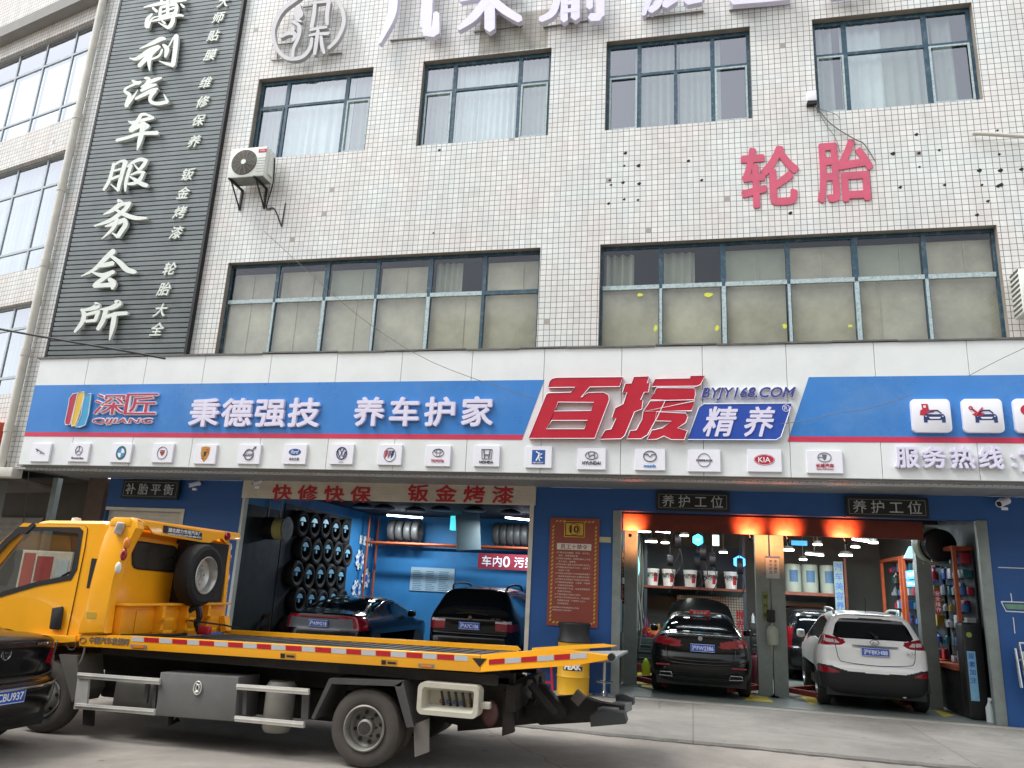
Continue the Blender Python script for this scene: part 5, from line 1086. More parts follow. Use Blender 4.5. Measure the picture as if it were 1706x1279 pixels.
L2=lift('car_lift','grey two-post lift of the white crossover bay',at(1300,1100,Yp).x,at(1560,1050,16.2).x,Yp)
def signY(nm,label,cat,p,q,Y,m,txt=None,vert=False,mt=None,extra=0):
    a=at(*p,Y); b=at(*q,Y); T=thing(nm,label,cat,((a.x+b.x)/2,Y,b.z)); mb=MB(); mb.box(a.x,b.x,Y-.008,Y,b.z,a.z); mb.build('panel',m,T)
    if txt and vert:
        n=len(txt); h=(a.z-b.z-.04)/n; w_=min(h,(b.x-a.x)*.9)
        for i,ch in enumerate(txt): z=a.z-.02-h*(i+.5); cx=(a.x+b.x)/2; textY(ch,cx-w_/2,cx+w_/2,z-w_/2,z+w_/2,Y-.0081,.002,mt,T,'character',.01,0,'em')
    elif txt: textY(txt,a.x+(b.x-a.x)*.08,b.x-(b.x-a.x)*.08,b.z+(a.z-b.z)*.2,a.z-(a.z-b.z)*.2,Y-.0081,.002,mt,T,'lettering',.01)
    return T
M_paper=mat('white_paper','c9d2d0',.6,0,.04,3)
S=signY('post_notice','white notice with a blue header taped on the middle lift posts','notice',(1275,926),(1299,964),Yp-.12,M_paper); o=Vector((0,0,0))
a=at(1275,926,Yp-.13);b=at(1299,930,Yp-.13); mb=MB(); mb.box(a.x,b.x,Yp-.132,Yp-.1295,b.z,a.z); mb.build('blue_header',M_gearb,S)
for i,ch in enumerate('安全操作'): c=at(1292,935+6*i,Yp-.129); textY(ch,c.x-.03,c.x+.03,c.z-.03,c.z+.03,Yp-.129,.002,M_black,S,'character',.01,0,'em'); c=at(1284,935+6*i,Yp-.129); textY('举升机注'[i],c.x-.03,c.x+.03,c.z-.03,c.z+.03,Yp-.129,.002,M_black,S,'character',.01,0,'em')
signY('post_label','yellow-green and black vertical label on the middle lift post','label',(1270,985),(1281,1034),Yp-.115,mat('label_green','7f8a4a',.5,0,.1,4),'举升机',True,M_black)
signY('red_label','narrow red vertical label on the left lift post','label',(1032,972),(1040,1006),16.75,M_redp,'安全第一',True,M_wpure)
signY('red_label','red vertical label with white characters on the right lift post','label',(1556,982),(1569,1022),16.05,M_redp,'安全操作',True,M_wpure)
signY('post_lettering_label','grey-green vertical label high on the left lift post','label',(1030,918),(1040,962),16.74,mat('label_grey','64746f',.5,0,.1,4),'养护工位',True,M_paper)
c=at(1287,1056,Yp-.2); CN=thing('hanging_canister','pale plastic canister hanging on the middle lift post','canister',(c.x,c.y,c.z-.2))
mb=MB(); mb.lathe([(0,-.2),(.1,-.2),(.11,-.17),(.11,.08),(.07,.15),(.03,.17),(.03,.2),(0,.2)],c,(0,0,1),20); mb.build('bottle',mat('canister_pale','a9b2a0',.4,0,.06,4),CN)
mb=MB(); mb.box(c.x-.09,c.x+.06,c.y-.02,c.y+.06,c.z+.22,c.z+.45,.01); mb.build('regulator',M_black,CN)
# lit signs inside
def lit_hex(px,py,Y,r,label,col='39c6dd',e=2.2):
    c=at(px,py,Y); T=thing('hexagon_light',label,'light sign',(c.x,Y,c.z-r),'glowing hexagon signs under the ceiling')
    mb=MB(); mb.prism([(c.x+r*math.cos(R(30+60*k)),Y,c.z+r*math.sin(R(30+60*k))) for k in range(6)],(0,.06,0)); mb.build('lit_face',emis('lit_hex_'+col,col,e),T)
    mb=MB(); mb.tube([(c.x+r*1.03*math.cos(R(30+60*k)),Y,c.z+r*1.03*math.sin(R(30+60*k))) for k in range(6)],.012,5,True); mb.build('rim',M_black,T)
    mb=MB(); mb.tube([(c.x,Y+.03,c.z+r),(c.x,Y+.03,ZC)],.007,5); mb.build('hanger',M_black,T)
    textY('养护',c.x-r*.5,c.x+r*.5,c.z-r*.25,c.z+r*.25,Y-.0005,.004,M_wpure,T,'lettering',.01)
lit_hex(1163,899,20.0,.15,'glowing cyan hexagon sign under the ceiling of the black sedan bay')
lit_hex(1232,936,21.0,.17,'glowing blue hexagon sign near the middle lift post','3d8fe6',2.2)
signY('lit_card','small bright tilted card hanging right of the cyan hexagon','light sign',(1187,891),(1198,909),20.2,emis('lit_card','bfeef0',1.5))
signY('lit_card','small blue lit card hanging above the three pale drums','light sign',(1318,900),(1345,909),20.6,emis('lit_card_blue','2f7fb0',.9))
for i,(px,py,w_) in enumerate(((1051,934,8),(1062,944,7))):
    c=at(px,py,19+i*.8); mb=MB(); P=[at(px+w_/2*math.sin(math.pi*t/8)*(1 if s else -1),py-22+44*t/8 if s else py+22-44*t/8,19+i*.8) for s in (1,0) for t in range(8)]
    mb.prism(P,(0,.03,0)); tag(mb.build('leaf_light',emis('leaf_cyan_%d'%i,'7fd6dc',1.1)),('left','right')[i]+' of the two leaf-shaped pale cyan lights at the left side of the sedan bay','light sign','leaf-shaped cyan lights')
for i,(px,py,Y,e,L_) in enumerate(((1085,903,20.5,12,'round lit lamp high at the left of the sedan bay'),(1312,917,20.0,12,'bright round lamp beside the middle lift post'),(1338,933,21.2,0,'small round lamp just above the three drums'),(1409,926,20.2,16,'round lit lamp over the white crossover'),(1073,886,18.0,0,'dim round lamp under the ceiling at the left'))):
    c=at(px,py,Y); disc_lamp((c.x,Y,min(c.z,3.6)),L_,e,.15 if i!=2 else .09)
tube_lamp((-.6,18.0,3.55),(1.4,18.0,3.55),'lit tube over the black sedan, hidden by the orange bulkhead',26)  # this tube and the next are added out of view to light the halls
tube_lamp((2.3,18.4,3.55),(4.3,18.4,3.55),'lit tube over the white crossover, hidden by the orange bulkhead',42)
a=at(1342,922,20.4);b=at(1372,925,20.4); tube_lamp(a,b,'short lit tube above the drum shelf',8)
for i,(px,py,Y,L_) in enumerate(((1108,905,21.0,'small round lamp over the left end of the oil shelf'),(1140,893,19.4,'small round lamp left of the cyan hexagon'),(1205,921,21.3,'small round lamp between the two hexagon signs'),(1362,908,19.6,'small round lamp above the drums, in front of the tube'),(1425,912,20.8,'small round lamp over the crossover roof'),(1455,905,19.2,'small round lamp beside the accessory racks'))):  # extra glowing discs added for sparkle under the ceiling
    c=at(px,py,Y); disc_lamp((c.x,Y,min(c.z,3.6)),L_,0,.10)
for p,q,Y,L_ in (((1092,884),(1116,887),18.6,'thin lit tube at the front of the sedan bay ceiling'),((1420,898),(1448,902),19.0,'thin lit tube at the front of the crossover bay ceiling')):  # extra thin tubes added to liven up the ceiling
    a=at(*p,Y); b=at(*q,Y); a.z=min(a.z,3.5); b.z=min(b.z,3.5); tube_lamp(a,b,L_,5)
# little lamps that light the orange bulkhead from below
for px in (1050,1250,1312,1408):
    c=at(px,880,YL+.30); T=thing('bulkhead_lamp',{1050:'leftmost',1250:'second',1312:'third',1408:'rightmost'}[px]+' of the small lamps shining up the orange bulkhead','lamp',(c.x,YL+.3,2.9),'small lamps under the orange bulkhead')
    mb=MB(); mb.cyl((c.x,YL+.29,2.88),(c.x,YL+.30,2.93),.03,n=10); mb.build('body',M_black,T)
    mb=MB(); mb.tube([(c.x,YL+.29,2.89),(c.x,YL+.57,3.015)],.01,5); mb.build('bracket',M_black,T)
    lamp('SPOT',(c.x,YL+.30,2.95),95,104,(1,.36,.13),(R(114),0,0))
# dark clutter under the ceiling: hoses and cable reels
rr=random.Random(11)
for i in range(8):
    px=1105+rr.uniform(0,130); py=rr.uniform(885,945); Y=rr.uniform(19.5,21.5); c=at(px,py,Y); c.z=min(c.z,3.55)
    mb=MB(); mb.cyl((c.x-.07,Y,c.z),(c.x+.07,Y,c.z),rr.uniform(.14,.24),n=18); mb.tube([(c.x,Y,c.z),(c.x,Y,ZC)],.012,5); mb.tube(cr([(c.x,Y,c.z-.1),(c.x+.1,Y,c.z-.5),(c.x-.05,Y+.1,c.z-.8)],6),.012,5)
    tag(mb.build('cable_reel',mat('reel_dark','20242b',.5,0,.2,6) if i==0 else bpy.data.materials['reel_dark']),'dark cable reel hanging under the ceiling over the black sedan','cable reel','dark reels hanging under the ceiling')
# right wall: orange racks full of accessories
RX=XR_-.02
def rack(y0,y1,label):
    T=thing('accessory_rack',label,'rack',(RX-.2,(y0+y1)/2,.045),'orange accessory racks on the right wall')
    for y in (y0,y1): mb=MB(); mb.box(RX-.36,RX-.30,y-.04,y+.04,.05,2.95); mb.build('post',M_orange,T)
    mb=MB(); mb.box(RX-.36,RX-.0,y0+.041,y1-.041,2.88,2.95); mb.build('top_rail',M_orange,T)
    mb=MB(); mb.box(RX-.03,RX-.01,y0,y1,.9,2.87); mb.build('back_panel',mat('rack_dark','1d242c',.6,0,.2,5) if 'rack_dark' not in bpy.data.materials else bpy.data.materials['rack_dark'],T)
    mb=MB(); mb.box(RX-.46,RX-.0,y0+.041,y1-.041,.80,.86); mb.build('counter',M_orange,T)
    mb=MB(); mb.box(RX-.40,RX-.04,y0+.05,y1-.05,.05,.79); mb.build('cabinet',M_black,T)
    return T
rack(15.75,17.35,'orange rack of accessories nearest the right door jamb'); rack(17.6,19.3,'orange rack of accessories with a lit blue header, behind the right lift post'); rack(19.6,21.4,'dim orange rack of accessories deepest in the crossover bay')
pc=[mat('pack_'+n,h,.4,0,.15,8) for n,h in (('blue','2c5f9c'),('red','a3263a'),('white','b9bec0'),('black','1f2022'),('teal','2b6f7c'),('purple','4d3a63'),('grey','6a737b'),('yellow','a8953f'))]
pk=[]
rr=random.Random(21); cnt=0
for z in (.88,1.18,1.5,1.8,2.1,2.4,2.65):
    y=15.85
    while y<21.2:
        if 17.3<y<17.65 or 19.25<y<19.65: y+=.1; continue
        wd=rr.uniform(.08,.19); h=rr.uniform(.1,.24); k=rr.randrange(8); d=rr.uniform(.05,.14)
        mb=MB(); x=RX-.05-d
        if rr.random()<.6: mb.box(x,RX-.032,y,y+wd,z,z+h,.008)
        else: mb.lathe([(0,0),(wd*.4,0),(wd*.4,h*.7),(wd*.15,h*.85),(wd*.15,h),(0,h)],(x+wd*.1,y+wd/2,z),(0,0,1),12)
        tag(mb.build('product_pack',pc[k]),'small %s accessory pack hung on the right wall racks'%('blue','red','white','black','teal','purple','grey','yellow')[k],'pack','%s packs on the accessory racks'%('blue','red','white','black','teal','purple','grey','yellow')[k]); cnt+=1
        y+=wd+rr.uniform(.02,.12)
c=atX(1524,950,RX-.38); T=thing('lit_header','bright blue lit header sign on the accessory rack','light sign',c)
for z0,z1,s in ((2.42,2.6,'汽车用品'),(2.26,2.39,'精品')):
    mb=MB(); mb.box(RX-.40,RX-.37,17.75,18.9,z0,z1); mb.build('lit_panel',emis('header_blue_%d'%int(z0*100),'2f7fd0',.9),T); mb=MB(); letter(mb,s,(RX-.402,18.8,z0+.03),(0,-.9,0),(0,0,z1-z0-.06),Vector((-1,0,0)),.002,.02,0,'ink'); mb.build('lettering',M_wpure,T,flip=False)
c=at(1523,920,18.2); mb=MB(); mb.prism([(c.x-.2,18.2,c.z-.12),(c.x+.2,18.2,c.z-.12),(c.x+.12,18.2,c.z+.12),(c.x-.08,18.2,c.z+.12)],(0,.05,0)); tag(mb.build('lit_lamp_shade',emis('shade_blue','6fc6e8',1.6)),'small bright blue lamp on top of the accessory rack','lamp')
c=at(1562,908,16.4); FN=thing('wall_fan','big round black fan with a pale shroud high on the right lift post','fan',(c.x,16.4,c.z))
mb=MB(); mb.lathe([(0,-.1),(.26,-.1),(.3,-.05),(.3,.12),(.2,.16),(0,.16)],c,(.25,-1,-.1),30); mb.build('drum',M_black,FN)
mb=MB(); mb.lathe([(.305,-.12),(.33,-.1),(.34,.1),(.305,.12),(.305,-.12)],c+Vector((-.06,.14,0)),(.25,-1,-.1),30); mb.build('shroud',mat('shroud_pale','8f9a84',.5,0,.06,4),FN)
mb=MB(); mb.tube([c+Vector((-.25,.1,-.33)),c+Vector((.3,.1,-.36))],.03,6); mb.build('bracket',M_galv,FN)
c=at(1631,1140,15.5); TT=thing('display_totem','dark standing cabinet with a pale blue label strip beside the right door jamb','cabinet',(c.x,15.5,.045))
x0=at(1617,1200,15.45).x; x1=at(1652,1200,15.45).x
mb=MB(); mb.box(x0,x1,15.45,15.85,.045,1.62,.05,3); mb.build('body',M_black,TT)
mb=MB(); mb.box(x0+.04,x0+.17,15.445,15.449,.35,1.15); mb.build('label_strip',mat('totem_label','7fb2cf',.4,0,.15,8),TT)
for i,ch in enumerate('尿素加注'): textY(ch,x0+.055,x0+.155,1.02-.13*i,1.12-.13*i,15.4448,.002,M_gearb,TT,'character',.015,0,'em')
mb=MB(); mb.cyl((x0+.1,15.44,1.42),(x0+.1,15.449,1.42),.045,n=14); mb.build('green_dot',mat('dot_green','8aa04a',.4,0,0),TT)
c=atZ(1652,1203,.045); BT=thing('spray_bottle','white spray bottle on the floor beside the right door jamb','bottle',c)
mb=MB(); mb.lathe([(0,0),(.07,0),(.07,.22),(.03,.3),(.03,.33),(0,.33)],c,(0,0,1),16); mb.build('bottle',M_paper,BT); mb=MB(); mb.box(c.x-.02,c.x+.02,c.y-.09,c.y+.03,c.z+.331,c.z+.38,.008); mb.build('trigger',M_wpure,BT)
signY('wall_banner','tall white banner with blue writing behind the crossover','banner',(1388,935),(1409,1035),21.6,mat('banner_white','7f9aa0',.5,0,.06,3),'汽车美容养护',True,M_gearb)
# small things on the floor of the sedan bay
c=atZ(1062,1120,.045); mb=MB(); JK=thing('trolley_jack','maroon trolley jack with a pale handle by the left lift post','jack',c); M_mar=mat('maroon_paint','5e1f2d',.4,0,.1,5)
mb.prism([(c.x-.25,c.y,.08),(c.x+.45,c.y,.08),(c.x+.45,c.y,.16),(c.x-.1,c.y,.26),(c.x-.25,c.y,.24)],(0,.3,0),.01); mb.build('body',M_mar,JK)
mb=MB(); mb.tube([(c.x-.2,c.y+.15,.24),(c.x-.35,c.y+.1,.95)],.02,8); mb.build('handle',M_paper,JK)
for dx in (-.18,.38):
    mb=MB(); mb.cyl((c.x+dx,c.y-.02,.105),(c.x+dx,c.y+.32,.105),.06,n=14); mb.build('wheel',M_black,JK)
c=atZ(1076,1126,.045); mb=MB(); mb.lathe([(0,0),(.09,0),(.09,.25),(.05,.33),(.035,.36),(0,.38)],c,(0,0,1),16); tag(mb.build('spray_can',mat('lime_bottle','b5cc2e',.4,0,.05,4)),'lime-green bottle standing on the floor left of the black sedan','bottle')
c=atZ(1088,1112,.045); mb=MB(); mb.lathe([(0,0),(.17,0),(.2,.85),(.16,.95),(0,.95)],c,(0,0,1),18); tag(mb.build('orange_bin',mat('orange_bin','b35a1f',.5,0,.1,4)),'orange bin standing left of the black sedan','bin')
c=atZ(1060,1105,.045); TC=thing('tool_trolley','grey tool trolley with bottles behind the left lift post','trolley',c); 
mb=MB(); mb.box(c.x-.3,c.x+.25,c.y,c.y+.4,.18,.22); mb.box(c.x-.3,c.x+.25,c.y,c.y+.4,.55,.59); mb.box(c.x-.3,c.x+.25,c.y,c.y+.4,.95,.99); mb.build('tray',M_grey,TC)
for dx in (-.3,.22): mb=MB(); mb.box(c.x+dx,c.x+dx+.03,c.y-.002,c.y+.03,.06,1.3); mb.build('upright',M_black,TC)
rr=random.Random(8)
for i in range(9):
    mb=MB(); h=rr.uniform(.12,.26); z=(.221,.591,.991)[i%3]; p=(c.x-.22+.06*i,c.y+rr.uniform(.1,.3),z); mb.lathe([(0,0),(.035,0),(.035,h*.7),(.015,h*.85),(.015,h),(0,h)],p,(0,0,1),10); tag(mb.build('trolley_bottle',pc[rr.randrange(8)]),'small bottle standing on the grey tool trolley','bottle','bottles on the tool trolley')
c=atZ(1259,1142,.045); mb=MB(); mb.lathe([(0,0),(.15,0),(.16,.05),(.16,.5),(.1,.6),(.04,.62),(.04,.68),(0,.68)],c,(0,0,1),20); tag(mb.build('gas_cylinder',M_mar),'maroon gas cylinder standing between the black sedan and the middle lift post','gas cylinder')
c=atZ(1306,1160,.045); mb=MB(); mb.obox(c+Vector((0,0,.12)),.12,.12,.22,Matrix.Rotation(R(20),3,'Z'),.02); tag(mb.build('lift_pad',mat('pad_brown','8a6a45',.6,0,.1,5)),'small brown block at the foot of the middle lift post','block')
HS=MB(); HS.tube(cr([(at(1060,1000,19).x,19,2.0),(at(1068,1040,19).x,19,1.2),(at(1064,1080,19).x,19.1,.6)],8),.03,6); tag(HS.build('air_hose',mat('hose_grey','6d736d',.6,0,.1,4)),'grey hose hanging at the left side of the sedan bay','hose')
# more of the workshop's clutter
rr=random.Random(31)
for i in range(7):
    y=16.2+i*.9+rr.uniform(-.2,.2); z=rr.uniform(1.0,1.6); h=rr.uniform(.4,1.0); mb=MB(); mb.box(XL_+.003,XL_+.03,y,y+rr.uniform(.3,.6),z,z+h,.003)
    tag(mb.build('wall_chart',mat('chart_%d'%i,('5f7f86','8a9a94','35617a','7a4a44','9aa39a','44565e','6b7f6a')[i],.5,0,.3,14)),('pale teal','light grey-green','deep blue','brown-red','pale grey','slate','moss green')[i]+' chart fixed to the side wall of the sedan bay','chart')
for i in range(5):
    y=17+i*1.1; mb=MB(); mb.tube(cr([(XL_+.12,y,3.3),(XL_+.16,y+.1,2.2),(XL_+.10,y+.05,1.3),(XL_+.2,y+.25,1.0),(XL_+.12,y+.4,1.6),(XL_+.1,y+.42,3.3)],8),.018,6); tag(mb.build('hanging_hose',bpy.data.materials['hose_grey'] if i else mat('hose_grey2','50564f',.6,0,.1,4)),'looped grey hose hanging on the side wall of the sedan bay','hose','looped hoses on the sedan bay wall')
for i,(x,y,w_,d,h,c_) in enumerate(((-.95,21.6,.7,.5,1.0,'7c1f2b'),(-.2,22.3,.8,.5,.9,'2d4f63'),(1.7,21.8,.5,.45,1.25,'23282b'),(-1.1,20.3,.45,.6,.8,'3b4a4a'),(1.75,20.6,.4,.6,.7,'6d6a5a'))):
    CB=thing('tool_cabinet',('red tool cabinet at the back corner of the sedan bay','blue-grey tool cabinet under the oil shelf','tall black tool cabinet behind the middle lift posts','dark green-grey tool cabinet along the sedan bay wall','khaki tool cabinet between sedan and van')[i],'tool cabinet',(x,y,.045)); m_=mat('cabinet_%d'%i,c_,.4,.1,.1,5)
    mb=MB(); mb.box(x-w_/2,x+w_/2,y-d/2,y+d/2,.12,h,.01); mb.build('body',m_,CB)
    n=4
    for k in range(n): mb=MB(); z=.15+(h-.2)*k/n; mb.box(x-w_/2+.02,x+w_/2-.02,y-d/2-.015,y-d/2-.001,z,z+(h-.2)/n-.02,.003); dr_=mb.build('drawer',m_,CB); mb=MB(); mb.box(x-w_/2+.06,x+w_/2-.06,y-d/2-.03,y-d/2-.016,z+.04,z+.055); mb.build('handle',M_galv,dr_)
    for sx in (-1,1): mb=MB(); mb.cyl((x+sx*(w_/2-.06),y-d/2+.06,.085),(x+sx*(w_/2-.06)+.04,y-d/2+.06,.085),.04,n=12); mb.build('castor',M_black,CB)
    for k in range(4):
        hh=rr.uniform(.1,.28); p=(x-w_/2+.08+k*(w_-.16)/3,y+rr.uniform(-.1,.1),h+.001); mb=MB()
        if k%2: mb.box(p[0]-.05,p[0]+.05,p[1]-.05,p[1]+.05,p[2],p[2]+hh*.6,.005)
        else: mb.lathe([(0,0),(.04,0),(.04,hh*.7),(.016,hh*.85),(.016,hh),(0,hh)],p,(0,0,1),10)
        kk=rr.randrange(8); tag(mb.build('cabinet_bottle' if not k%2 else 'small_carton',pc[kk]),('small %s bottle on top of a tool cabinet' if not k%2 else 'small %s carton on top of a tool cabinet')%('blue','red','white','black','teal','purple','grey','yellow')[kk],'bottle' if not k%2 else 'carton','bottles and cartons on the tool cabinets')
for i in range(6):
    y=16.6+i*1.05; mb=MB(); mb.box(-1.4,4.95,y,y+.09,3.5,3.66); tag(mb.build('ceiling_beam',mat('beam_dark','23272b',.7,.1,.15,3) if i==0 else bpy.data.materials['beam_dark']),'dark steel beam crossing under the ceiling of the right halls','beam','dark beams under the ceiling')
mb=MB(); x=at(1360,1115,19.9).x
for k,(px,py,Y,h,c_,L_) in enumerate(((1212,1000,22.0,.22,'white','white carton on the floor shelf by the pegboard'),)): pass
# ================================================================ in front of the blue pier
c=atZ(950,1160,.04); DR=thing('oil_drum','yellow steel drum with a black and white mountain badge under the rules poster','drum',(c.x,c.y+.29,.04)); o=Vector((c.x,c.y+.29,.04))
M_dy=mat('drum_yellow','d6a21c',.4,0,.07,3,dirt_sheen=.12)
mb=MB(); mb.lathe([(0,0),(.285,0),(.292,.015),(.286,.03),(.286,.29),(.296,.31),(.286,.33),(.286,.58),(.296,.6),(.286,.62),(.286,.86),(.292,.88),(.27,.885),(0,.88)],o,(0,0,1),48); mb.build('body',M_dy,DR)
def drum_text(s,z,h,w_,m,bold,nm):
    me=glyph(s,bold,0); xs=[v.co.x for v in me.vertices]; ys=[v.co.y for v in me.vertices]; x0,x1,y0,y1=min(xs),max(xs),min(ys),max(ys); mb=MB()
    V=[]
    for v in me.vertices:
        t=R(-90+6)+((v.co.x-x0)/(x1-x0)-.5)*w_/.29; r_=.2905+.003*(v.co.z+.5)+(.001 if nm=='lettering' else 0); V.append(mb.bm.verts.new(o+Vector((math.cos(t)*r_,math.sin(t)*r_,z+(v.co.y-y0)/(y1-y0)*h))))
    for p in me.polygons:
        try: mb.bm.faces.new([V[i] for i in p.vertices])
        except ValueError: pass
    mb.build(nm,m,DR,flip=False)
mb=MB(); q=[]
for k in range(10):
    t0=R(-90+6)+(-.5+k/10)*.36/.29; t1=R(-90+6)+(-.5+(k+1)/10)*.36/.29; mb.poly([o+Vector((math.cos(t)*.2885,math.sin(t)*.2885,z)) for t,z in ((t0,.42),(t1,.42),(t1,.49),(t0,.49))])
mb.build('black_badge',M_black,DR)
drum_text('PEAK',.435,.1,.31,M_wpure,.05,'lettering'); drum_text('▲',.51,.11,.14,M_wpure,.02,'mountain_mark')
mb=MB(); mb.lathe([(0,.886),(.30,.886),(.305,.9),(.27,1.0),(.275,1.12),(.3,1.2),(.28,1.22),(0,1.22)],o,(0,0,1),40); tag(mb.build('black_tub',mat('black_plastic','262626',.5,0,.1,5)),'black plastic tub standing upside down on the yellow drum','tub')
c=atZ(905,1150,.04); ST=thing('red_stool','red plastic stool beside the yellow drum','stool',(c.x,c.y+.2,.04)); o=Vector((c.x,c.y+.2,.04)); M_rs=mat('red_plastic','c4283c',.35,0,.05,4)
mb=MB(); mb.box(o.x-.15,o.x+.15,o.y-.15,o.y+.15,.46,.485,.01); mb.build('seat',M_rs,ST)
for sx in (-1,1):
    for sy in (-1,1): mb=MB(); mb.prism([(o.x+sx*.10,o.y+sy*.14,.46),(o.x+sx*.14,o.y+sy*.14,.46),(o.x+sx*.19,o.y+sy*.19,.04),(o.x+sx*.15,o.y+sy*.19,.04)],(0,-sy*.03,0)); mb.build('leg',M_rs,ST)
mb=MB()
for sy in (-1,1): mb.box(o.x-.14,o.x+.14,o.y+sy*.165-.01,o.y+sy*.165+.01,.16,.2)
mb.build('brace',M_rs,ST)
c=atZ(1004,1162,.04); BS=thing('bar_stool','round chrome bar stool with a dark base behind the truck ramp','stool',(c.x,c.y+.2,.04)); o=Vector((c.x,c.y+.2,.04)); M_chr=mat('chrome','b5b9bc',.15,.9,.05,4)
mb=MB(); mb.lathe([(0,.02),(.2,.0),(.21,.02),(.06,.06),(.03,.1),(.03,.62),(0,.62)],o,(0,0,1),30); mb.build('base',M_chr,BS)
mb=MB(); mb.lathe([(0,.62),(.17,.62),(.19,.65),(.19,.69),(.16,.71),(0,.71)],o,(0,0,1),30); mb.build('seat',M_black,BS)
mb=MB(); mb.tube([o+Vector((.15*math.cos(t*.5236),.15*math.sin(t*.5236),.24)) for t in range(12)],.012,6,True); mb.build('foot_ring',M_chr,BS)
# far right blue wall: line drawings and leaning silver frame
LA=thing('wall_line_art','green and white line emblem drawn on the blue wall at the right edge','wall decal',at(1690,1000,YL)); Y=YL-.006
mb=MB()
for pts in ([(1663,945),(1720,947)],[(1684,988),(1686,1003)],[(1688,1028),(1691,1055)]): mb.tube([at(x,y,Y) for x,y in pts],.008,5)
mb.tube([at(x,y,Y) for x,y in ((1668,1002),(1730,1004),(1730,1021),(1676,1018),(1668,1002))],.01,5); mb.build('white_lines',M_wpure,LA)
mb=MB(); mb.prism([at(x,y,Y) for x,y in ((1673,1006),(1730,1008),(1730,1017),(1678,1014))],(0,.004,0)); mb.build('green_bar',mat('decal_green','6f9a7c',.5,0,.15,10),LA)
FR=thing('leaning_frame','bright silver frame leaning on the blue wall at the right edge','frame',atZ(1700,1215,.04)); 
mb=MB(); a=at(1691,1080,YL-.2); b=at(1702,1146,YL-.35); mb.tube([a,b],.022,8); a2=at(1697,1071,YL-.2); mb.tube([a2,at(1760,1074,YL-.2)],.022,8); mb.tube([a2,at(1715,1160,YL-.35),(at(1715,1160,YL-.35).x+.1,YL-.4,.05)],.022,8); mb.tube([at(1695,1099,YL-.25),at(1760,1096,YL-.25)],.015,6); mb.build('tubes',M_chr,FR)
mb=MB(); a=at(1700,1085,YL-.15); b=at(1716,1165,YL-.3); mb.prism([a,(a.x+.9,a.y,a.z),(b.x+.9,b.y,b.z),b],(0,.01,0)); mb.build('pale_panel',M_paper,FR)
# poster boards in the dim shop next door, seen through the truck's cab glass
PS=thing('poster_board','red and white poster board standing in the dim shop behind the truck cab','poster board',(-11.6,12.4,0))
mb=MB(); mb.box(-12.15,-11.05,12.4,12.44,.5,2.05,.004); mb.build('board',mat('poster_white','c2b8a4',.6,0,.25,3),PS)
for x0,x1,z0,z1,h in ((-12.1,-11.85,.6,2.0,'b0472f'),(-11.8,-11.45,1.5,1.95,'a53a34'),(-11.75,-11.5,.7,1.3,'b8322f'),(-11.35,-11.1,.7,1.9,'b7bfc0')): mb=MB(); mb.box(x0,x1,12.393,12.3995,z0,z1); mb.build('printed_area',mat('print_'+h,h,.6,0,.2,6),PS)
for x in (-12.0,-11.2): mb=MB(); mb.tube([(x,12.42,.5),(x,12.42,.02)],.02,6); mb.build('leg',M_grey,PS)
# ================================================================ cars
def paint(name,h,rough=.22): return mat(name,h,rough,.0,.03,2,coat=.3,spec=.3)
M_cglass=mat('car_glass','0c0f12',.04,0,0,spec=.7); M_tail=mat('tail_light_red','8e1020',.12,0,.1,12,coat=.6); M_tailw=mat('tail_light_clear','c9b9bb',.12,0,.1,14,coat=.6)
M_trim=mat('black_trim','1b1b1c',.6,0,.1,8); M_plate=mat('blue_plate','2557b0',.35,0,.04,6); M_rim=mat('alloy_rim','9fa3a6',.3,.7,.08,8)
def interp(tab,v):
    if v<=tab[0][0]: return tab[0][1]
    for (a,b),(c,d) in zip(tab,tab[1:]):
        if v<=c: return b+(d-b)*(v-a)/(c-a)
    return tab[-1][1]
def inpoly(x,y,P):
    c=False; n=len(P)
    for i in range(n):
        x1,y1=P[i]; x2,y2=P[i-1]
        if (y1>y)!=(y2>y) and x<(x2-x1)*(y-y1)/(y2-y1)+x1: c=not c
    return c
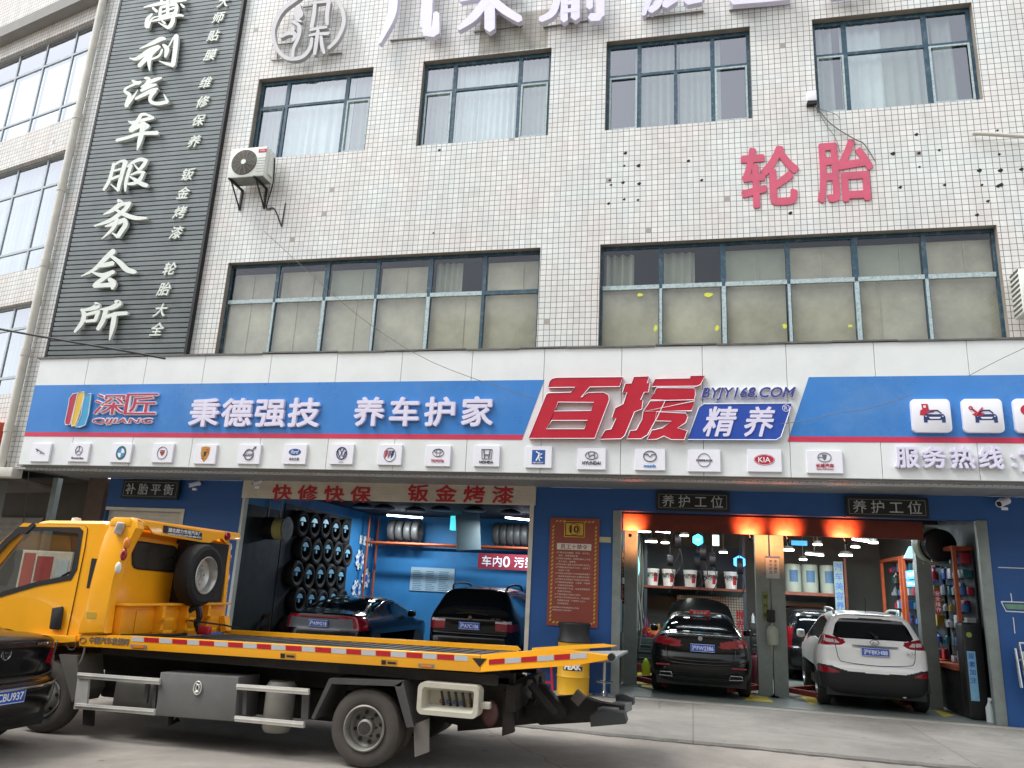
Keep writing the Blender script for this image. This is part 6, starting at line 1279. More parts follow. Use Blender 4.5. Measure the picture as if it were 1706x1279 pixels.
def car(name,label,loc,rot,S):
    """S: outline (y,z) from rear foot over the roof to front foot; widths table z->half width; regions [(name,material,test)]"""
    T=thing(name,label,'car',loc); T.rotation_euler=(0,0,rot); ORG[T.name]=Vector((0,0,0))
    L=S['L']; P0=cr([tuple(p) for p in S['outline']],14); W=cr(S['W'],6)
    # even resample, denser at the rear
    seg=[0]
    for a,b in zip(P0,P0[1:]): seg.append(seg[-1]+math.hypot(b[0]-a[0],b[1]-a[1])*(1.0 if a[0]<S.get('dense',1.6) else .38))
    N=S.get('N',230); pts=[]; j=0
    for i in range(N+1):
        s=seg[-1]*i/N
        while j<len(seg)-2 and seg[j+1]<s: j+=1
        t=(s-seg[j])/max(1e-9,seg[j+1]-seg[j]); a,b=P0[j],P0[j+1]; pts.append((a[0]+(b[0]-a[0])*t,a[1]+(b[1]-a[1])*t))
    M=S.get('M',46); n_=S.get('n',5.0); D=S.get('D',.24); sp=S.get('spine',(.95,L-.95,.66))
    def tap(y): return 1-S.get('taper',.13)*max(0,(.6-y)/.6)**2-.17*max(0,(y-(L-.8))/.8)**2
    grid=[]
    for (y,z) in pts:
        sy=min(max(y,sp[0]),sp[1]); dl=math.hypot(sy-y,sp[2]-z) or 1e-6; row=[]
        bow=S.get('bow',.10)*max(0,(1.0-y))*max(0,min(1,(1.3-z)/.3)) if y<1 else 0
        for k in range(M+1):
            th=(k/M)*math.pi/2; s_=math.sin(th)**(2/n_); c_=math.cos(th)**(2/n_); d=min(D*(1-c_),dl*.9); qy=y+(sy-y)*d/dl; qz=z+(sp[2]-z)*d/dl
            row.append((s_*interp(W,qz)*tap(qy),qy+bow*s_**3,qz))
        qy,qz=y+(sy-y)*min(D,dl*.9)/dl,z+(sp[2]-z)*min(D,dl*.9)/dl
        for k in range(1,9):
            t=k/8; yy=qy+(sy-qy)*t; zz=qz+(sp[2]-qz)*t; row.append((interp(W,zz)*tap(yy),yy+bow*(1-t),zz))
        grid.append(row)
    groups={}
    regs=S['regions']
    for sgn in (1,-1):
        for i in range(len(grid)-1):
            for k in range(len(grid[0])-1):
                q=[grid[i][k],grid[i+1][k],grid[i+1][k+1],grid[i][k+1]]
                cx=sum(p[0] for p in q)/4; cy=sum(p[1] for p in q)/4; cz=sum(p[2] for p in q)/4
                a=Vector(q[2])-Vector(q[0]); b=Vector(q[3])-Vector(q[1]); nn=a.cross(b); ln=nn.length
                if ln<1e-9: continue
                nn/=ln; nn=Vector((abs(nn.x),nn.y,nn.z))
                if nn.dot(Vector((cx,cy-(sp[0]+sp[1])/2,cz-sp[2])))<0: nn=Vector((nn.x,-nn.y,-nn.z))
                key=('body',None)
                for nm,m,test,split in regs:
                    if test(cx,cy,cz,nn): key=(nm,sgn if split else 0); break
                groups.setdefault(key,[]).append([(p[0]*sgn,p[1],p[2]) for p in (q if sgn>0 else q[::-1])])
    body=None
    for key in sorted(groups,key=lambda k:(k[0]!='body',k[0],k[1] or 0)):
        mb=MB(); vd={}
        for q in groups[key]:
            vs_=[]
            for p in q:
                kk=(round(p[0],5),round(p[1],5),round(p[2],5))
                if kk not in vd: vd[kk]=mb.bm.verts.new(p)
                if vd[kk] not in vs_: vs_.append(vd[kk])
            if len(vs_)>2:
                try: mb.bm.faces.new(vs_)
                except ValueError: pass
        m=S['paint'] if key[0]=='body' else next(r[1] for r in regs if r[0]==key[0])
        o=mb.build(key[0],m,T,ang=50)
        if key[0]=='body': body=o
    mb=MB(); w_=S['W'][1][1]*.93; zb=S['outline'][0][1]; mb.box(-w_,w_,.25,L-.25,zb-.03,zb+.12); mb.build('underbody',M_trim,T)
    wx=S['track']; r=S.get('r',.34)
    for y in S['axles']:
        for s in (-1,1):
            mb=MB(); tyre(mb,(s*wx,y,r),(1,0,0),r,.235,r*.62,36); wh=mb.build('wheel',M_rubber,T)
            mb=MB(); mb.lathe([(0,.03),(.06,.05),(.07,.04),(r*.6,.02),(r*.63,.06),(r*.66,.06),(r*.66,-.08),(0,-.08)],(s*(wx+.05),y,r),(s,0,0),30)
            mb.build('rim',M_rim,wh)
            mb=MB(); h=[(s*(S['W'][2][1]*1.003),y+(r+.07)*math.cos(t*math.pi/14),r+(r+.07)*math.sin(t*math.pi/14)) for t in range(15)]; mb.prism(h,(-s*.16,0,0)); mb.build('wheel_arch',M_trim,T)
    return T
def plate(T,x,y,z,txt,tilt=0,w_=.44,h=.14,m=None):
    mb=MB(); mb.obox((x,y,z),w_,.012,h,Matrix.Rotation(tilt,3,'X'),.003); p=mb.build('number_plate',m or M_plate,T)
    mb=MB(); mb.tube([(x+sx*(w_/2-.008),y-.008,z+sz*(h/2-.008)) for sx,sz in ((-1,-1),(1,-1),(1,1),(-1,1))],.0035,4,True); letter(mb,txt,(x-w_*.44,y-.006,z-h*.33),(w_*.88,0,0),(0,-math.tan(tilt)*h*.66*-1*0,h*.66),NF,.004,.012,0,'ink'); mb.build('plate_lettering',M_wpure,p,flip=False)
def ringp(T,x,y,z,r,nm='emblem',ry=None,th=.006,m=None):
    mb=MB(); mb.tube([(x+r*math.cos(2*math.pi*t/24),y,z+(ry or r)*math.sin(2*math.pi*t/24)) for t in range(24)],th,6,True); return mb.build(nm,m or M_chr,T)
SUVW=[(.20,.80),(.34,.86),(.55,.905),(.80,.915),(1.0,.90),(1.12,.86),(1.3,.77),(1.5,.665),(1.62,.60),(1.7,.56)]
# ---------------------------------------------------------------- white crossover
rwin=[(-.01,1.565),(.52,1.525),(.60,1.42),(.66,1.24),(.60,1.20),(-.01,1.205)]
tl=[(.46,1.125),(.49,1.18),(.72,1.235),(.98,1.27),(.98,1.07),(.72,1.065),(.56,1.075)]
rfl=[(.58,.63),(.70,.68),(.90,.71),(.95,.72),(.95,.60),(.7,.61)]
dark=[(-.01,.65),(.45,.655),(.62,.70),(.72,.73),(.99,.735),(.99,.1),(-.01,.1)]
sw=[(.55,1.22),(.8,1.48),(1.6,1.56),(2.2,1.52),(2.95,1.16),(2.9,1.08),(1.0,1.12)]
S=dict(L=4.41,paint=paint('white_paint','e6e6e2'),N=330,M=56,W=SUVW,track=.80,axles=(.86,3.50),r=.345,bow=.11,
 outline=[(.34,.26),(.14,.30),(.05,.42),(.01,.58),(.0,.70),(.05,.80),(.06,.92),(.07,1.05),(.13,1.15),(.22,1.26),(.36,1.46),(.40,1.58),(.46,1.625),(.62,1.635),(1.1,1.665),(1.7,1.67),(2.3,1.62),(2.6,1.53),(3.2,1.15),(3.35,1.07),(4.0,.96),(4.28,.82),(4.39,.6),(4.41,.4),(4.25,.22)],
 regions=[('rear_window',M_cglass,lambda x,y,z,n:y<.75 and n.y<-.1 and inpoly(x,z,rwin),False),
 ('tail_light',M_tail,lambda x,y,z,n:y<.62 and inpoly(x,z,tl) and not inpoly(x,z,[(.56,1.11),(.62,1.17),(.80,1.185),(.78,1.12)]),True),
 ('tail_light_lens',M_tailw,lambda x,y,z,n:y<.62 and inpoly(x,z,[(.56,1.11),(.62,1.17),(.80,1.185),(.78,1.12)]),True),
 ('rear_reflector',M_tail,lambda x,y,z,n:y<.5 and inpoly(x,z,rfl),True),
 ('bumper_cladding',M_trim,lambda x,y,z,n:y<.55 and inpoly(x,z,dark),False),
 ('sill_trim',M_trim,lambda x,y,z,n:z<.36 and y<3.9,True),('front_valance',M_trim,lambda x,y,z,n:z<.36,False),
 ('side_window',M_cglass,lambda x,y,z,n:n.x>.45 and inpoly(y,z,sw),True),
 ('windscreen',M_cglass,lambda x,y,z,n:2.45<y<3.2 and z>1.1 and n.z>.3,False)])
T=car('crossover_car','white crossover seen from behind in the right bay, black lower bumper and dark rear window',(3.10,15.22,.045),R(-2.5),S); ix=T
plate(T,.0,.035,1.0,'沪F8KH88',R(0)); ringp(T,0,.075,1.155,.07,'emblem',.043,.008)
mb=MB(); mb.tube([(-.035,.07,1.13),(-.02,.068,1.16),(.02,.068,1.15),(.035,.07,1.18)],.007,5); mb.build('emblem_bar',M_chr,T)
mb=MB(); mb.box(-.37,.37,.035,.075,1.085,1.103,.004); mb.build('chrome_strip',M_grey,T)
mb=MB(); mb.tube(cr([(-.66,.115,1.2),(-.63,.05,1.0),(-.60,.035,.86),(-.5,.032,.805),(0,.03,.775),(.5,.032,.805),(.60,.035,.86),(.63,.05,1.0),(.66,.115,1.2)],6),.006,5); mb.build('tailgate_gap',M_trim,T)
mb=MB(); mb.tube([(.05,.16,1.25),(-.02,.21,1.31),(-.05,.2,1.33)],.012,6); mb.cyl((.05,.14,1.245),(.05,.2,1.245),.03,n=12); mb.build('rear_wiper',M_trim,T)
for s in (-1,1):
    mb=MB(); mb.tube(cr([(s*.56,.75,1.62),(s*.575,.85,1.685),(s*.59,1.3,1.705),(s*.585,1.9,1.70),(s*.56,2.15,1.64)],6),.022,8); mb.build('roof_rail',mat('silver_rail','b7bbb9',.35,.5,.05,4) if s<0 else bpy.data.materials['silver_rail'],T)
    mb=MB(); mb.box(s*.93,s*1.08,2.62,2.78,1.08,1.24,.04,3); mb.build('wing_mirror',S['paint'],T)
mb=MB(); mb.tube([(0,.85,1.66),(0,.80,1.93)],.008,6); mb.build('antenna',M_black,T)
mb=MB(); mb.box(-.25,.25,.40,.56,1.60,1.612,.004); mb.build('spoiler_lamp',M_trim,T)
mb=MB(); mb.cyl((.44,.20,.30),(.44,.5,.30),.035,n=16); mb.build('exhaust',M_chr,T)
textY('ix35',.50,.64,.985,1.02,.062,.006,M_chr,T,'model_lettering',.02)
# ---------------------------------------------------------------- black sedan, hood up
SEDW=[(.18,.80),(.32,.86),(.5,.92),(.72,.93),(.9,.90),(1.0,.86),(1.1,.78),(1.3,.66),(1.42,.60),(1.5,.56)]
def sedan(pn,ph,lights,**k):
    rw=[(-.01,1.40),(.50,1.385),(.60,1.30),(.70,1.12),(-.01,1.135)]
    S=dict(L=4.94,paint=paint(pn,ph),N=250,M=46,W=SEDW,track=.80,axles=(1.05,4.02),r=.335,bow=.13,dense=2.2,
     outline=[(.40,.24),(.16,.28),(.04,.40),(.0,.55),(.02,.70),(.06,.80),(.05,.95),(.04,1.06),(.10,1.115),(.45,1.125),(.75,1.13),(1.15,1.29),(1.6,1.42),(2.1,1.475),(2.7,1.46),(3.1,1.38),(3.7,1.06),(3.85,1.0),(4.6,.90),(4.85,.74),(4.93,.55),(4.92,.35),(4.75,.20)],
     regions=[('rear_window',M_cglass,lambda x,y,z,n:.65<y<1.75 and n.z>.2 and inpoly(x,z,rw),False),
     ('tail_light',M_tail,lambda x,y,z,n:y<.55 and inpoly(x,z,lights),True),
     ('side_window',M_cglass,lambda x,y,z,n:n.x>.4 and inpoly(y,z,[(.95,1.12),(1.3,1.30),(1.8,1.40),(2.7,1.39),(3.55,1.06),(3.4,1.0),(1.2,1.03)]),True),
     ('lower_bumper',M_trim,lambda x,y,z,n:z<.36 and y<2,False),('front_valance',M_trim,lambda x,y,z,n:z<.36 and y>=2,False),('windscreen',M_cglass,lambda x,y,z,n:3.0<y<3.72 and z>1.05 and n.z>.3,False)])
    S.update(k); return S
S=sedan('black_paint','090a0a',[(.33,.90),(.36,.985),(.55,1.03),(.99,1.085),(.99,.93),(.62,.90),(.45,.875)])
T=car('sedan_car','black sedan with its hood raised, parked in the bay left of the middle lift post',(.14,15.28,.045),R(-.5),S)
plate(T,0.04,.02,.88,'沪FW2386'); 
mb=MB(); mb.cyl((.0,.025,1.045),(.0,.06,1.045),.042,n=24); mb.build('emblem',M_chr,T)
mb=MB(); mb.tube(cr([(-.62,.10,.86),(-.58,.02,.70),(-.3,-.005,.655),(.3,-.005,.655),(.58,.02,.70),(.62,.10,.86)],6),.006,5); mb.build('boot_gap',mat('gap_grey','3a3a3a',.5,0,0),T)
mb=MB(); mb.tube(cr([(-.8,.16,.66),(-.4,.02,.60),(.4,.02,.60),(.8,.16,.66)],6),.008,5); mb.build('bumper_crease',S['paint'],T)
for s in (-1,1):
    mb=MB(); mb.tube([(s*.5,.03,.36),(s*.74,.05,.37),(s*.72,.06,.43),(s*.52,.04,.43)],.012,6,True); mb.build('exhaust_trim',M_chr,T)
    mb=MB(); mb.box(s*.55,s*.80,.035,.07,.545,.57,.005); mb.build('bumper_reflector',M_tail,T)
    mb=MB(); mb.box(s*.92,s*1.08,3.18,3.32,1.0,1.14,.04,3); mb.build('wing_mirror',S['paint'],T)
mb=MB()
h=[]; nx,ny=10,8
for j in range(ny+1):
    t=j/ny; y=4.55-1.05*t*.30; z=1.0+.85*t; row=[]
    for i in range(nx+1):
        u=i/nx*2-1; wd=.80-.14*t**2; row.append(mb.bm.verts.new((u*wd,4.05+.55*t-.05*u*u, .98+.78*t-.10*u*u*t-.06*t*abs(u)**4)))
    h.append(row)
for j in range(ny):
    for i in range(nx): mb.bm.faces.new((h[j][i],h[j][i+1],h[j+1][i+1],h[j+1][i]))
mb.build('raised_hood',S['paint'],T,ang=60)
mb=MB(); mb.box(-.20,.20,1.52,1.54,1.42,1.515,.01); o=mb.build('roof_sign',mat('roof_sign_red','e0242c',.4,0,.04,5),T)
textY('深化养护',-.14,.14,1.44,1.495,1.519,.003,M_wpure,o,'sign_lettering',.015)
# ---------------------------------------------------------------- black estate SUV (left hall)
xw=[(.20,.84),(.4,.90),(.6,.94),(.9,.945),(1.1,.93),(1.22,.88),(1.4,.79),(1.6,.69),(1.72,.62),(1.78,.58)]
rw=[(-.01,1.60),(.58,1.57),(.66,1.45),(.74,1.22),(-.01,1.24)]
S=dict(L=4.66,paint=paint('black_paint_suv','0b0c0e'),N=240,M=46,W=xw,track=.83,axles=(.92,3.74),r=.36,bow=.10,
 outline=[(.36,.28),(.14,.32),(.03,.45),(.0,.62),(.02,.78),(.10,.84),(.08,1.0),(.09,1.12),(.16,1.20),(.30,1.40),(.45,1.60),(.55,1.70),(.8,1.73),(1.5,1.765),(2.1,1.75),(2.6,1.66),(3.3,1.22),(3.5,1.13),(4.3,1.02),(4.55,.85),(4.65,.6),(4.64,.4),(4.5,.25)],
 regions=[('rear_window',M_cglass,lambda x,y,z,n:y<.75 and inpoly(x,z,rw) and n.y<-.1,False),('tail_light',M_tail,lambda x,y,z,n:y<.6 and inpoly(x,z,[(.52,.93),(.52,1.09),(.80,1.11),(.96,1.12),(.96,.93),(.8,.90)]) and z<1.06,True),
 ('tail_light_lens',M_tailw,lambda x,y,z,n:y<.6 and inpoly(x,z,[(.52,1.06),(.52,1.095),(.84,1.11),(.84,1.06)]),True),
 ('side_window',M_cglass,lambda x,y,z,n:n.x>.4 and inpoly(y,z,[(.5,1.28),(.75,1.58),(1.5,1.66),(2.3,1.62),(3.05,1.24),(2.9,1.16),(1,1.2)]),True),('lower_bumper',M_trim,lambda x,y,z,n:z<.5 and y<2,False),('front_valance',M_trim,lambda x,y,z,n:z<.5 and y>=2,False),('windscreen',M_cglass,lambda x,y,z,n:2.55<y<3.3 and z>1.2 and n.z>.3,False)])
T=car('estate_car','black off-roader with roof rails seen from behind under the red banner',(-4.36,15.62,.045),R(0),S)
plate(T,.0,.06,.99,'沪A7C106'); mb=MB(); mb.cyl((0,.07,1.15),(0,.12,1.15),.04,n=24); mb.build('emblem',M_chr,T)
mb=MB(); mb.tube([(-.3,.13,1.215),(.0,.19,1.24),(.35,.13,1.215)],.012,6); mb.build('rear_wiper',M_trim,T); textY('X5 3.0',.42,.62,1.135,1.165,.1,.004,M_chr,T,'model_lettering',.02)
for s in (-1,1):
    mb=MB(); mb.tube(cr([(s*.58,.7,1.70),(s*.60,.85,1.79),(s*.61,1.4,1.83),(s*.60,2.0,1.81),(s*.58,2.3,1.73)],6),.022,8); mb.build('roof_rail',M_trim,T)
    mb=MB(); mb.box(s*.95,s*1.1,2.75,2.9,1.16,1.32,.04,3); mb.build('wing_mirror',S['paint'],T)
# ---------------------------------------------------------------- black coupe with a full-width red light strip
S=sedan('black_paint_coupe','0a0b0d',[(-.01,.985),(-.01,1.02),(.75,1.02),(.96,1.03),(.96,.74),(.74,.74),(.70,.96)],L=4.7,axles=(.95,3.8))
S['outline']=[(.40,.24),(.16,.28),(.04,.40),(.0,.55),(.02,.70),(.05,.80),(.03,.95),(.02,1.02),(.08,1.075),(.35,1.10),(.6,1.14),(1.1,1.29),(1.6,1.39),(2.1,1.42),(2.6,1.39),(3.0,1.28),(3.5,1.03),(3.7,.97),(4.4,.87),(4.6,.72),(4.69,.55),(4.68,.35),(4.5,.20)]
S['regions']=[('number_panel',mat('silver_panel','6d7076',.35,.3,.05,3),lambda x,y,z,n:y<.4 and n.y<-.3 and inpoly(x,z,[(-.01,.965),(.70,.965),(.74,.74),(-.01,.74)]),False)]+S['regions']
T=car('coupe_car','low black coupe with a full-width red light strip, behind the truck bed',(-7.62,15.62,.045),R(0),S)
plate(T,.0,.01,.86,'沪A9M218'); textY('AUDI',-.62,-.48,.79,.815,.06,.004,M_chr,T,'model_lettering',.02) if False else None
for s in (-1,1):
    mb=MB(); mb.box(s*.92,s*1.1,2.85,3.0,.98,1.12,.04,3); mb.build('wing_mirror',S['paint'],T)
mb=MB(); mb.tube(cr([(.70,1.05,1.10),(.74,1.4,1.22),(.70,1.9,1.335),(.66,2.4,1.345),(.72,2.9,1.22),(.80,3.35,1.04)],8),.010,6); mb.build('chrome_window_line',M_chr,T)
mb=MB(); mb.tube([(-.07,.05,1.055),(.07,.05,1.055)],.014,6); mb.build('emblem',M_chr,T)
# ---------------------------------------------------------------- dark van deep in the crossover bay
S=dict(L=4.8,paint=paint('van_paint','17181a'),N=200,M=36,W=[(.2,.84),(.5,.91),(.9,.92),(1.1,.90),(1.4,.80),(1.6,.72),(1.7,.66)],track=.8,axles=(.9,3.8),r=.33,bow=.06,dense=1.2,
 outline=[(.3,.28),(.1,.34),(.0,.5),(.0,.7),(.05,.82),(.06,1.0),(.16,1.3),(.26,1.5),(.40,1.60),(.8,1.64),(1.8,1.66),(2.6,1.60),(3.4,1.2),(4.2,1.0),(4.7,.8),(4.8,.5),(4.6,.25)],
 regions=[('rear_window',M_cglass,lambda x,y,z,n:y<.6 and n.y<-.1 and inpoly(x,z,[(-.01,1.5),(.6,1.47),(.7,1.08),(-.01,1.08)]),False),('tail_light',M_tail,lambda x,y,z,n:y<.6 and inpoly(x,z,[(.72,1.2),(.95,1.25),(.95,.75),(.78,.75)]),True),
 ('side_window',M_cglass,lambda x,y,z,n:n.x>.4 and inpoly(y,z,[(.5,1.15),(.6,1.5),(2.4,1.52),(3.1,1.15)]),True)])
T=car('van_car','dark van half hidden behind the white crossover, only its left rear corner showing',(3.05,20.05,.045),R(0),S)
T['category']='van'; plate(T,.0,.03,.85,'沪D5K390')
# ---------------------------------------------------------------- black saloon passing at the lower left
S=sedan('black_paint_saloon','0d0d10',[(.56,.84),(.60,.92),(.66,1.02),(.80,1.055),(.99,1.04),(.99,.80),(.72,.79)],L=4.6,N=330,M=60)
S['outline']=[(.40,.24),(.16,.28),(.04,.40),(.0,.55),(.02,.66),(.10,.72),(.09,.90),(.08,1.02),(.13,1.09),(.45,1.12),(.75,1.13),(1.1,1.26),(1.5,1.40),(2.0,1.47),(2.5,1.45),(2.9,1.36),(3.4,1.06),(3.6,1.0),(4.3,.90),(4.5,.74),(4.59,.55),(4.58,.35),(4.4,.20)]
S['axles']=(.95,3.6)
T=car('saloon_car','black saloon in front of the front wheel of the truck, blue plate showing',(-6.33,6.60,0),R(90),S)
plate(T,.0,-.012,.575,'沪CBU937',0,.44,.14); ringp(T,0,.085,.955,.055,'emblem',None,.006)
mb=MB(); mb.tube([(-.03,.085,.99),(-.012,.085,.955),(0,.085,.97),(.012,.085,.955),(.03,.085,.99)],.005,5); mb.tube([(-.045,.085,.97),(-.02,.085,.91),(0,.085,.945),(.02,.085,.91),(.045,.085,.97)],.005,5); mb.build('emblem_letters',M_chr,T)
textY('PASSAT',.36,.54,1.015,1.04,.085,.005,M_chr,T,'model_lettering',.03)
mb=MB(); mb.tube(cr([(-.74,.2,1.04),(-.60,.1,.85),(-.55,.07,.74),(0,.05,.70),(.55,.07,.74),(.60,.1,.85),(.74,.2,1.04)],6),.006,5); mb.build('boot_gap',bpy.data.materials['gap_grey'],T)
mb=MB(); mb.tube(cr([(-.85,.2,.66),(-.4,-.0,.635),(.4,-.0,.635),(.85,.2,.66)],6),.012,6); mb.build('bumper_chrome',M_chr,T)
# ================================================================ yellow flatbed tow truck
Yn=7.85; Yf=10.12
TR=thing('tow_truck','yellow flatbed recovery truck with striped reflective tape and a spare wheel behind the cab','truck',(-4,9,0))
M_yel=mat('truck_yellow','ffb21c',.32,0,.05,1.5,coat=.35,dirt_sheen=.16,dirt_sheenc=(.30,.17,.05)); M_yel2=mat('truck_yellow_frame','f5a114',.4,0,.08,3,dirt_sheen=.1,dirt_sheenc=(.2,.12,.04))
M_chas=mat('chassis_black','201f1e',.6,.1,.25,6,dirt_sheen=.3,dirt_sheenc=(.1,.09,.08)); M_alu2=mat('guard_aluminium','dcdad2',.35,.4,.08,5,dirt_sheen=.2); M_gh=mat('truck_glass','3c3a35',.06,0,.45,2.2,spec=.7)
M_deck=mat('steel_deck','4b4d4d',.5,.4,.2,4,dirt_sheen=.3); M_tr=mat('tape_red','b3202f',.3,0,.05,8); M_tw_=mat('tape_white','b9bcc0',.3,0,.05,8)
def A(x,y,Y=Yn): return at(x,y,Y)
def px(pts,Y=Yn): return [at(x,y,Y) for x,y in pts]
def plateN(nm,pts,m,d=.01,off=0,par=None,bev=0,Y=Yn):
    mb=MB(); mb.prism([p+NF*off for p in px(pts,Y)],(0,d,0),bev); return mb.build(nm,m,par or TR)
# cab: one rounded shell
zr=2.30; cabp=[(-6.56,zr+.03),(-7.55,zr+.01),(-7.72,zr-.08),(-8.05,1.75),(-8.28,1.35),(-8.34,1.05),(-8.32,.72),(-7.62,.70),(-7.58,.86),(-7.45,.98),(-7.2,1.03),(-6.96,.97),(-6.5,.97)]
gw=[(34,881),(129,882),(133,886),(123,945),(114,961),(61,971),(0,989),(-27,997),(-38,983),(-15,928),(11,900)]
holeN=[(p.x,Yn+.03,p.z) for p in px(gw)]
cc=cr([(x,z) for x,z in cabp],1,True)
def chamfer(P,r):
    out=[]; n=len(P)
    for i in range(n):
        p=Vector(P[i]); a=Vector(P[i-1]); b=Vector(P[(i+1)%n])
        for k in (0,.5,1):
            u=p+(a-p).normalized()*min(r,(a-p).length*.4); v=p+(b-p).normalized()*min(r,(b-p).length*.4); out.append(tuple((1-k)**2*u+2*k*(1-k)*p+k*k*v))
    return out
cabr=chamfer(cabp,.09); ci=[(x+(-7.3-x)*.02,z+(1.5-z)*.04) for x,z in cabr]
mb=MB(); Y0,Y1=Yn+.03,Yf-.09
rows=[[(x,Y0,z) for x,z in ci],[(x,Y0+.03,z) for x,z in cabr],[(x,Y1-.03,z) for x,z in cabr],[(x,Y1,z) for x,z in ci]]
for a,b in zip(rows,rows[1:]):
    for i in range(len(a)):
        j=(i+1)%len(a); mx_=(a[i][0]+a[j][0])/2; mz_=(a[i][2]+a[j][2])/2
        if mx_<-7.66 and 1.38<mz_<2.22: continue      # windscreen opening
        mb.poly([a[i],a[j],b[j],b[i]])
mb.sheet(rows[0],[holeN],(0,.03,0)); mb.sheet(rows[3],[[(x,Y1,z) for x,y,z in holeN]],(0,-.03,0)); cab=mb.build('cab',M_yel,TR,ang=40)
mb=MB(); mb.poly([(-7.74,Y0+.05,2.17),(-7.74,Y1-.05,2.17),(-8.25,Y1-.05,1.38),(-8.25,Y0+.05,1.38)]); mb.build('windscreen',glass('screen_glass',(.8,.82,.8),.12),TR)
# cab interior seen through the side glass
M_cin=mat('cab_interior','5a5650',.8,0,.2,5)
mb=MB(); mb.box(-7.15,-6.70,Yn+.3,Yn+.8,.98,1.42,.06,3); mb.prism([(-6.78,Yn+.3,1.40),(-6.66,Yn+.3,1.40),(-6.60,Yn+.3,1.88),(-6.72,Yn+.3,1.88)],(0,.5,0),.03); mb.build('seat',M_cin,TR)
mb=MB(); mb.box(-6.74,-6.62,Yn+.42,Yn+.68,1.90,2.08,.04,3); mb.build('headrest',M_black,TR)
mb=MB(); mb.box(-6.74,-6.62,Yn+1.35,Yn+1.62,1.80,2.02,.04,3); mb.prism([(-6.78,Yn+1.25,1.30),(-6.66,Yn+1.25,1.30),(-6.60,Yn+1.25,1.80),(-6.72,Yn+1.25,1.80)],(0,.5,0),.03); mb.build('far_seat',M_cin,TR)
mb=MB(); mb.box(-8.1,-7.62,Yn+.1,Yf-.2,1.0,1.46,.06,3); mb.build('dashboard',M_black,TR)
mb=MB(); o_=Vector((-7.5,Yn+.55,1.55)); mb.tube([o_+Vector((.07*math.cos(t*.393)*1.0,.19*math.sin(t*.393),.18*math.cos(t*.393))) for t in range(16)],.016,6,True); mb.build('steering_wheel',M_black,TR)
mb=MB(); mb.box(-6.66,-6.63,Yn+.2,Yf-.25,1.55,1.95); mb.build('rear_bulkhead',M_cin,TR)
mb=MB(); mb.box(-7.05,-6.98,Yf-.30,Yf-.16,1.45,2.1,.01); mb.build('far_pillar',M_cin,TR)
door=[(37,871),(138,875),(143,880),(139,910),(106,1070),(40,1059),(15,1048),(-30,1043),(-60,1000),(-30,930),(10,893)]
mb=MB(); mb.sheet([p+Vector((0,.018,0)) for p in px(door)],[[p+Vector((0,.018,0)) for p in px(gw)]],(0,.010,0)); dr=mb.build('door',M_yel,TR)
mb=MB(); mb.tube([p+Vector((0,.028,0)) for p in px(door)],.006,5,True); mb.build('door_gap',M_trim,TR)
mb=MB(); mb.sheet([p+Vector((0,.012,0)) for p in px([(30,877),(131,878),(137,884),(127,948),(117,966),(62,976),(0,994),(-30,1003),(-45,985),(-20,925),(8,896)])],[[p+Vector((0,.012,0)) for p in px([(37,884),(127,885),(130,888),(121,943),(113,958),(60,968.5),(0,986),(-25,993),(-34,981),(-12,930),(13,903)])]],(0,.005,0)); mb.build('window_rubber',M_trim,dr)
mb=MB(); mb.poly([p+Vector((0,.022,0)) for p in px(gw)]); mb.build('door_glass',glass('cab_glass',(.80,.82,.80),.16),dr)
mb=MB(); mb.poly([(x,Yf-.10,z) for x,y,z in holeN]); mb.build('far_glass',bpy.data.materials['cab_glass'],TR)
plateN('door_handle',[(89,1013),(105,1010),(107,1013),(102,1047),(99,1049),(86,1048),(84,1046)],M_trim,.02,.020,dr,.003)
plateN('side_vent',[(154,930),(163,931),(155,980),(145,980)],M_trim,.05,.012)
plateN('sill',[(48,1055),(130,1059),(128,1069),(106,1070),(60,1064)],M_yel,.03,.03,None,.004)
mb=MB(); mb.lathe([(0,.06),(.05,.05),(.06,.0),(0,0)],(-7.35,Yn+.35,zr+.02),(0,0,1),16); mb.build('roof_marker',mat('marker_clear','d8d3c8',.2,0,.05,5),TR)
mb=MB(); mb.prism([(-7.72,Yn+.005,2.14),(-7.60,Yn+.005,2.25),(-7.64,Yn+.005,2.28),(-7.80,Yn+.005,2.15)],(0,.04,0)); mb.build('wind_deflector',M_trim,TR)
mb=MB(); a=A(26,868); mb.tube([(a.x+.02,Yn+.1,2.25),(a.x-.06,Yn+.1,2.9)],.006,5); mb.build('antenna',M_black,TR)
# headboard behind the cab: bent cheek plate near and far, cross beam, window, lights
XH=-6.42
def cheek(Y,d,par=TR):
    pts=[(189,868),(193,862),(222,862),(229,868),(231,880),(213,905),(196,940),(190,965),(183,1000),(176,1055),(131,1056),(138,1030),(150,985),(163,935),(176,890)]
    mb=MB(); mb.prism([(p.x,Y,p.z) for p in px(pts)],(0,d,0),.02,3); return mb.build('headboard_cheek',M_yel,par)
cheek(Yn-.02,.13)
mb=MB(); mb.prism(px([(366,888),(377,889),(382,896),(384,920),(381,962),(377,1000),(373,1052),(342,1049),(350,960),(360,900)],Yf),(0,-.08,0),.012); mb.build('headboard_cheek',M_yel,TR)
zt=A(205,862).z; XB=A(222,866).x
mb=MB(); mb.prism([(XB-.28,Yn-.03,zt-.10),(XB-.28,Yn-.03,zt-.03),(XB-.24,Yn-.03,zt),(XB-.02,Yn-.03,zt),(XB,Yn-.03,zt-.03),(XB,Yn-.03,zt-.10)],(0,Yf-Yn+.03,0),.015); mb.build('cross_beam',M_yel,TR)
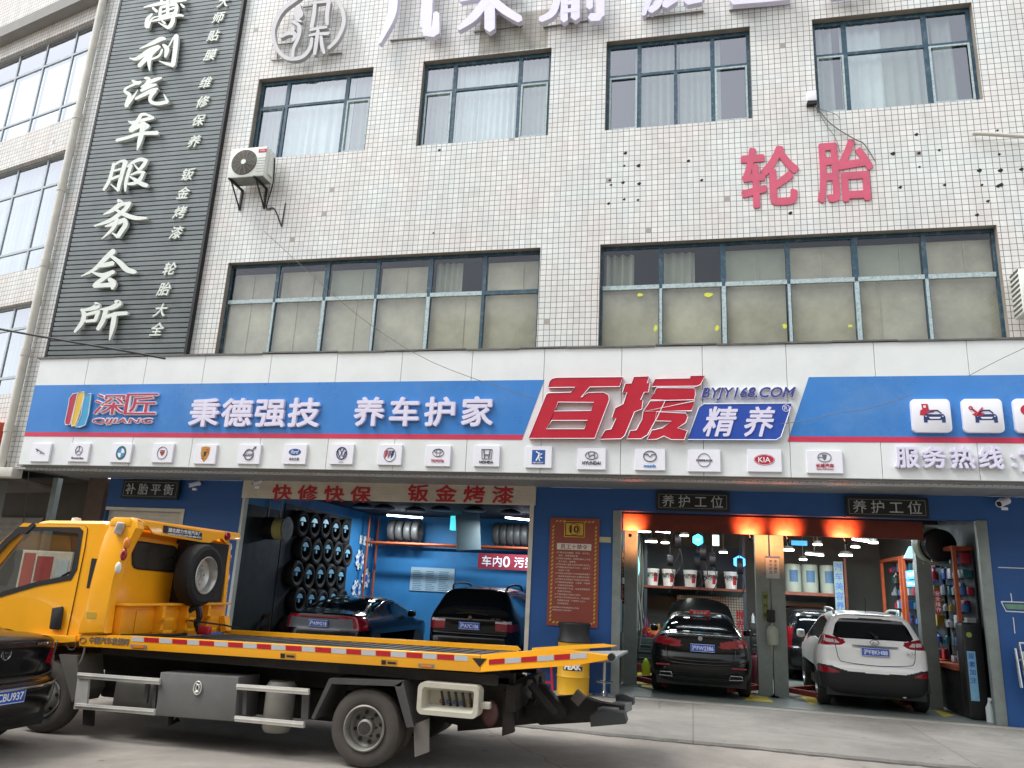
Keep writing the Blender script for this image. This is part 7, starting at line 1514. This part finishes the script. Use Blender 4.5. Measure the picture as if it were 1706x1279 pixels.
# scalloped valance hanging from the beam, facing the rear
def xp(pts,X): return [atX(x,y,X) for x,y in pts]
XV=XB+.03
val=[(231,866),(377,889),(377,905),(370,897),(358,899),(350,904),(336,903),(272,892),(256,889),(251,882),(246,876),(236,874),(231,878)]
mb=MB(); mb.prism(xp(val,XV),(-.02,0,0)); mb.build('valance',M_yel,TR)
mb=MB(); mb.prism([p+Vector((.004,0,0)) for p in xp([(272,875),(336,886),(335,899),(271,887)],XV)],(.006,0,0)); sg=mb.build('company_plate',mat('plate_dark','2a2f3c',.4,0,.1,6),TR)
o_=atX(274,885,XV); e1=atX(334,897,XV)-o_; e1=Vector((0,e1.y,0)); mb=MB(); letter(mb,'湖北程力专用汽车厂',o_+Vector((.0105,.05,-.002)),e1*.93,(0,0,.052),Vector((1,0,0)),.003,.02,0,'ink'); letter(mb,'WWW.CLW.COM 400-888-0722',o_+Vector((.0105,.05,-.034)),e1*.93,(0,0,.022),Vector((1,0,0)),.003,.02,0,'ink'); mb.build('plate_lettering',M_wpure,sg,flip=False)
for px_,py_ in ((229,874),(378,893)):
    c=atX(px_,py_,XV); mb=MB(); mb.lathe([(0,.03),(.05,.025),(.06,.0),(0,0)],c,(1,0,0),20); mb.build('marker_lamp',M_tail,TR)
# rear panel of the headboard with rounded window
XQ=-6.50
pan=[(232,893),(304,907),(302,990),(298,1008),(181,1008),(183,1000),(190,965),(196,940),(213,905)]
mb=MB(); P=xp(pan,XQ); mb.prism(P,(-.03,0,0)); mb.build('headboard_panel',M_yel,TR)
mb=MB(); mb.box(XQ-.06,XQ-.035,Yn+.15,Yf-.05,.98,2.24); mb.build('cab_rear_wall',M_yel2,TR)
win=[(228,900.5),(286,908.5),(291,910.5),(294,915),(294.5,921),(293,945),(291,950.5),(286,953.5),(228,948.5),(222,946),(219,940),(218.5,912),(220,905),(223,901.5)]
mb=MB(); mb.prism([p+Vector((.004,0,0)) for p in xp(win,XQ)],(.010,0,0),.003); w_=mb.build('rear_window',M_trim,TR)
win2=[(229,904),(285,911.8),(289,914),(291,919),(290,944),(288,948.5),(284,950.5),(229,945.8),(224.5,943),(222.5,938),(222,913),(223.5,907.5)]
mb=MB(); mb.prism([p+Vector((.014,0,0)) for p in xp(win2,XQ)],(.003,0,0)); mb.build('pane',M_gh,w_)
for nm,x,y,m in (('amber_lamp',211,905,mat('amber_lens','d77a12',.2,0,.05,8,coat=.5)),('red_lamp',206,924,M_tail),('white_lamp',197,946,mat('white_lens','d9d5c9',.15,0,.05,8,coat=.5))):
    c=A(x,y,Yn-.03); mb=MB(); mb.ball(c,.04,.03,.068); mb.build(nm,m,TR)
c=A(200,880,Yn-.04); mb=MB(); mb.obox(c,.10,.06,.14,Matrix.Rotation(R(12),3,'Y'),.015); mb.build('work_lamp',mat('lamp_chrome','b9b7b5',.2,.6,.1,10),TR)
for x,y,m in ((382,912,mat('white_lens2','d9d5c9',.15,0,.05,8)),(381,930,bpy.data.materials['amber_lens']),(379,948,M_tail),(378,962,bpy.data.materials['white_lens2'])):
    c=at(x,y,Yf+.01); mb=MB(); mb.ball(c,.04,.03,.065); mb.build('far_lamp',m,TR)
# lower cross box with lockers
zq1=atX(181,1009,-6.4).z; zq0=1.03
mb=MB(); mb.box(-6.45,-6.30,Yn+.12,Yf-.12,zq0,zq1,.006); mb.build('locker_box',M_yel2,TR)
mb=MB(); mb.box(-6.46,-6.22,Yn+.1,Yf-.1,zq1+.002,zq1+.03,.004); mb.build('locker_ledge',M_yel,TR)
for u in (.10,.34,.56,.80):
    mb=MB(); y=Yn+.15+u*2.0; mb.box(-6.299,-6.285,y,y+.34,zq0+.05,zq1-.05,.004); mb.build('locker_door',M_yel2,TR)
for u in (.27,.50,.72):
    y=Yn+.12+u*2.05; mb=MB(); mb.box(-6.298,-6.18,y,y+.05,zq0,zq1); 
    for z in (zq0+.06,zq0+.20): mb.box(-6.179,-6.10,y-.05,y+.12,z,z+.03)
    mb.build('stake_bracket',M_yel,TR)
mb=MB(); mb.tube(cr([(-6.2,9.05,1.33),(-6.12,9.1,1.38),(-6.08,9.12,1.28),(-6.1,9.12,1.18),(-6.05,9.15,1.06)],8),.04,8); mb.build('winch_hook',M_black,TR)
mb=MB(); mb.obox((-6.0,9.15,1.10),.16,.10,.10,None,.02); mb.build('red_hook_block',M_redp,TR)
mb=MB(); mb.tube([(-6.1,8.95,1.22),(-6.05,9.7,1.14),(-6.0,9.95,1.09)],.012,5); mb.tube([(-6.3,8.0,1.07),(-6.1,8.5,1.06),(-6.15,9.0,1.05)],.018,5); mb.build('chain',M_black,TR)
# spare wheel
sc=Vector((-6.16,atX(338,958,-6.1).y,atX(338,958,-6.1).z)); mb=MB(); tyre(mb,sc,(1,0,0),.385,.24,.22,48); sw_=mb.build('spare_tyre',M_rubber,TR)
mb=MB(); mb.lathe([(.225,.10),(.235,.115),(.222,.12),(.205,.10),(.195,.02),(.12,-.02),(.09,-.02),(.085,-.03),(0,-.03)],sc,(1,0,0),40); mb.build('steel_rim',mat('steel_rim','b5b4ae',.3,.6,.1,8),sw_)
for t in range(6): a=t*math.pi/3; mb=MB(); mb.cyl(sc+Vector((-.016,.15*math.cos(a),.15*math.sin(a))),sc+Vector((-.010,.15*math.cos(a),.15*math.sin(a))),.022,n=10); mb.build('rim_hole',M_black,sw_)
mb=MB(); mb.box(XQ-.028,-6.36,atX(306,950,-6.36).y,Yf-.12,1.35,2.2); mb.build('spare_carrier',M_chas,TR)
plateN('gold_tag',[(147,1019),(163,1020),(162,1030),(146,1029)],mat('gold_tag','c9a83a',.4,.2,.1,10),.005,.024)
# deck beam (near), far rail, deck, ramp
def beam(nm,pts,Y,d,m,off=0): 
    mb=MB(); mb.prism([(p.x,Y,p.z) for p in px(pts)],(0,d,0),.006); return mb.build(nm,m,TR)
top=lambda x: 1057.5+(x-131)*(1090-1057.5)/(805-131)
beam('side_beam',[(131,1058),(215,1059),(800,1091),(800,1120),(131,1076)],Yn-.0,.07,M_yel)
pa,pb=A(131,1058),A(800,1091)
zdL,zdR=A(215,1063).z,A(800,1096).z; xL,xR=A(190,1063).x,A(800,1096).x
q0=at(378,1055,Yf); q1=at(862,1084,Yf); fz=lambda x: q0.z+(q1.z-q0.z)*(x-q0.x)/(q1.x-q0.x)-.005; nz_=lambda x: zdL+(zdR-zdL)*(x-xL)/(xR-xL)-.035
def slab(nm,x0,x1,n0,n1,f0,f1,m,th=.04):
    ya,yb=Yn+.071,Yf-.071; v=[(x0,ya,n0),(x1,ya,n1),(x1,yb,f1),(x0,yb,f0)]; mb=MB(); mb.poly(v); mb.poly([(x,y,z-th) for x,y,z in v][::-1])
    for i in range(4): a=v[i]; b=v[(i+1)%4]; mb.poly([a,(a[0],a[1],a[2]-th),(b[0],b[1],b[2]-th),b])
    bmesh.ops.remove_doubles(mb.bm,verts=mb.bm.verts,dist=1e-5); return mb.build(nm,m,TR)
slab('deck',xL,xR,nz_(xL),nz_(xR),fz(xL),fz(xR),M_deck)
mb=MB()
for k in range(26):
    x=xL+.25+k*.165; a_,b_=Vector((x,Yn+.2,nz_(x)+(fz(x)-nz_(x))*.06)),Vector((x,Yf-.2,fz(x)-(fz(x)-nz_(x))*.09)); mb.prism([a_,a_+Vector((.025,0,0)),b_+Vector((.025,0,0)),b_],(0,0,.006))
mb.build('deck_treads',M_deck,TR)
mb=MB(); q=px([(375,1048),(862,1076),(868,1082),(864,1084),(375,1055)],Yf); mb.prism(q,(0,-.07,0)); mb.build('far_rail',M_yel,TR)
mb=MB(); q=px([(382,1026),(385,1050),(376,1052),(374,1026)],Yf-.1); mb.prism(q,(0,-.12,0)); mb.build('corner_post',M_yel,TR)
# tail ramp, folded slightly upward
rp=beam('ramp_beam',[(801,1091),(830,1088),(905,1082.5),(945,1083),(1022,1092),(1022,1098),(960,1108),(800,1120)],Yn,.07,M_yel)
mb=MB(); q=px([(888,1079),(960,1074),(1005,1072),(1028,1075),(1020,1077),(940,1082),(888,1085)],Yf); mb.prism(q,(0,-.07,0)); mb.build('far_ramp_rail',M_yel,TR)
ra=A(803,1096); rb=A(1020,1094); r0=at(890,1083,Yf); r1=at(1018,1078,Yf); slab('ramp_deck',ra.x+.01,rb.x-.02,nz_(xR),rb.z-.03,fz(xR),r1.z-.02,mat('ramp_grey','8d928f',.5,.2,.15,4,dirt_sheen=.3),.025)
mb=MB(); mb.cyl((rb.x-.01,Yn-.01,rb.z-.005),(rb.x-.01,Yn+.09,rb.z-.005),.035,n=14); mb.build('ramp_pin',M_black,TR)
# reflective tape: alternating blocks on the beam and ramp
x=219; k=0; red=[]; rr=random.Random(2)
edges=[219,240,265,287,312,332,357,380,405,428,452,476,503,525,552,577,602,626,651,677,704,728,757,780]
def tape(x0,x1,y0f,y1f,m): 
    plateN('reflective_tape',[(x0,y0f(x0)),(x1,y0f(x1)),(x1,y1f(x1)),(x0,y1f(x0))],m,.003,.0035)
t0=lambda x: 1060.5+(x-219)*(1093.5-1060.5)/(800-219); t1=lambda x: 1068+(x-219)*(1102.5-1068)/(800-219)
for i,(a,b) in enumerate(zip(edges,edges[1:])): tape(a+.5,b-.5,t0,t1,M_tr if i%2 else M_tw_)
u0=lambda x: 1098.5-(x-815)*(1098.5-1086.5)/(980-815); u1=lambda x: 1107-(x-815)*(1107-1096)/(980-815)
for i,(a,b) in enumerate(zip((814,841,868,895,923,950,978),(841,868,895,923,950,978,1004))): 
    if i<6: tape(a+.5,b-.5,u0,u1,M_tw_ if i%2 else M_tr)
plateN('corner_gusset',[(787,1096),(811,1097),(799,1111)],M_chas,.004,.004)
for x,y in ((232,1077),(711,1109)): plateN('side_lamp',[(x-13,y-4),(x+12,y-2.5),(x+13,y+2),(x+11,y+4),(x-12,y+2.5),(x-14,y)],M_grey,.01,.012); plateN('side_lamp_lens',[(x-9,y-2.5),(x+9,y-1.2),(x+9,y+2.6),(x-9,y+1.4)],bpy.data.materials['amber_lens'],.01,.018)
for x0,y0,x1 in ((467,1087,493),(635,1098,662)): plateN('warning_sticker',[(x0,y0),(x1,y0+1.6),(x1,y0+12),(x0,y0+10)],mat('sticker_%d'%x0,'b8862a',.4,0,.1,10),.002,.0045); plateN('sticker_pictogram',[(x0+1,y0+1.5),(x0+8,y0+2),(x0+8,y0+9),(x0+1,y0+8.5)],M_black,.002,.0065); plateN('sticker_text',[(x0+11,y0+4),(x1-2,y0+5),(x1-2,y0+8.5),(x0+11,y0+7.5)],M_black,.002,.0065)
a=A(148,1072,Yn-.006);b=A(214,1062,Yn-.006); mb=MB(); o=A(148,1071.5,Yn-.001); ex=A(214,1075.5,Yn-.001)-o; letter(mb,'中国汽车救援网',o,(ex.x,0,ex.z),(0,0,.075),NF,.004,.03,0,'ink'); mb.build('beam_lettering',mat('sticker_grey','6e6255',.5,0,.1,10),TR,flip=False)
mb=MB(); mb.tube([A(138,1066,Yn-.005)+Vector((.04*math.cos(t*.4),0,.028*math.sin(t*.4))) for t in range(16)],.005,5,True); mb.build('round_badge',bpy.data.materials['sticker_grey'],TR)
# chassis
mb=MB(); mb.box(-8.0,-1.9,8.55,8.63,.62,.84); mb.box(-8.0,-1.9,9.35,9.43,.62,.84); 
for x in (-7.4,-6.2,-5.0,-3.9,-2.6): mb.box(x,x+.08,8.631,9.349,.64,.82)
mb.box(-6.4,-1.8,8.30,8.42,.845,.95); mb.box(-6.4,-1.8,9.55,9.67,.845,.95); mb.build('chassis_frame',M_chas,TR)
mb=MB(); mb.box(-6.5,-1.9,Yn+.12,Yn+.2,.86,.96); mb.build('subframe_rail',M_chas,TR)
mb=MB(); mb.lathe([(0,-.16),(.12,-.16),(.17,-.1),(.17,.1),(.12,.16),(0,.16)],(-3.22,9.0,.38),(1,0,0),24); mb.cyl((-3.22,8.2,.38),(-3.22,9.8,.38),.07,n=16); mb.build('rear_axle',M_chas,TR)
mb=MB(); mb.cyl((-7.03,8.1,.38),(-7.03,9.8,.38),.06,n=12); mb.build('front_axle',M_chas,TR)
def wheel(x,y,dual,front,nm='wheel'):
    mb=MB(); z=.375; tyre(mb,(x,y,z),(0,1,0),.375,.215,.20,56); wl=mb.build(nm,M_rubber2,TR)
    if dual: mb=MB(); tyre(mb,(x,y+dual,z),(0,1,0),.375,.215,.20,40); mb.build('inner_tyre',M_rubber2,wl)
    s=-1 if y<9 else 1; mb=MB()
    if front: prof=[(.205,.09),(.215,.105),(.205,.11),(.19,.09),(.175,.06),(.12,.09),(.10,.13),(.06,.135),(.05,.17),(0,.175)]
    else: prof=[(.205,.10),(.22,.112),(.207,.12),(.192,.10),(.185,.02),(.155,-.005),(.105,.005),(.085,.02),(.08,.085),(.06,.10),(.03,.105),(0,.105)]
    mb.lathe(prof,(x,y,z),(0,s,0),48); mb.build('steel_rim',M_srim,wl)
    mb=MB(); mb.cyl((x,y+s*(.02 if not front else .135),z),(x,y+s*(.112 if not front else .178),z),.062,n=20); mb.build('hub',M_hub,wl)
    for t in range(8 if not front else 6):
        a=t*2*math.pi/(8 if not front else 6)+.2; rr_=.138 if not front else .15; h0=.0 if not front else .07
        mb=MB(); mb.cyl((x+rr_*math.cos(a),y+s*(h0-.004),z+rr_*math.sin(a)),(x+rr_*math.cos(a),y+s*(h0+.012),z+rr_*math.sin(a)),.019,n=10); mb.build('rim_hole',M_black,wl)
    mb=MB()
    for t in range(6): a=t*math.pi/3; mb=MB(); mb.cyl((x+.095*math.cos(a),y+s*.01,z+.095*math.sin(a)),(x+.095*math.cos(a),y+s*.035,z+.095*math.sin(a)),.012,n=6); mb.build('wheel_nut',M_hub,wl)
M_rubber2=mat('dusty_tyre','4a453f',.85,0,.2,14,bump=.2,bscale=40); M_srim=mat('grey_steel_rim','85837c',.45,.3,.2,8,dirt_sheen=.4,dirt_sheenc=(.15,.12,.1)); M_hub=mat('greasy_hub','3b3835',.5,.2,.3,12)
xr=A(605,1212).x
wheel(xr,Yn+.13,.27,False); wheel(xr,Yf-.13,-.27,False); wheel(A(80,1155,Yn+.1).x,Yn+.14,0,True); wheel(A(80,1155,Yn+.1).x,Yf-.14,0,True)
# angular rear mudguard frame, flaps
def bar(nm,pts,Y,d,m): mb=MB(); mb.prism([(p.x,Y,p.z) for p in px(pts)],(0,d,0),.004); return mb.build(nm,m,TR)
M_fend=mat('mudguard_grey','494747',.6,.1,.15,5,dirt_sheen=.3)
for Y in (Yn+.0,):
    mb=MB()
    for seg in ([(519,1196),(524,1198),(553,1139),(549,1130)],[(549,1130),(553,1139),(668,1143),(672,1134)],[(658,1142),(672,1134),(690,1210),(678,1212)]): mb.prism([(p.x,Y-.01,p.z) for p in px(seg)],(0,.5,0))
    mb.build('mudguard',M_fend,TR)
    mb=MB()
    mb.build('x',M_fend,TR) if False else mb.bm.free()
plateN('mud_flap',[(676,1212),(712,1198),(712,1254),(688,1263),(686,1213)],mat('flap_grey','6b6660',.7,0,.1,5),.02,-.05)
mb=MB(); p_=px([(98,1090),(128,1092),(132,1150),(120,1170)]); mb.prism(p_,(0,.4,0)); mb.build('front_mudguard',mat('front_guard','5a5750',.7,0,.1,5),TR)
mb=MB(); p_=px([(127,1175),(145,1178),(143,1212),(126,1210)]); mb.prism([q+Vector((0,.1,0)) for q in p_],(0,.03,0)); mb.build('front_mud_flap',M_rubber,TR)
# side guards, tanks, toolbox
def guard(l,r_,t0,t1,b0,b1,post):
    for pts in ([(l,t0),(r_,t1),(r_,t1+10),(l,t0+9)],[(l-3,b0),(r_-8,b1),(r_-8,b1+10),(l-3,b0+9)]):
        mb=MB(); q=px(pts); q=[Vector((p.x,Yn-.03,p.z)) for p in q]; mb.prism(q,(0,.04,0),.004); a,b,c,d=q; mb.prism([a*.62+d*.38+NF*.008,b*.62+c*.38+NF*.008,b*.5+c*.5+NF*.008,a*.5+d*.5+NF*.008],(0,.008,0)); mb.build('guard_rail',M_alu2,TR)
    if post: plateN('guard_plate',[(132,1120),(150,1122),(145,1181),(124,1181)],M_alu2,.03,.015)
guard(132,268,1120,1130,1171,1181,True); guard(396,516,1139,1147,1192,1202,False)
for pts in ([(238,1140),(244,1140),(240,1172),(234,1172)],[(252,1141),(257,1141),(254,1180),(249,1180)],[(402,1150),(408,1150),(406,1192),(400,1192)],[(500,1155),(512,1156),(510,1200),(498,1200)]): plateN('guard_bracket',pts,M_fend,.03,-.04)
plateN('tool_box',[(267,1120),(397,1128),(390,1202),(258,1192)],mat('toolbox_dark','6c6b69',.55,.1,.12,4,dirt_sheen=.3),.45,.0,None,.012)
mb=MB(); c=A(329,1146,Yn-.012); mb.tube([c+Vector((.045*math.cos(t*.3),0,.065*math.sin(t*.3))) for t in range(21)],.008,6,True); mb.tube([c+Vector((.02*math.cos(t*.5),0,.03*math.sin(t*.5))) for t in range(13)],.008,6,True); mb.tube([c+Vector((-.02,0,.04)),c+Vector((.02,0,.03))],.008,5); mb.tube([c+Vector((-.02,0,-.04)),c+Vector((.02,0,-.035))],.008,5); mb.build('oval_badge',M_alu2,TR)
mb=MB(); a=A(178,1130); b=A(255,1200); mb.box(a.x,b.x,Yn+.12,Yn+.65,b.z,a.z,.06,3); mb.build('fuel_tank',mat('tank_grey','57554f',.5,.2,.15,5,dirt_sheen=.3),TR)
a=A(466,1165,Yn+.25); mb=MB(); mb.lathe([(0,-.25),(.13,-.25),(.155,-.21),(.155,.21),(.13,.25),(0,.25)],(a.x,Yn+.26,.47),(0,0,1),28); mb.build('air_tank',mat('tank_white','8a8880',.5,.1,.1,4,dirt_sheen=.3),TR)
mb=MB(); mb.box(-6.45,-3.75,8.66,9.6,.26,.60,.05); mb.box(-2.75,-1.8,8.66,9.3,.44,.60,.03); mb.box(-6.2,-3.8,9.7,9.95,.36,.8); mb.box(-6.95,-6.2,8.64,9.8,.30,.84,.03); mb.build('dark_underfill',M_chas,TR)  # dark boxes added to block the bright view under the truck
mb=MB(); a=A(235,1210); mb.tube([(a.x,8.3,.36),(a.x+.05,8.3,.14),(a.x+.1,8.35,.2)],.03,8); mb.build('exhaust_stub',M_chas,TR)
mb=MB(); mb.tube(cr([tuple(p) for p in px([(140,1062),(141,1080),(136,1098),(130,1108)],Yn+.02)],5),.01,5); mb.tube(cr([tuple(p) for p in px([(108,1066),(115,1081),(124,1080),(127,1070)],Yn+.05)],5),.008,5); mb.build('cable',M_wire,TR)
# control box with levers
M_cb=mat('control_box_beige','bdb9a8',.45,.05,.06,4,dirt_sheen=.2)
def rrect(x0,x1,z0,z1,r_):
    return [(cx+r_*math.cos(R(a0+t)),cz+r_*math.sin(R(a0+t))) for cx,cz,a0 in ((x1-r_,z1-r_,0),(x0+r_,z1-r_,90),(x0+r_,z0+r_,180),(x1-r_,z0+r_,270)) for t in range(0,91,18)]
a=A(697,1136,Yn-.06); b=A(795,1198,Yn-.06); x0,x1=a.x,b.x; z1=A(745,1141,Yn-.06).z+.01; z0=A(745,1192,Yn-.06).z-.01; Yb=Yn-.06
mb=MB(); O=rrect(x0,x1,z0,z1,.06); I=rrect(x0+.045,x1-.045,z0+.045,z1-.045,.03); n=len(O)
vo=[mb.bm.verts.new((x,Yb,z)) for x,z in O]; vi=[mb.bm.verts.new((x,Yb,z)) for x,z in I]; vk=[mb.bm.verts.new((x,Yb+.14,z)) for x,z in rrect(x0+.09,x1-.09,z0+.09,z1-.09,.02)]; vb=[mb.bm.verts.new((x,Yb+.2,z)) for x,z in O]
for i in range(n):
    j=(i+1)%n
    for q in ((vo[i],vo[j],vi[j],vi[i]),(vi[i],vi[j],vk[j],vk[i]),(vo[j],vo[i],vb[i],vb[j])): mb.bm.faces.new(q)
mb.bm.faces.new(vk); mb.bm.faces.new(vb[::-1]); cb=mb.build('control_box',M_cb,TR)
for i,c_ in enumerate(('red','blue','blue','blue','yellow','yellow')):
    x=x0+.24+i*.072; zc=(z0+z1)/2+.01; mb=MB(); mb.cyl((x,Yb+.135,zc-.09),(x-.005,Yb+.04,zc+.06),.014,n=8); l_=mb.build('lever',M_black,cb); mb=MB(); mb.tube([(x-.025+.016*math.cos(t*.63),Yb+.12,zc-.04+.016*math.sin(t*.63)) for t in range(10)],.006,5,True); mb.build('coloured_ring',{'red':M_redp,'blue':M_gearb,'yellow':M_py}[c_],l_)
mb=MB(); mb.box(x1+.002,x1+.1,Yb+.06,Yb+.14,(z0+z1)/2-.06,(z0+z1)/2-.0,.005); mb.build('box_latch',M_cb,cb)
# underlift at the rear
M_ul=mat('underlift_black','2b2826',.55,.2,.2,6,dirt_sheen=.3,dirt_sheenc=(.12,.1,.09)); M_ulg=mat('underlift_grey','44484a',.5,.1,.12,5)
bar('stabiliser_leg',[(822,1158),(834,1158),(840,1232),(820,1238)],8.25,.1,M_ul); bar('stabiliser_leg',[(838,1152),(850,1155),(858,1219),(842,1223)],9.5,.1,M_ul)
bar('underlift_support',[(858,1152),(880,1160),(918,1205),(920,1216),(900,1222),(897,1200),(855,1180)],8.75,.16,M_ul)
mb=MB(); q=px([(870,1165),(965,1158),(1000,1172),(1040,1175),(1040,1200),(900,1208),(880,1195)],8.9); mb.prism(q,(0,.14,0),.01); mb.build('underlift_boom',M_ul,TR)
mb=MB(); q=px([(690,1190),(895,1180),(895,1205),(790,1216),(762,1218),(762,1208)],8.95); mb.prism(q,(0,.3,0)); mb.build('underlift_base',M_ul,TR)
mb=MB(); q=px([(960,1150),(975,1163),(963,1177),(950,1164)],8.6); mb.prism(q,(0,.14,0),.006); mb.build('pivot_block',mat('pivot_grey','6a625b',.5,.1,.1,5),TR)
mb=MB(); q=px([(982,1192),(1000,1184),(1040,1188),(1044,1203),(1043,1206),(984,1211)],8.45); mb.prism(q,(0,.22,0),.01); mb.build('wheel_fork',M_ulg,TR)
mb=MB(); q=px([(1025,1159),(1038,1156),(1055,1163),(1056,1174),(1026,1176)],9.6); mb.prism(q,(0,.22,0),.01); mb.build('wheel_fork',M_ulg,TR)
mb=MB(); a=at(1010,1180,8.7); b=at(1040,1168,9.6); d=Vector((.09,0,0)); mb.prism([a-d,a+d,b+d,b-d],(0,0,-.09),.006); mb.build('cross_arm',mat('arm_grey','7d837e',.5,.2,.12,5),TR)
mb=MB(); mb.tube(cr([tuple(at(875+dx,1132+dy,8.6)) for dx,dy in ((0,10),(3,-2),(14,-2),(19,14),(19,30),(14,42))],6),.02,6); mb.tube(cr([tuple(at(x,y,8.6)) for x,y in ((893,1150),(896,1165),(892,1175))],5),.015,6); mb.build('hydraulic_hose',M_black,TR)
mb=MB(); a=at(884,1140,8.5); mb.tube([a,at(925,1190,8.5)],.045,10); mb.build('hydraulic_ram',M_ul,TR)
mb=MB(); c=at(835,1165,8.2); mb.box(c.x-.3,c.x+.05,8.3,8.5,.62,.9); mb.build('rear_crossmember',M_ul,TR)
mb=MB(); c=at(812,1190,8.1); mb.ball((c.x,8.2,c.z),.09,.06,.13); mb.build('tail_lamp_cover',mat('dull_red_cover','54322f',.5,0,.2,10),TR)
mb=MB(); mb.box(-1.85,-1.75,8.2,9.9,.6,.85); mb.build('rear_beam',M_ul,TR)
# ================================================================ buildings across the street (they shade the street and are mirrored in the windows and car paint)
def opposite(x0,x1,h,c,label,fl=3.4,step=3.1):
    T=thing('opposite_building',label,'building',((x0+x1)/2,-12,0),'buildings across the street'); holes=[]
    z=.9
    k=0
    while z+2.2<h:
        x=x0+1
        while x+2<x1-.4: holes.append((x,x+1.9,z,z+1.9 if k else z+2.3)); x+=step
        z+=fl; k+=1
    mb=MB(); wall(mb,x0,x1,-.1,h,-12.3,-12,holes); mb.build('wall',c,T)
    mb=MB(); mb.box(x0,x1,-19,-12.6,-.1,h-.2); mb.build('dark_core',M_dark,T)
    mb=MB(); mb.box(x0-.2,x1+.2,-19.2,-11.6,h,h+.35); mb.build('roof_slab',M_conc,T)
opposite(-46,-15,13,mat('far_wall_grey','8d8880',.9,0,.1,1),'grey block across the street mirrored in the upper windows')
opposite(-14.5,9,16,mat('far_wall_beige','a59b8a',.9,0,.1,1),'tall beige block across the street mirrored in the window glass')
opposite(9.5,44,12,mat('far_wall_white','a8a6a0',.9,0,.1,1),'pale low block across the street mirrored in the car paint')
